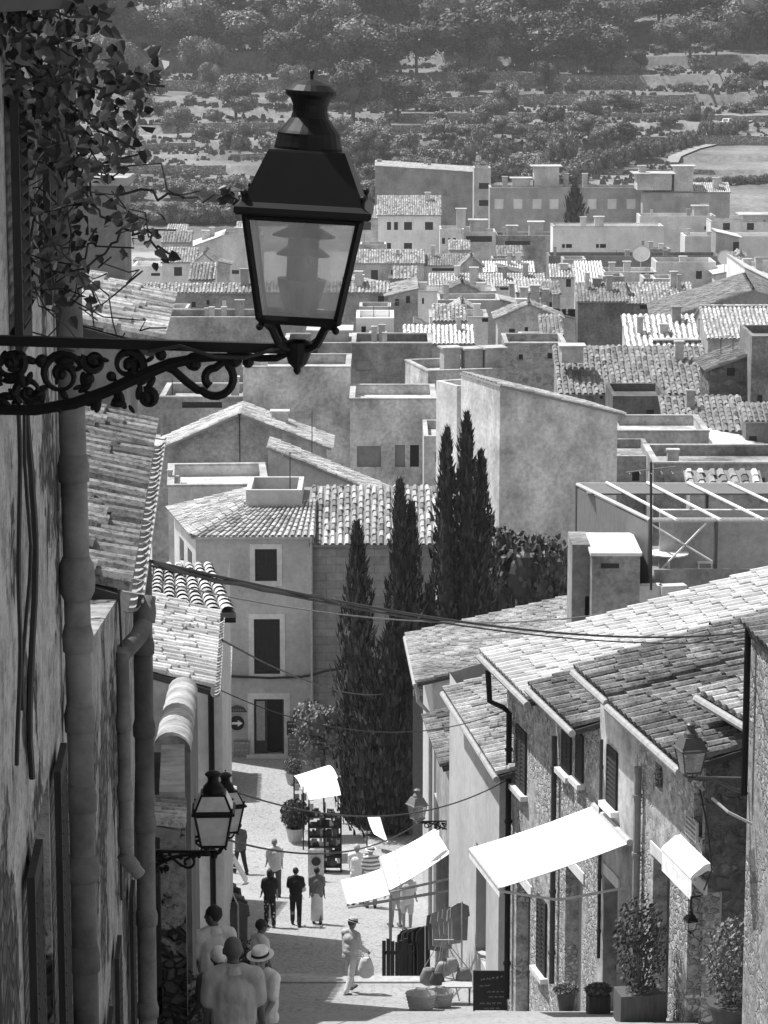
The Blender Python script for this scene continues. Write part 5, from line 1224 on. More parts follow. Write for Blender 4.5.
# ------------------------------------------------------------------ street lamps
GL, _nt, _b = newmat('dusty_glass')
_tr = N(_nt, 'ShaderNodeBsdfTransparent'); _mx = N(_nt, 'ShaderNodeMixShader'); _b.inputs['Base Color'].default_value = (.55, .55, .55, 1); _b.inputs['Roughness'].default_value = .25
_nn = noise_n(_nt, wpos(_nt, (1, 1, .4)), 14, 4, .6); _nt.links.new(ramp(_nt, _nn, [(.3, .2), (.7, .4)]), _mx.inputs[0])
_nt.links.new(_tr.outputs[0], _mx.inputs[1]); _nt.links.new(_b.outputs[0], _mx.inputs[2]); _nt.links.new(_mx.outputs[0], _nt.nodes['Material Output'].inputs[0])
FROST = flat('frosted_glass', .5, .3, .4)
S2 = math.sqrt(2) / 2
def xf(mb, M): mb.v = [tuple(M @ Vector(v)) for v in mb.v]; return mb
def lantern(root, hub, s, rz, mat=IRON, detail=True, tilt=0, glassroof=False):
    """hub: point at bar level; s = 1 for a 0.9 m lantern"""
    M = Matrix.Translation(hub) @ Matrix.Rotation(R(tilt), 4, 'Y') @ Matrix.Rotation(rz, 4, 'Z') @ Matrix.Scale(s, 4)
    q45 = math.pi / 4
    m = MB(); m.lathe([(.005, -.085), (.012, -.075), (.012, -.065), (.03, -.05), (.04, -.02), (.045, .0), (.045, .02), (.02, .03)], (0, 0, 0), 12); xf(m, M).build('hub', mat, root)
    bz, tz, bw_, tw = .1, .425, .122, .178
    m = MB()
    for sx in (-1, 1):
        for sy in (-1, 1):
            m.tube([(sx * bw_, sy * bw_, bz), (sx * tw, sy * tw, tz)], .012, 4)
    for z, w, hh in ((bz, bw_, .013), (tz, tw, .012)):
        for k in range(4):
            a = Vector((-w, -w, z)); b = Vector((w, -w, z)); rt = Matrix.Rotation(k * math.pi / 2, 3, 'Z'); m.tube([rt @ a, rt @ b], hh, 4)
    m.lathe([(bw_ / S2 * .98, bz - .015), (bw_ / S2 * .98, bz - .006)], (0, 0, 0), 4, rot=q45); fr = xf(m, M).build('frame', mat, root)
    for k in range(4):
        m = MB(); rt = Matrix.Rotation(k * math.pi / 2, 3, 'Z'); e = .004
        m.prism([rt @ Vector(p) for p in ((-bw_, -bw_ + e, bz), (bw_, -bw_ + e, bz), (tw, -tw + e, tz), (-tw, -tw + e, tz))], [rt @ Vector(p) for p in ((-bw_, -bw_ + e + .003, bz), (bw_, -bw_ + e + .003, bz), (tw, -tw + e + .003, tz), (-tw, -tw + e + .003, tz))])
        xf(m, M).build('pane', FROST if glassroof else GL, fr)
    m = MB(); R_ = lambda w: w / S2
    m.lathe([(R_(.205), .43), (R_(.213), .437), (R_(.213), .455), (R_(.2), .462), (R_(.19), .47), (R_(.122), .625), (R_(.118), .632)], (0, 0, 0), 4, rot=q45)
    m.lathe([(.108, .628), (.108, .64), (.104, .655), (.1, .675), (.1, .682), (.094, .69), (.075, .712), (.06, .73), (.055, .75), (.056, .77), (.065, .79), (.078, .80), (.081, .805), (.081, .815), (.06, .833), (.03, .845), (.008, .85)], (0, 0, 0), 24)
    rf = xf(m, M).build('roof', mat, root)
    if glassroof:
        for k in range(4):
            m = MB(); rt = Matrix.Rotation(k * math.pi / 2, 3, 'Z'); lo_, hi_ = .478, .612
            def rp(w, z, o): return rt @ Vector((w, -(lerp(.19, .122, (z - .47) / .155) + o), z))
            m.prism([rp(-.165, lo_, -.004), rp(.165, lo_, -.004), rp(.108, hi_, -.004), rp(-.108, hi_, -.004)], [rp(-.165, lo_, .004), rp(.165, lo_, .004), rp(.108, hi_, .004), rp(-.108, hi_, .004)]); xf(m, M).build('pane', FROST, rf)
    m = MB(); m.ball((0, 0, .872), .009, 8, 6); m.tube([(0, 0, .845), (0, 0, .868)], .005, 6); xf(m, M).build('finial', mat, rf)
    for sx in (-1, 1):
        for sy in (-1, 1):
            m = MB(); m.tube([(sx * .185, sy * .185, .455), (sx * .185, sy * .185, .49)], .007, 6); m.ball((sx * .185, sy * .185, .497), .012, 8, 6); xf(m, M).build('finial', mat, rf)
            m = MB(); m.ball((sx * .12, sy * .12, .075), .012, 8, 6); xf(m, M).build('knob', mat, fr)
    for sx in (-1, 1):
        for sy in (-1, 1):
            m = MB(); m.tube([(sx * f, sy * f, z) for f, z in ((.115, .085), (.1, .088), (.085, .075), (.072, .045), (.06, .02), (.04, .005), (.02, .0))], .013, 6); xf(m, M).build('leg', mat, root)
    if detail:
        m = MB()
        for z, r in ((.36, .1), (.30, .085)):
            m.lathe([(.045, z + .028), (r, z), (r, z - .004), (.04, z + .02)], (0, 0, 0), 20)
        m.lathe([(.05, .42), (.05, .22), (.042, .2)], (0, 0, 0), 16); xf(m, M).build('reflector', flat('lamp_inner', .06, .4), fr)
        m = MB(); m.lathe([(.035, .11), (.055, .13), (.075, .2), (.078, .222), (.06, .215), (.04, .14)], (0, 0, 0), 18); xf(m, M).build('bowl', flat('lamp_bowl', .08, .25, .5), fr)
        m = MB(); m.lathe([(.02, .13), (.034, .17), (.034, .21), (.02, .25)], (0, 0, 0), 14); xf(m, M).build('bulb', flat('bulb', .5, .15, .5), fr)
def spiral(c, r0, turns, a0, dirx=1, n=26, shrink=.18):
    """points of a scroll in the x-z plane"""
    return [Vector((c[0] + dirx * r0 * (1 - (1 - shrink) * i / n) * math.cos(a0 + turns * 2 * math.pi * i / n), 0, c[1] + r0 * (1 - (1 - shrink) * i / n) * math.sin(a0 + turns * 2 * math.pi * i / n))) for i in range(n + 1)]
def bracket(root, hub, L, s, yaw, mat=IRON, tilt=0):
    """ornate iron bracket: bar from hub back to the wall (local -x), scrollwork below"""
    M = Matrix.Translation(hub) @ Matrix.Rotation(yaw, 4, 'Z') @ Matrix.Rotation(R(tilt), 4, 'Y') @ Matrix.Scale(s, 4)
    m = MB(); m.obox((-L, -.016, -.005), (L + .03, 0, 0), (0, .032, 0), (0, 0, .03)); br = xf(m, M).build('bracket', mat, root)
    m = MB()
    m.tube([(-.02, 0, -.005), (-.05, 0, -.02), (-.1, 0, -.022), (-.2, 0, -.01)], .012, 6)
    m.tube([Vector(p) for p in ((-.19, 0, -.02), (-.28, 0, -.025), (-.37, 0, -.045), (-.46, 0, -.085), (-.56, 0, -.135), (-.66, 0, -.175), (-.78, 0, -.2), (-L, 0, -.205))], [.012, .016, .019, .021, .02, .02, .018, .016], 6)
    sc1 = spiral((-.235, -.085), .056, 1.3, math.pi * .78, -1)
    m.tube([Vector((-.40, 0, -.05)), Vector((-.36, 0, -.065)), Vector((-.32, 0, -.1)), Vector((-.285, 0, -.125))] + [Vector((-.235 + .056 * math.cos(a), 0, -.085 + .056 * math.sin(a))) for a in [math.pi * (1.25 + .1 * i) for i in range(12)]] + [Vector((-.235 + .03 * math.cos(a), 0, -.085 + .03 * math.sin(a))) for a in [math.pi * (.5 + .12 * i) for i in range(8)]], .014, 6)
    for (cx, cz, r, t, a0, dx) in ((-.5, -.055, .05, 1.5, -.6, 1), (-.44, -.155, .03, 1.3, 1.2, -1), (-.7, -.09, .07, 1.6, .4, 1), (-.86, -.06, .05, 1.4, 2.2, -1), (-.95, -.13, .06, 1.5, .0, 1), (-.6, -.045, .035, 1.3, 2.6, 1), (-.8, -.145, .045, 1.4, -1, -1), (-.3, -.045, .025, 1.2, .6, 1)):
        if cx - r < -L: continue
        m.tube(spiral((cx, cz), r, t, a0, dx), [.011 + .004 * math.sin(i * .4) for i in range(27)], 6)
        m.ball((cx, 0, cz), .016, 8, 6)
    for (cx, cz, r) in ((-.175, -.03, .022), (-.135, -.035, .018), (-.215, -.035, .016), (-.62, -.1, .02), (-.76, -.05, .022), (-.9, -.1, .02), (-.55, -.09, .016), (-.4, -.02, .018)):
        if cx < -L: continue
        m.ball((cx, 0, cz), (r, r * .7, r), 8, 6)
    r = random.Random(2)
    for i in range(70 if L > 1 else 26):                                   # leaf ornaments
        cx = -(.42 + (max(.6, L) - .42) * r.random() ** .7); cz = -r.uniform(.03, .19); a = r.uniform(0, 6.28); d = Vector((math.cos(a), 0, math.sin(a))); k = Vector((-d.z, 0, d.x)); ln = r.uniform(.03, .06)
        c0 = Vector((cx, r.uniform(-.01, .01), cz)); m.ball(c0, (ln * .5, .008, ln * .22), 8, 6, Matrix.Rotation(a, 3, 'Y'))
    xf(m, M).build('scrollwork', mat, br)
    return br
h1 = P(293, 352, 8.4)
l1 = thing('street_lamp', 'large black lantern on an ornate iron bracket in the foreground', 'lamp', h1)
bracket(l1, h1, 1.02, 1.0, R(-2), IRON, 1.4); lantern(l1, h1 + Vector((.016, 0, .012)), .945, R(-1), tilt=3.2)
m = MB(); m.tube([P(148, 352, 8.37), P(180, 346, 8.36), P(215, 357, 8.36), P(245, 358, 8.36), P(272, 350, 8.37), P(288, 345, 8.38), P(280, 338, 8.4), P(265, 325, 8.4), P(262, 312, 8.4)], .006, 6); m.build('feed_cable', WIREM, l1)
h2 = P(214, 853, 23); l2 = thing('street_lamp', 'nearer of the two black lanterns on the left wall down the street', 'lamp', h2); bracket(l2, h2, .56, .95, R(-3)); lantern(l2, h2, .86, R(2), glassroof=True)
h3 = P(226, 838, 32); l3 = thing('street_lamp', 'farther lantern half hidden behind the nearer one on the left wall', 'lamp', h3); bracket(l3, h3, .6, 1, R(-3)); lantern(l3, h3, .95, R(20), glassroof=True)
h4 = P(690, 778, 36.5); l4 = thing('street_lamp', 'pale grey lantern in front of the right roofs, above the rolled awning', 'lamp', h4); GREYI = flat('grey_iron', .06, .4, .5)
bracket(l4, h4, .75, 1, R(176), GREYI); lantern(l4, h4, .92, R(14), GREYI)
h5 = P(417, 822, 63); l5 = thing('street_lamp', 'small far lantern with a bright top above the double white awning', 'lamp', h5); bracket(l5, h5, 1.05, 1, R(183), IRON); lantern(l5, h5, .95, R(30), flat('pale_iron', .2, .4))
h6 = RF.hit(691, 905, .45); l6 = thing('wall_lantern', 'little lantern hanging under the white rolled awning', 'lamp', h6)
lantern(l6, h6 - Vector((0, 0, .42)), .42, .3, IRON, False); m = MB(); m.tube([RF.hit(700, 896, .02), h6 + Vector((0, 0, .12)), h6 + Vector((0, 0, -.08))], .015, 6); m.build('arm', IRON, l6)
# ------------------------------------------------------------------ climbing plant at the upper left
def vine():
    r = random.Random(21); o = thing('climbing_plant', 'dark leafy climbing plant hanging over the upper left corner', 'plant', P(40, 330, 10.2))
    st = MB(); lf = MB()
    def leaf(c, s, d=None):
        d = d or Vector((r.gauss(0, 1), r.gauss(0, .6), r.gauss(-.4, .8))).normalized(); n = Vector((r.gauss(0, .7), -1 + r.gauss(0, .7), r.gauss(.5, .7))).normalized(); k = n.cross(d)
        if k.length < .1: return
        k.normalize(); f = n * s * .25
        pts = [c, c + d * s * .25 + k * s * .42 + f, c + d * s * .7 + k * s * .34 + f * .8, c + d * s * 1.15, c + d * s * .7 - k * s * .34 + f * .8, c + d * s * .25 - k * s * .42 + f, c + d * s * .55]
        lf.add(pts, [(0, 1, 2, 6), (6, 2, 3), (0, 6, 4, 5), (6, 3, 4)])
    def strand(a, b, sag, Y0, Y1, n, dens, ls, spread=12):
        pts = []
        for i in range(n + 1):
            t = i / n; x = lerp(a[0], b[0], t) + r.gauss(0, 3); y = lerp(a[1], b[1], t) + sag * 4 * t * (1 - t) + r.gauss(0, 3); pts.append(P(x, y, lerp(Y0, Y1, t)))
        st.tube(pts, .0045, 5)
        for i in range(int(dens)):
            t = r.random(); k = min(int(t * n), n - 1); p = pts[k].lerp(pts[k + 1], r.random()); leaf(p + Vector((r.gauss(0, spread / 280), r.gauss(0, .08), r.gauss(0, spread / 280))), ls * r.uniform(.6, 1.2))
    for a, b, sag, Y0, Y1, dn, sp in (((-20, 40), (120, 130), 10, 9.6, 9.9, 90, 22), ((-20, 10), (80, 60), 0, 9.8, 10, 100, 24), ((-20, 5), (112, 22), 4, 9.2, 9.6, 60, 14), ((-10, 30), (60, 20), 0, 9.2, 9.4, 50, 18), ((-20, 90), (155, 95), -8, 9.5, 9.6, 80, 16), ((10, 60), (130, 150), 0, 9.7, 9.5, 80, 18), ((0, 110), (110, 170), 4, 9.9, 10, 60, 16),
                                  ((60, 0), (70, 280), 0, 10.8, 10.8, 110, 20), ((70, 180), (110, 220), 0, 9.6, 9.6, 45, 12), ((60, 120), (95, 200), 0, 9.6, 9.6, 60, 16), ((110, 80), (158, 90), -4, 9.5, 9.4, 30, 6), ((120, 232), (165, 256), -10, 9.6, 9.4, 34, 9),
                                  ((30, 260), (125, 232), 22, 9.9, 9.6, 26, 10), ((0, 180), (60, 250), 0, 10, 10.2, 34, 12), ((0, 250), (75, 300), 0, 10, 10.4, 40, 14), ((-10, 200), (90, 150), -8, 10, 9.8, 30, 10), ((0, 140), (100, 300), 10, 10, 10.5, 40, 14), ((10, 330), (40, 200), 0, 10.4, 10.2, 26, 12),
                                  ((75, 300), (90, 230), 0, 10.4, 10.2, 34, 10), ((120, 190), (232, 190), 8, 9.3, 8.6, 3, 3)):
        strand(a, b, sag, Y0, Y1, 12, int(dn * (1.3 if max(a[1], b[1]) < 175 else .62)), .043, sp)
    for i in range(16): leaf(P(226 + r.gauss(0, 8), 192 + r.gauss(0, 6), 8.6) , .035 * r.uniform(.6, 1.2))
    for i in range(30):
        x, y = r.uniform(-10, 120), r.uniform(120, 330); pts = [P(x, y, 10.1)]
        for j in range(5): x += r.gauss(6, 14); y += r.gauss(4, 12); pts.append(P(x, y, 10.1 + r.gauss(0, .1)))
        st.tube(pts, .003, 4)
    st.build('stems', flat('stem', .05), o); lf.build('leaves', leaf_mat('vine_leaves', .012, .17, .6), o)
vine()
def plant_box(label, c, h, w, seed, pot=None, mat=BUSH, name='potted_plant', ph=.4):
    o = thing(name, label, 'plant', c); r = random.Random(seed)
    if pot == 'box': m = MB(); m.box(c + Vector((0, 0, ph / 2)), (w * .9, w * .6, ph), .15); m.build('planter', wood('planter_wood', .1), o)
    elif pot: m = MB(); m.lathe([(w * .3, 0), (w * .42, ph), (w * .46, ph), (w * .46, ph + .04), (w * .4, ph + .04)], c, 14); m.build('pot', flat('dark_clay_pot' if pot == 'dark' else 'clay_pot', .07 if pot == 'dark' else .4), o)
    lf = MB(); cc = c + Vector((0, 0, ph + (h - ph) * .5))
    for i in range(int(1500)):
        d = Vector((r.gauss(0, 1), r.gauss(0, 1), r.gauss(0, 1))).normalized() * (r.random() ** .4); p = cc + Vector((d.x * w * .55, d.y * w * .5, d.z * (h - ph) * .55)); s = r.uniform(.022, .055)
        n = Vector((r.gauss(0, 1), r.gauss(0, 1), r.gauss(.5, 1))).normalized(); t = n.orthogonal().normalized(); b = n.cross(t); lf.add([p - t * s, p - b * s * .5, p + t * s, p + b * s * .5], [(0, 1, 2, 3)])
    lf.build('leaves', mat, o); m = MB()
    for i in range(9): a = r.uniform(0, 6.28); m.tube([c + Vector((0, 0, ph * .8)), cc + Vector((math.cos(a) * w * .45, math.sin(a) * w * .4, (h - ph) * r.uniform(-.1, .45)))], .008, 4)
    m.build('stems', BARK, o)
# ------------------------------------------------------------------ people
def fuse(mb, name, mat, parent, vox, M, it=4, k=.5, fold=0):
    mb.v = [tuple(M @ Vector(v)) for v in mb.v]
    org = ORG[parent.name]; me = mb.mesh('tmp', org); o = bpy.data.objects.new('tmp', me); COL.objects.link(o)
    a = o.modifiers.new('r', 'REMESH'); a.mode = 'VOXEL'; a.voxel_size = vox
    b = o.modifiers.new('s', 'SMOOTH'); b.iterations = it; b.factor = k
    dg = bpy.context.evaluated_depsgraph_get(); nm = bpy.data.meshes.new_from_object(o.evaluated_get(dg))
    bpy.data.objects.remove(o); bpy.data.meshes.remove(me)
    if fold:
        nv = len(nm.vertices); co = np.zeros(nv * 3, dtype=np.float32); no = np.zeros(nv * 3, dtype=np.float32)
        nm.vertices.foreach_get('co', co); nm.vertex_normals.foreach_get('vector', no); co = co.reshape(-1, 3); no = no.reshape(-1, 3)
        d = np.array([abs(mnoise.noise(Vector((x * 9, y * 9, z * 4)) + org) + .5 * mnoise.noise(Vector((x * 22, y * 22, z * 9)) + org)) - .25 for x, y, z in co.tolist()], dtype=np.float32)
        co = co + no * (d * fold)[:, None]; nm.vertices.foreach_set('co', co.ravel()); nm.update()
    nm.name = name; nm.materials.clear(); nm.materials.append(mat)
    nm.polygons.foreach_set('use_smooth', [True] * len(nm.polygons))
    r = bpy.data.objects.new(name, nm); COL.objects.link(r); r.parent = parent; ORG[r.name] = org
    return r
SKIN = flat('skin', .26, .55, .3); SKIND = flat('tanned_skin', .10, .55, .3)
def cloth(v): 
    nm = 'cloth_%03d' % round(v * 100)
    if nm in MATS: return MATS[nm]
    m, nt, b = newmat(nm); n = noise_n(nt, wpos(nt), 7, 4, .6)
    setcol(nt, b, math_node(nt, 'MULTIPLY', ramp(nt, n, [(.3, .85), (.7, 1.08)]), v)); bump(nt, b, noise_n(nt, wpos(nt, (1, 1, .5)), 9, 3, .6), .6, .03); MATS[nm] = m; return m
def print_cloth():
    m, nt, b = newmat('printed_cloth'); vo = N(nt, 'ShaderNodeTexVoronoi'); vo.inputs['Scale'].default_value = 9; nt.links.new(wpos(nt), vo.inputs['Vector'])
    setcol(nt, b, ramp(nt, vo.outputs['Distance'], [(.22, .45), (.32, .03)])); return m
def stripe_cloth():
    m, nt, b = newmat('striped_cloth'); wv = N(nt, 'ShaderNodeTexWave'); wv.bands_direction = 'Z'; wv.inputs['Scale'].default_value = 2.6; nt.links.new(wpos(nt), wv.inputs['Vector'])
    setcol(nt, b, ramp(nt, wv.outputs['Fac'], [(.45, .2), (.55, .75)])); return m
def person(label, base, h, yaw, legs=((0, 0), (0, 0)), arms=((5, 8, 10), (5, 8, 10)), lean=0, head=(0, 0), skin=None, hair=.03, shirt=('short', .5), bottom=('pants', .1), shoes=.05, hat=None, vox=.012, build=1.0, hairlen=0, bald=False, extra=None, glasses=False, group=None):
    skin = skin or SKIN; s = h / 1.75
    o = thing('person', label, 'person', base, group)
    J = {}
    Lm = Matrix.Rotation(R(-lean), 3, 'X'); hipc = Vector((0, 0, .93))
    def up(x, y, z): return hipc + Lm @ Vector((x, y, z - .93))
    def limb(a, pitch, out, side, L):
        d = Vector((side * math.sin(R(out)), math.sin(R(pitch)) * math.cos(R(out)), -math.cos(R(pitch)) * math.cos(R(out)))); return a + d * L, d
    b = MB(); bw_ = build
    b.ball(up(0, 0, .96), (.155 * bw_, .115 * bw_, .13), 14, 9); b.ball(up(0, .0, 1.1), (.14 * bw_, .105 * bw_, .16), 14, 9); b.ball(up(0, .0, 1.3), (.165 * bw_, .11 * bw_, .17), 14, 9)
    [b.cone(up(q * .04, -.01, 1.49), up(q * .17 * bw_, -.005, 1.42), .055, .058) for q in (-1, 1)]; b.cone(up(-.09 * bw_, 0, 1.2), up(.09 * bw_, 0, 1.2), .1, .1); b.cone(up(-.14, 0, 1.42), up(.14, 0, 1.42), .062, .062); b.cone(up(0, -.005, 1.42), up(0, .01, 1.56), .056, .052)
    hc = up(0, .025, 1.64); Hm = Lm @ Matrix.Rotation(R(head[0]), 3, 'Z') @ Matrix.Rotation(R(-head[1]), 3, 'X')
    def hp(x, y, z): return hc + Hm @ Vector((x, y, z))
    b.ball(hp(0, 0, .012), (.076, .093, .105), 14, 10, Hm); b.ball(hp(0, -.012, .032), (.079, .09, .088), 14, 10, Hm); b.ball(hp(0, .03, -.05), (.058, .062, .065), 12, 8, Hm); b.ball(hp(0, .095, -.02), (.014, .02, .024), 8, 6, Hm); b.cone(hp(0, .085, .02), hp(0, .105, -.022), .011, .013)
    for sx in (-1, 1): b.ball(hp(sx * .08, 0, -.01), (.012, .022, .034), 8, 6, Hm)
    b.ball(hp(0, .088, -.062), (.024, .01, .008), 8, 5, Hm)
    for i, side in enumerate((-1, 1)):
        hp0 = Vector((side * .092 * bw_, 0, .9)); kn, d1 = limb(hp0, legs[i][0], 2, side, .43); an, d2 = limb(kn, legs[i][0] - legs[i][1], 0, side, .40)
        J['hip', i], J['kn', i], J['an', i] = hp0, kn, an; J['sd', i] = d2
        b.cone(hp0, kn, .09 * bw_, .058); b.cone(kn + Vector((0, -.012, -.08)), an, .056, .037); b.cone(kn, kn + Vector((0, -.01, -.12)), .056, .052)
        toe = an + Matrix.Rotation(R(min(0, -(legs[i][0] - legs[i][1]) * -1) * .6), 3, 'X') @ Vector((side * .02, .15, -.045)); J['toe', i] = toe
        b.cone(an + Vector((0, -.02, -.04)), toe, .04, .03)
        sh = up(side * .18 * bw_, 0, 1.425); el, e1 = limb(sh, arms[i][0] - lean * .3, arms[i][1] * .6, side, .29)
        e2 = Matrix.Rotation(R(arms[i][2]), 3, 'X') @ e1
        if len(arms[i]) > 3: e2 = Matrix.Rotation(R(arms[i][3] * side), 3, 'Z') @ e2
        wr = el + e2 * .25; J['sh', i], J['el', i], J['wr', i] = sh, el, wr
        b.cone(sh, el, .05, .04); b.cone(el, wr, .041, .028)
        x = Vector((0, 1, 0)) - e2 * e2.y
        if x.length < .2: x = Vector((0, 0, 1)) - e2 * e2.z
        x.normalize(); nn = e2.cross(x)
        pm = wr + e2 * .075
        for q in (-.022, 0, .022): b.cone(wr + x * q * .5 + e2 * .01, pm + x * q, .017, .016)
        for q, ln in ((-.031, .055), (-.011, .072), (.011, .076), (.031, .066)):
            p1 = pm + x * q; p2 = p1 + (e2 + nn * .15 * side).normalized() * ln * .55; p3 = p2 + (e2 + nn * .6 * side).normalized() * ln * .5; b.cone(p1, p2, .0095, .009); b.cone(p2, p3, .009, .0075)
        t1 = wr + x * .022 + e2 * .02; t2 = t1 + (x * .8 + e2 * .7).normalized() * .04; b.cone(t1, t2, .0125, .011); b.cone(t2, t2 + (x * .25 + e2).normalized() * .032, .011, .009)
    lo = min(min(J['toe', i].z - .032, J['an', i].z - .085) for i in (0, 1))
    M = Matrix.Translation(base) @ Matrix.Rotation(R(yaw), 4, 'Z') @ Matrix.Scale(s, 4) @ Matrix.Translation((0, 0, -lo))
    fuse(b, 'body', skin, o, vox * s, M, 3, .45)
    # eyes
    for sx in (-1, 1):
        m = MB(); m.ball(hp(sx * .032, .081, .012), (.013, .008, .008), 8, 6, Hm); xf(m, M).build('eye', flat('eye', .04, .2, .5), o)
    kind, v = shirt[:2]; sm = v if not isinstance(v, float) else cloth(v)
    c = MB(); e = .028
    if kind != 'none':
        c.ball(up(0, 0, 1.02), (.165 * bw_ + e, .125 * bw_ + e, .14), 14, 9); c.ball(up(0, 0, 1.12), (.15 * bw_ + e, .115 * bw_ + e, .16), 14, 9); c.ball(up(0, 0, 1.3), (.172 * bw_ + e, .118 * bw_ + e, .155), 14, 9)
        c.cone(up(-.15 * bw_, 0, 1.41), up(.15 * bw_, 0, 1.41), .082, .082); c.cone(up(0, -.015, 1.42), up(0, -.008, 1.49), .07, .064)
        c.cone(up(-.07, 0, .9), up(.07, 0, .9), .135 * bw_, .135 * bw_); c.cone(up(-.075 * bw_, 0, 1.05), up(-.08 * bw_, 0, 1.3), .125, .12); c.cone(up(.075 * bw_, 0, 1.05), up(.08 * bw_, 0, 1.3), .125, .12)
        for q in (-1, 1): c.cone(up(q * .045, -.012, 1.475), up(q * .18 * bw_, -.005, 1.415), .072, .086)
        for i in (0, 1):
            if kind == 'short': c.cone(J['sh', i], J['sh', i].lerp(J['el', i], .72), .083, .078)
            elif kind == 'long': c.cone(J['sh', i], J['el', i], .08, .068); c.cone(J['el', i], J['wr', i], .066, .052)
        fuse(c, 'shirt', sm, o, max(.012, vox) * s, M, 8, .55, .009)
        if kind == 'short' and shirt[-1] == 'collar':
            m = MB(); m.lathe([(.105, -.012), (.092, .02), (.074, .05), (.066, .048), (.085, .01)], up(0, -.008, 1.475), 16); xf(m, M).build('collar', sm, o)
    kind, v = bottom[:2]; pm_ = v if not isinstance(v, float) else cloth(v); c = MB()
    if kind in ('pants', 'shorts', 'capri'):
        c.ball(Vector((0, 0, .95)), (.165 * bw_, .128 * bw_, .13), 14, 9)
        for i in (0, 1):
            H_, K_, A_ = J['hip', i], J['kn', i], J['an', i]
            if kind == 'shorts': c.cone(H_, H_.lerp(K_, .75), .108 * bw_, .085)
            else: c.cone(H_, K_, .106 * bw_, .078); c.cone(K_, K_.lerp(A_, .92 if kind == 'pants' else .5), .076, .066)
        fuse(c, 'trousers' if kind != 'shorts' else 'shorts', pm_, o, max(.012, vox) * s, M, 6, .5, .012)
    elif kind in ('skirt', 'dress'):
        L = .55 if len(bottom) < 3 else bottom[2]
        c.lathe([(.15, 1.04), (.165, .95), (.175, .85), (.19, .95 - L), (.17, .95 - L + .01), (.15, .85)], (0, 0, 0), 20, 1.0, .82); xf(c, M).build(kind, pm_, o, smooth=True)
    for i in (0, 1):
        m = MB(); m.cone(J['an', i] + Vector((0, -.03, -.045)), J['toe', i] + Vector((0, .02, .005)), .048, .04); m.v = [(x, y, max(z, lo)) for x, y, z in m.v]; xf(m, M).build('shoe', flat('shoe_%d' % round(shoes * 100), shoes), o, smooth=True)
    if not bald and hair is not None:
        m = MB(); m.ball(hp(0, -.02, .03), (.086, .096, .098), 18, 12, Hm); m.v = [tuple(Vector(v) + (Vector(v) - hc) * (.09 * mnoise.noise(Vector(v) * 34))) for v in m.v]
        if hairlen: m.ball(hp(0, -.035, -.03), (.088, .085, .1 + hairlen * .5), 14, 9, Hm)
        m.v = [v for v in m.v]; xf(m, M).build('hair', flat('hair_%d' % round(hair * 100), hair, .6), o, smooth=True)
    elif bald:
        m = MB(); m.ball(hp(0, -.026, .0), (.08, .079, .062), 14, 9, Hm); xf(m, M).build('hair', flat('hair_%d' % round(hair * 100), hair, .8), o, smooth=True)
    if hat:
        m = MB(); m.lathe([(.06, .16), (.085, .155), (.098, .13), (.104, .065), (.108, .06), (.14, .056), (.162, .062), (.162, .068), (.14, .062), (.1, .066)], (0, 0, 0), 22, 1, 1.12)
        Mh = M @ Matrix.Translation(hc) @ (Hm @ Matrix.Rotation(R(6), 3, 'X')).to_4x4(); xf(m, Mh).build('hat', cloth(hat), o, smooth=True)
        m = MB(); m.lathe([(.1065, .068), (.104, .1), (.1, .1)], (0, 0, 0), 22, 1, 1.12); xf(m, Mh).build('hat_band', flat('hat_band', .03 if hat > .6 else .3), o)
    if glasses:
        m = MB()
        for sx in (-1, 1): m.box(hp(sx * .034, .098, .014), (.05, .012, .032)); m.cone(hp(sx * .06, .09, .014), hp(sx * .085, 0, .012), .005, .005, 6)
        xf(m, M).build('sunglasses', flat('sunglasses', .01, .2, .5), o)
    return o, J, M
def at_head(x, ytop, Y): 
    p = P(x, ytop, Y); return Vector((p.x, Y, G(Y))), p.z - G(Y)
b, h = at_head(233, 941, 22.4)
person('stout man in a pale short sleeved shirt seen from behind, nearest on the steps', b, h, 4, ((6, 4), (-6, 8)), ((-4, 10, 14), (4, 12, 18)), 2, (0, 4), SKIND, .10, ('short', .4, 'collar'), ('pants', .12), vox=.009, build=1.02, bald=True)
b, h = at_head(264, 944, 27.2)
person('woman in a white hat with a dark band, white top and dark shorts, looking down', b, h - .06, 150, ((4, 4), (-4, 4)), ((14, 4, 26, 20), (8, 8, 20)), 4, (10, 12), SKIN, .04, ('short', .75), ('shorts', .02), hat=.82, vox=.009, build=.88, hairlen=.08)
b, h = at_head(214, 908, 32)
person('dark haired man in a loose pale shirt walking by the left wall, head turned aside', b, h, 18, ((12, 4), (-10, 12)), ((6, 10, 12), (-10, 12, 24)), 2, (52, 4), SKIND, .02, ('short', .55, 'collar'), ('pants', .07), vox=.01, build=1.0)
b, h = at_head(221, 946, 25.2)
person('person in dark clothes with a white cap, mostly hidden behind the stout man', b, h - .05, 20, ((4, 4), (0, 4)), ((10, 10, 40), (10, 10, 40)), 6, (0, 10), SKIND, .7, ('short', .06), ('pants', .05), vox=.012)
b, h = at_head(259, 921, 41)
person('person with sunglasses and a pale top, only head and shoulders above the front group', b, h, -62, ((4, 4), (-4, 4)), ((6, 8, 12), (6, 8, 12)), 2, (0, 2), SKIND, .02, ('short', .6), ('pants', .3), glasses=True)
p = P(350, 998, 55.2); hm_ = P(350, 918, 55.2).z - G(55.2)
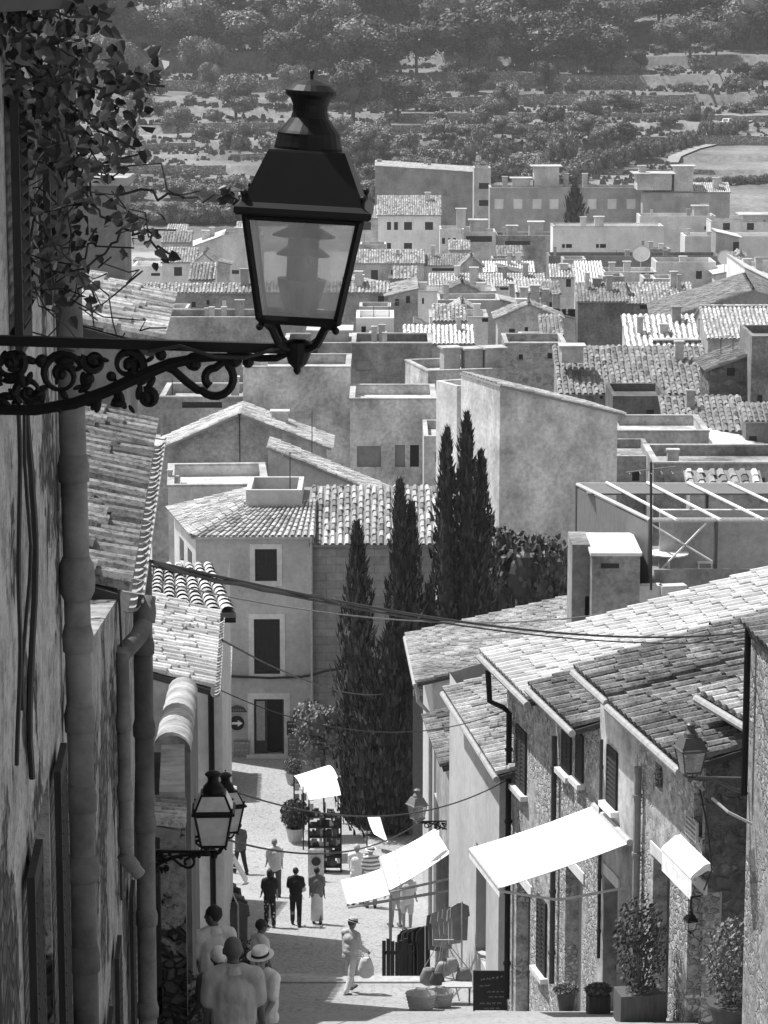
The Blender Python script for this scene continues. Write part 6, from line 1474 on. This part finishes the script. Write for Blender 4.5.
sh_, J5, M5 = person('person in pale trousers and a sun hat stepping down the landing with a shopping bag', Vector((p.x, 55.2, G(55.2))), hm_ - .04, -38, ((18, 6), (-12, 16)), ((4, 6, 20), (14, 8, 40)), 5, (-20, 22), SKIN, .1, ('long', .50), ('pants', .62), shoes=.1, hat=.5, vox=.01)
def bag_at(label, c, w, h, v, strap=None, name='shoulder_bag'):
    o = thing(name, label, 'bag', c); m = MB(); m.lathe([(w * .25, -h), (w * .48, -h * .85), (w * .5, -h * .5), (w * .36, -h * .15), (w * .3, 0)], c, 12, 1, .55); m.build('body', cloth(v), o, smooth=True)
    m = MB(); m.tube(strap or [c + Vector((-w * .25, 0, -.02)), c + Vector((0, 0, h * .5)), c + Vector((w * .25, 0, -.02))], .012, 5); m.build('strap', cloth(v), o)
q = M5 @ J5['wr', 1]; bag_at('white carrier bag held by the person with the sun hat on the landing', q - Vector((0, 0, .16)), .34, .42, .6, name='carrier_bag')
def walker(x, y, htop, *a, **k):
    g = ground_at(x, y, 40); hh = P(x, htop, g.y).z - g.z; return person(a[0], g, hh, *a[1:], **k)
walker(270, 927, 870, 'woman in a dark top and printed dark trousers, left of the three walking women', 6, ((10, 4), (-10, 12)), ((6, 14, 30), (4, 10, 16)), 1, (0, 4), SKIN, .03, ('short', .03), ('pants', print_cloth()), shoes=.05, build=.9, hairlen=.04)
walker(296, 926, 868, 'woman in black with a white bag in her arm, middle of the three walking women', 0, ((14, 4), (-12, 20)), ((16, 14, 60), (14, 12, 70)), 1, (0, 2), SKIN, .02, ('short', .02), ('pants', .02), shoes=.03, build=.95)
w3 = walker(317, 924, 868, 'woman in a grey top and long white trousers, right of the three walking women', -4, ((6, 2), (-5, 6)), ((2, 8, 10), (2, 8, 10)), 0, (0, 0), SKIND, .02, ('short', .16), ('skirt', .62, .84), shoes=.03, build=.95)
g = ground_at(296, 926, 40); bag_at('small white bag carried by the woman in black', g + Vector((.16, .28, 1.12)), .26, .2, .7)
walker(275, 897, 840, 'person in a light shirt with a shoulder bag beyond the three women', 10, ((6, 4), (-6, 8)), ((8, 8, 30), (4, 10, 16)), 3, (0, 8), SKIN, .2, ('short', .5), ('pants', .08))
walker(240, 874, 823, 'man in dark clothes crossing the plaza alone at the left', 30, ((14, 4), (-14, 14)), ((12, 12, 40), (-8, 8, 20)), 2, (0, 0), SKIND, .02, ('short', .09), ('pants', .03))
walker(357, 906, 845, 'pale haired person in a white top beside the market stall', -20, ((0, 0), (0, 0)), ((6, 8, 16), (6, 8, 16)), 0, (0, 0), SKIN, .4, ('short', .75), ('pants', .4))
walker(371, 908, 848, 'person in a broad sun hat and striped top beside the market stall', 10, ((0, 0), (0, 0)), ((4, 10, 16), (4, 10, 16)), 0, (0, 0), SKIN, .3, ('short', stripe_cloth()), ('pants', .3), hat=.7)
walker(396, 927, 868, 'bare legged person standing under the double white awning, nearer the street', 30, ((4, 0), (-4, 0)), ((10, 8, 20), (10, 8, 20)), 0, (0, 0), SKIN, .05, ('short', .4), ('shorts', .4), shoes=.12)
walker(407, 932, 872, 'bare legged person standing under the double white awning, nearer the wall', -10, ((8, 4), (-4, 6)), ((10, 8, 20), (10, 8, 20)), 0, (0, 0), SKIN, .08, ('short', .55), ('shorts', .5), shoes=.1)
# ------------------------------------------------------------------ awnings
def sheet_solid(pts, t=.012, nu=8, nv=6, sag=.0):
    """canvas between four corners a-b (wall) and d-c (outer edge)"""
    a, b, c, d = map(Vector, pts); m = MB(); top = []; nrm = (b - a).cross(d - a).normalized()
    if nrm.z < 0: nrm = -nrm
    for j in range(nv + 1):
        for i in range(nu + 1):
            u, v = i / nu, j / nv; p = a.lerp(b, u).lerp(d.lerp(c, u), v); p = p - Vector((0, 0, sag * math.sin(math.pi * v) * (1 + .15 * math.sin(u * 17)))); top.append(p)
    n = nu + 1; k = len(top); vs = top + [p - nrm * t for p in top]; fs = []
    for j in range(nv):
        for i in range(nu):
            q = (j * n + i, j * n + i + 1, (j + 1) * n + i + 1, (j + 1) * n + i); fs.append(q); fs.append(tuple(x + k for x in q[::-1]))
    rim = [i for i in range(n)] + [j * n + nu for j in range(1, nv + 1)] + [nv * n + i for i in range(nu - 1, -1, -1)] + [j * n for j in range(nv - 1, 0, -1)]
    for x, y in zip(rim, rim[1:] + rim[:1]): fs.append((x, y, y + k, x + k))
    m.add(vs, fs); return m
a, b = RF.hit(594, 808, .04), RF.hit(630, 840, .04); zz = (a.z + b.z) / 2; a.z = b.z = zz
ex = RF.n * 2.15 + RF.d * .0
c, d = b + ex + Vector((0, 0, -.62)), a + ex + Vector((0, 0, -.62))
aw = thing('awning', 'big bright white awning stretched out over the street from the stone houses', 'awning', (a + b) / 2)
sheet_solid((a, b, c, d), sag=.03).build('canvas', CANVAS, aw)
m = MB(); m.tube([a, b], .06, 8); m.build('roller', ZINC, aw); m = MB(); m.tube([c - Vector((0, 0, .03)), d - Vector((0, 0, .03))], .035, 8); m.build('front_bar', ZINC, aw)
m = MB(); m.obox(d - Vector((0, 0, .16)) + RF.n * .01, (c - d), RF.n * .008, Vector((0, 0, .15))); m.build('valance', CANVAS, aw)
for p, q in ((a, d), (b, c)):
    m = MB(); w0 = p - Vector((0, 0, .75)); m.tube([w0, p.lerp(q, .55) - Vector((0, 0, .55)), q - Vector((0, 0, .06))], .022, 6); m.build('arm', ZINC, aw)
# rolled awning
u0, u1 = RF.uz(684, 850)[0], RF.uz(714, 880)[0]; zt = (RF.hit(684, 842, .02).z + RF.hit(712, 862, .02).z) / 2
aw = thing('awning', 'half rolled white awning box above the pale door of the nearest stone house', 'awning', RF.at((u0 + u1) / 2, zt - .3))
m = MB(); p0, p1 = RF.at(u0, zt, .02), RF.at(u1, zt, .02)
def along(pts): 
    m.prism([RF.at(u0, zt + z, o) for o, z in pts], [RF.at(u1, zt + z, o) for o, z in pts])
along([(.02, 0), (.06, .05), (.14, .04), (.34, -.12), (.36, -.16), (.33, -.18), (.1, -.06), (.02, -.08)]); m.build('cover', CANVAS, aw)
m = MB(); m.obox(RF.at(u0, zt - .5, .335), RF.d * (u1 - u0), RF.n * .012, Vector((0, 0, .32))); m.build('valance', CANVAS, aw)
m = MB(); m.tube([RF.at(u0 - .02, zt - .17, .3), RF.at(u1 + .02, zt - .17, .3)], .03, 8); m.build('front_bar', ZINC, aw)
# double awning down the street
a, b, c, d = P(437, 827, 66), P(457, 848, 62.2), P(390, 890, 62.4), P(380, 857, 66)
aw = thing('awning', 'upper of the two joined white awnings over the right side of the street', 'awning', (a + b) / 2); sheet_solid((a, b, c, d), sag=.05).build('canvas', CANVAS, aw)
m = MB(); m.tube([c - Vector((0, 0, .03)), d - Vector((0, 0, .03))], .04, 6); m.build('front_bar', ZINC, aw)
m = MB(); m.tube([b - Vector((0, 0, .7)), c - Vector((0, 0, .05))], .03, 6); m.tube([a - Vector((0, 0, .7)), d - Vector((0, 0, .05))], .03, 6); m.build('frame_arms', PALEWOOD, aw)
a2_, b2_, c2_, d2_ = P(382, 868, 66), P(390.5, 894, 62.4), P(348, 904, 62.6), P(341, 880, 66)
aw = thing('awning', 'lower flat white awning joined to the street end of the double awning', 'awning', (a2_ + b2_) / 2); sheet_solid((a2_, b2_, c2_, d2_), sag=.03).build('canvas', CANVAS, aw)
m = MB(); m.tube([c2_ - Vector((0, 0, .03)), d2_ - Vector((0, 0, .03))], .035, 6); m.tube([c2_ - Vector((0, 0, .08)), b - Vector((0, 0, 1.0))], .035, 6); m.build('frame', PALEWOOD, aw)
g = G(62.5); m = MB(); m.tube([Vector((b2_.x, 62.4, g - .3)), b2_ - Vector((0, 0, .03))], .035, 6); m.build('post', PALEWOOD, aw)
# ------------------------------------------------------------------ market stall by the cypresses
def stall():
    gq = ground_at(322, 872, 60); Y = gq.y; x0, x1 = P(309, 872, Y).x, P(341, 872, Y).x; z = gq.z
    o = thing('market_rack', 'tall dark display rack stacked with small goods under the white stall canopies', 'rack', Vector(((x0 + x1) / 2, Y, z)))
    hgt = P(322, 800, Y + .6).z - z
    for xx in (x0, (x0 + x1) / 2, x1):
        m = MB(); m.box((xx, Y + .1, z + hgt / 2), (.05, .5, hgt)); m.build('upright', IRON, o)
    r = random.Random(6); n = 6; vals = (.03, .08, .2, .4)
    for i in range(n):
        zz = z + .2 + i * (hgt - .25) / n; m = MB(); m.box(((x0 + x1) / 2, Y + .06, zz), (x1 - x0, .48, .03)); sf = m.build('shelf', SHUT, o)
        for v in vals:
            m = MB()
            for k in range(5):
                if r.random() < .75:
                    xx = r.uniform(x0 + .1, x1 - .1); ww = r.uniform(.08, .2); hh = r.uniform(.1, (hgt - .25) / n - .06); m.box((xx, Y - .08 + r.uniform(0, .15) + vals.index(v) * .02, zz + .018 + hh / 2), (ww, .1, hh))
            if m.v: e = m.build('goods', flat('goods_%d' % (v * 100), v), sf); e['kind'] = 'stuff'
    # canopies
    for (pts, Yc, lab) in ((((294, 776), (329, 765), (338, 778), (303, 793)), Y + 5, 'far white canopy of the market stall beside the cypresses'), (((303, 786), (335, 776), (341, 795), (309, 800)), Y + 2.0, 'near white canopy of the market stall beside the cypresses')):
        k = [P(pts[0][0], pts[0][1], Yc + 1.4), P(pts[1][0], pts[1][1], Yc + 1.6), P(pts[2][0], pts[2][1], Yc), P(pts[3][0], pts[3][1], Yc - .2)]
        c = thing('stall_canopy', lab, 'canopy', Vector(((k[0].x + k[1].x) / 2, Yc, G(Yc)))); sheet_solid(k, sag=-.12).build('canvas', CANVAS, c)
        for q in (k[0], k[2], k[3]): m = MB(); m.tube([Vector((q.x, q.y, G(q.y))), q], .025, 6); m.build('pole', IRON, c)
    p = ground_at(324, 842, 60); tb = thing('postcard_stand', 'dark revolving stand of pale postcards left of the stall rack', 'rack', p); m = MB(); m.tube([p, p + Vector((0, 0, 1.9))], .03, 6); m.build('pole', IRON, tb)
    p = ground_at(304, 830, 60); tb = thing('postcard_stand', 'slim stand hung with small pale cards beside the topiary', 'rack', p); m = MB(); m.tube([p, p + Vector((0, 0, 1.8))], .03, 6); m.build('pole', IRON, tb)
    for k in range(4):
        m = MB(); zz = p.z + .5 + k * .36
        for j in range(3): m.box((p.x - .25 + j * .25, p.y - .06, zz), (.19, .02, .24))
        e = m.build('cards', flat('goods_%d' % (40 if k % 2 else 20), .4 if k % 2 else .2), tb)
    p = ground_at(335, 880, 60); tb = thing('display_board', 'dark board with a round mark leaning at the foot of the stall rack', 'board', p + Vector((-.6, -.4, 0))); c = ORG[tb.name]
    m = MB(); m.obox(c + Vector((-.25, 0, .2)), (.5, 0, 0), (0, .05, 0), (0, .1, .9)); m.build('board', PALEWOOD, tb); m = MB(); m.tube([c + Vector((0, -.02, .75)), c + Vector((0, .0, .75))], .15, 16); m.build('round_mark', DARK, tb)
    m = MB(); m.box(c + Vector((0, .06, .12)), (.5, .2, .24)); m.build('foot', SHUT, tb)
    c = thing('hung_cloth', 'white cloth hung up in front of the dark cypress trunks', 'cloth', Vector((P(378, 830, 92).x, 92, G(92))))
    sheet_solid((P(367, 816, 93), P(380, 817, 92.5), P(388, 842, 91.6), P(374, 834, 92.2)), sag=.06).build('sheet', CANVAS, c); m = MB(); m.tube([P(367, 816, 93), Vector((P(367, 816, 93).x, 93, G(93)))], .025, 5); m.build('pole', IRON, c)
stall()
def topiary():
    g = ground_at(295, 842, 60); o = thing('topiary', 'ball shaped bush in a pale pot on the plaza left of the stall', 'plant', g); r = random.Random(4)
    m = MB(); m.lathe([(.22, 0), (.32, .5), (.34, .52), (.28, .52), (.25, .45)], g, 14); m.build('pot', plaster(.5, .3), o)
    c = g + Vector((0, 0, 1.0)); m = MB(); m.ball(c, .42, 12, 8)
    for i in range(1100):
        d = Vector((r.gauss(0, 1), r.gauss(0, 1), r.gauss(0, 1))).normalized(); p = c + d * r.uniform(.42, .54); s = r.uniform(.03, .06); n = (d + Vector((r.gauss(0, .6), r.gauss(0, .6), r.gauss(0, .6)))).normalized(); t = n.orthogonal().normalized(); b = n.cross(t); m.add([p - t * s, p - b * s, p + t * s, p + b * s], [(0, 1, 2, 3)])
    m.build('foliage', CYP, o)
topiary()
g_ = ground_at(293, 784, 60); plant_box('round leafy pot plant beyond the stall canopies', g_, 1.0, .7, 9, 'pale', OLIVE)
# ------------------------------------------------------------------ left edge of the street
def garments(label, a, b, n, vals, zr, hang, seed, name='clothes_rail'):
    """rail from a to b with hanging clothes"""
    o = thing(name, label, 'clothes rail', Vector(((a.x + b.x) / 2, (a.y + b.y) / 2, min(a.z, b.z) - zr))); r = random.Random(seed)
    m = MB(); m.tube([a, b], .018, 6); m.tube([a, a - Vector((0, 0, zr))], .018, 6); m.tube([b, b - Vector((0, 0, zr))], .018, 6); m.build('rail', ZINC, o)
    d = (b - a); s0 = Vector((d.y, -d.x, 0)).normalized()
    for i in range(n):
        s = Matrix.Rotation(r.gauss(0, .5), 3, 'Z') @ s0
        p = a.lerp(b, (i + .5) / n); w = r.uniform(.18, .26); L = hang * r.uniform(.75, 1.1); k = d.normalized() * .03; m = MB()
        top = []; 
        prof_ = [(-.05, 0), (-w, -.08), (-w * 1.1, -.3), (-w * .9, -.32), (-w * .85, -L), (w * .85, -L * .97), (w * .9, -.32), (w * 1.1, -.3), (w, -.08), (.05, 0)]
        m.prism([p + s * x - k + Vector((0, 0, z)) + d.normalized() * .02 * math.sin(z * 9 + i) for x, z in prof_], [p + s * x + k + Vector((0, 0, z)) + d.normalized() * .02 * math.sin(z * 9 + i) for x, z in prof_]); m.build('garment', cloth(r.choice(vals)), o)
    return o
a, b = P(229, 884, 56), P(246, 925, 47.5); a.z = G(56) + 1.65; b.z = G(47.5) + 1.6
garments('rail of dark clothes along the left wall of the street', P(226, 880, 58), P(238, 905, 53), 12, (.02, .04, .09, .16), 1.6, 1.1, 3)
def easel():
    g = ground_at(247, 884, 60); o = thing('leaning_board', 'pale folding board leaning at the left corner of the street', 'board', g)
    c = g + Vector((-.45, 0, 0)); m = MB(); m.prism([c + Vector((-.32, 0, 1.35)), c + Vector((.42, -.2, .03)), c + Vector((.42, .4, .03)), c + Vector((-.32, .5, 1.35))], [c + Vector((-.28, 0, 1.38)), c + Vector((.46, -.2, .06)), c + Vector((.46, .4, .06)), c + Vector((-.28, .5, 1.38))]); m.build('board', plaster(.5, .3), o)
    m = MB(); m.tube([c + Vector((-.32, .2, 1.3)), c + Vector((-.5, .2, 0))], .025, 5); m.tube([c + Vector((-.44, .2, .5)), c + Vector((.2, .2, .45))], .02, 5); m.build('strut', ZINC, o)
easel()
p = Vector((P(183, 985, 28).x, 28, G(28))); plant_box('dark pot plant against the left wall near the stout man', p, 1.25, .5, 12, 'dark', BUSH, ph=.5)
p = Vector((P(247, 925, 52).x, 52, G(52))); plant_box('dark leafy pot plant at the foot of the left clothes rail', p, 1.5, .75, 14, 'dark', OAK, ph=.4)
# ------------------------------------------------------------------ right edge of the street
garments('rail of pale and grey clothes by the wall behind the hanging bags', P(436, 914, 57.5), P(462, 902, 55.5), 6, (.1, .25, .5, .35), 1.5, .8, 5)
garments('rail of black clothes in the shade under the double awning', P(404, 930, 62), P(425, 926, 61), 8, (.015, .02, .03, .06), 1.6, 1.3, 6)
def low_fence():
    a, b = P(384, 998, 58.5), P(405, 998, 58.5); z = G(58.5) - .3; zt = P(395, 941, 58.5).z; o = thing('plank_fence', 'dark upright plank screen at the edge of the landing', 'fence', Vector(((a.x + b.x) / 2, 58.5, z))); r = random.Random(2); n = 7
    for i in range(n):
        x = lerp(a.x, b.x + .2, i / n); m = MB(); m.box((x, 58.5 + r.uniform(-.02, .02), (z + zt + r.uniform(-.1, .1)) / 2), (.085, .04, zt - z + r.uniform(-.1, .1))); m.build('plank', SHUT, o)
    m = MB(); m.box(((a.x + b.x) / 2 + .1, 58.55, lerp(z, zt, .8)), (b.x - a.x + .2, .03, .08)); m.build('crossbar', SHUT, o)
low_fence()
def bag_stand():
    Y = 54.0; x = P(447, 1000, Y).x; z = G(Y); top = P(444, 940, Y); o = thing('bag_stand', 'thin metal stand from which the woven bags hang', 'stand', Vector((x, Y, z)))
    for dx in (-.25, .25): m = MB(); m.tube([(x + dx, Y, z), (top.x, Y, top.z)], .015, 5); m.build('leg', ZINC, o)
    m = MB(); m.tube([(top.x - .2, Y, top.z), (top.x + .2, Y, top.z)], .014, 5); m.build('hook_bar', ZINC, o)
    for i, (px, py, w, h, v, lab) in enumerate(((429, 968, .38, .36, .26, 'grey slouchy woven bag hanging leftmost on the bag stand'), (443, 962, .34, .3, .42, 'pale striped woven bag in the middle of the bag stand'), (452, 958, .3, .3, .34, 'pale round bag hanging right of the middle on the bag stand'), (464, 968, .34, .34, .2, 'dark edged woven bag hanging rightmost on the bag stand'), (437, 972, .3, .28, .1, 'dark woven bag half hidden behind the pale bags'))):
        c = P(px, py, Y - .1 - .06 * i); hk = top + Vector((.04 * (i - 2), -.02 * i, .0)); bag_at(lab, c, w, h, v, [c + Vector((-w * .3, 0, -.03)), hk, c + Vector((w * .3, 0, -.03))])
bag_stand()
def basket(label, x, y, Y, w, h, v):
    c = Vector((P(x, y, Y).x, Y, G(Y))); o = thing('basket', label, 'basket', c); m = MB()
    for k in range(6): t = k / 5; m.lathe([(w * (.38 + .12 * t) - .006, h * t * .9), (w * (.38 + .12 * t) + .008, h * (t * .9 + .05)), (w * (.38 + .12 * t) - .006, h * (t * .9 + .1))], c, 18, 1, .75, cap=False)
    m.lathe([(w * .37, .01), (w * .49, h * .96), (w * .46, h * .96), (w * .34, .05)], c, 18, 1, .75); m.build('weave', cloth(v), o)
    m = MB(); m.tube([c + Vector((-w * .3, -w * .35, h)), c + Vector((-w * .15, -w * .36, h * 1.5)), c + Vector((w * .15, -w * .36, h * 1.5)), c + Vector((w * .3, -w * .35, h))], .012, 5); m.build('handle', cloth(v), o)
basket('pale woven basket on the landing, leftmost of the two', 421, 1010, 52.6, .62, .36, .45); basket('pale woven basket on the landing, beside the stand legs', 440, 1008, 53.0, .56, .34, .38)
t_ = thing('folding_stool', 'low wooden folding stool behind the baskets', 'stool', Vector((P(457, 1005, 53.5).x, 53.5, G(53.5)))); c = ORG[t_.name]
m = MB(); m.box(c + Vector((0, 0, .42)), (.6, .4, .03)); m.build('seat', PALEWOOD, t_)
for sx in (-.25, .25): m = MB(); m.tube([c + Vector((sx, -.18, 0)), c + Vector((sx, .18, .41))], .018, 5); m.tube([c + Vector((sx, .18, 0)), c + Vector((sx, -.18, .41))], .018, 5); m.build('leg', SHUT2, t_)
def a_board():
    Y = 51.8; a, b = P(473, 1022, Y), P(510, 1022, Y); z = G(Y); zt = P(490, 973, Y).z; w = b.x - a.x; o = thing('chalk_board', 'black chalk menu board standing on the landing by the right wall', 'board', Vector(((a.x + b.x) / 2, Y, z)))
    m = MB(); m.obox((a.x + .03, Y, z + .1), (w - .06, 0, 0), (0, .02, 0), (0, .12, zt - z - .13)); bd = m.build('slate', flat('slate', .018, .6), o)
    m = MB()
    for x in (a.x, b.x - .035): m.obox((x, Y - .012, z), (.035, 0, 0), (0, .03, 0), (0, .14, zt - z))
    m.obox((a.x, Y + .12, zt - .035), (w, 0, 0), (0, .03, 0), (0, 0, .035)); m.build('frame', SHUT, o)
    m = MB(); m.obox((a.x + .02, Y + .45, z), (.035, 0, 0), (0, .03, 0), (0, -.3, zt - z)); m.obox((b.x - .05, Y + .45, z), (.035, 0, 0), (0, .03, 0), (0, -.3, zt - z)); m.build('rear_leg', SHUT, o)
    m = MB(); r = random.Random(12); H = zt - z
    for (t, x0, x1, sl, amp) in ((.80, .14, .5, .16, .03), (.66, .12, .3, .1, .02), (.53, .25, .5, .02, .02), (.42, .28, .55, 0, .016), (.27, .12, .52, .03, .03), (.16, .2, .48, .02, .02)):
        x = x0
        while x < x1:
            wl_ = r.uniform(.04, .09); pts = []
            for i in range(7):
                q = x + wl_ * i / 6; zz = z + H * t + sl * (q - x0) + amp * math.sin(i * 2.4 + x * 40) * r.uniform(.5, 1); pts.append(Vector((a.x + q * w / .66, Y - .004 + .12 * (zz - z - .1) / (H - .13), zz)))
            m.tube(pts, .0055, 4); x += wl_ + .03
    m.build('chalk_writing', flat('chalk', .32), bd)
a_board()
# plants and pots along the right wall
def onwall(x, y, out): 
    p = RF.hit(x, y, out); 
    return Vector((p.x, p.y, G(p.y)))
p = onwall(640, 1000, .55); plant_box('big dark bush in a wooden planter in front of the arched door', p, 2.0, .8, 21, 'box', OAK, 'potted_bush', .5)
plant_box('dark round pot with a low plant by the pale door step', onwall(566, 1020, .45), .45, .4, 22, 'dark', BUSH, ph=.38)
plant_box('small dark square planter between the pots on the right', onwall(598, 1020, .4), .5, .4, 23, 'box', BUSH, ph=.34)
plant_box('light leafy bush at the lower right corner against the rough end wall', Vector((P(735, 1010, 38).x, 38, G(38))), 1.7, .9, 24, 'dark', OLIVE, 'potted_bush', .4)
def board_on_wall():
    q = hole(RF, 689, 818, 700, 838, 'x'); o = RF.at((q[0] + q[1]) / 2, q[2], .03); m = MB(); RF.slab(m, q[0], q[1], q[2], q[3], .06, .04); e = m.build('hung_board', PALEWOOD, loc=o); tag(e, 'small pale slatted board hung by the dark upper window of the nearest stone house', 'board')
    m = MB(); n = 4
    for i in range(n): z = lerp(q[2], q[3], (i + .5) / n); RF.slab(m, q[0] + .03, q[1] - .03, z - .015, z + .015, .066, .006)
    m.build('slats', SHUT2, e)
board_on_wall()
# ------------------------------------------------------------------ overhead cables
def oc(label, a, b, sag, r=.012, mat=WIREM): return cable(label, wire(a, b, sag, r), r, mat, 'overhead_cable', 5)
j1 = LA.at(uA(17.9), 25.75, .22)
mid_ = P(440, 611, 34); e1 = P(790, 620, 41)
oc('thick black overhead cable sloping from the left gutter across the cypresses to the right edge', P(150, 561, 17.9), P(795, 624, 41), .34, .0125)
oc('second overhead cable running just below the thick one to the right edge', P(152, 566, 17.95), P(795, 634, 40.6), .30, .008)
m = MB(); pts = wire(P(150, 561, 17.9), P(795, 624, 41), .34, 0, 60)[:10]; r = random.Random(1)
tw = [p + Vector((r.gauss(0, .012), 0, -.018 + r.gauss(0, .01))) for p in pts]; m.tube(tw, [.013 + .007 * abs(math.sin(i * 1.7)) for i in range(10)], 6); tag(m.build('cable_bundle', WIREM, loc=tw[0]), 'lumpy taped bundle of cables at the left end of the thick overhead cable', 'cable')
oc('thin grey twisted cable from the low left roof to the right terrace', P(160, 582, 46), P(790, 562, 70), 1.1, .014, GREYWIRE)
oc('thin cable from the light tiled eave down towards the stone house wall', P(222, 640, 46), P(400, 690, 106), .5, .018, WIREM)
oc('thin cable hanging between the light tiled eave and the white-roofed house', P(218, 689, 44), P(512, 708, 52.5), .6, .010, WIREM)
oc('upper of the two cables strung over the plaza at lantern height', P(236, 792, 38), P(512, 777, 52), .55, .013, WIREM)
oc('lower of the two cables strung over the plaza at lantern height', P(222, 838, 38), P(425, 818, 63), .5, .016, WIREM)
pp_ = [WP.hit(x, y, .06) for x, y in ((222, 676), (245, 677), (270, 678), (300, 677), (312, 675))] + [P(x, y, 106.8) for x, y in ((325, 671), (345, 668), (385, 668))]
cable('dark power cable clipped along the front of the plaza house above the door', pp_, .05)
b3 = [P(x, y, 36) for x, y in ((713, 800), (722, 806), (735, 820), (745, 832))]; cable('pale bare branch-like cable sticking out by the iron pipe', [P(712, 798, 36.2), P(728, 812, 36), P(752, 824, 36)], .02, PALEWOOD)
cable('dark cable dropping down the nearest stone house front below the grey lantern', [RF.hit(700, 790, .05), RF.hit(708, 830, .05), RF.hit(712, 870, .05), RF.hit(704, 890, .05)], .014)
# ------------------------------------------------------------------ haze in the valley
hz_ = MB(); hz_.obox((-440, -8, -13), (880, 0, 0), (0, 1180, 0), (0, 0, 210)); hzo = hz_.build('haze', None)
hmat = bpy.data.materials.new('haze'); hmat.use_nodes = True; hn = hmat.node_tree; hn.nodes.remove(hn.nodes['Principled BSDF']); pv = hn.nodes.new('ShaderNodeVolumePrincipled')
pv.inputs['Color'].default_value = (.9, .9, .9, 1); pv.inputs['Density'].default_value = .00015; pv.inputs['Anisotropy'].default_value = .2
hn.links.new(pv.outputs[0], hn.nodes['Material Output'].inputs['Volume']); hzo.data.materials.append(hmat); tag(hzo, kind='stuff', label='thin summer haze lying over the valley', cat='haze')
scene.cycles.volume_bounces = 0
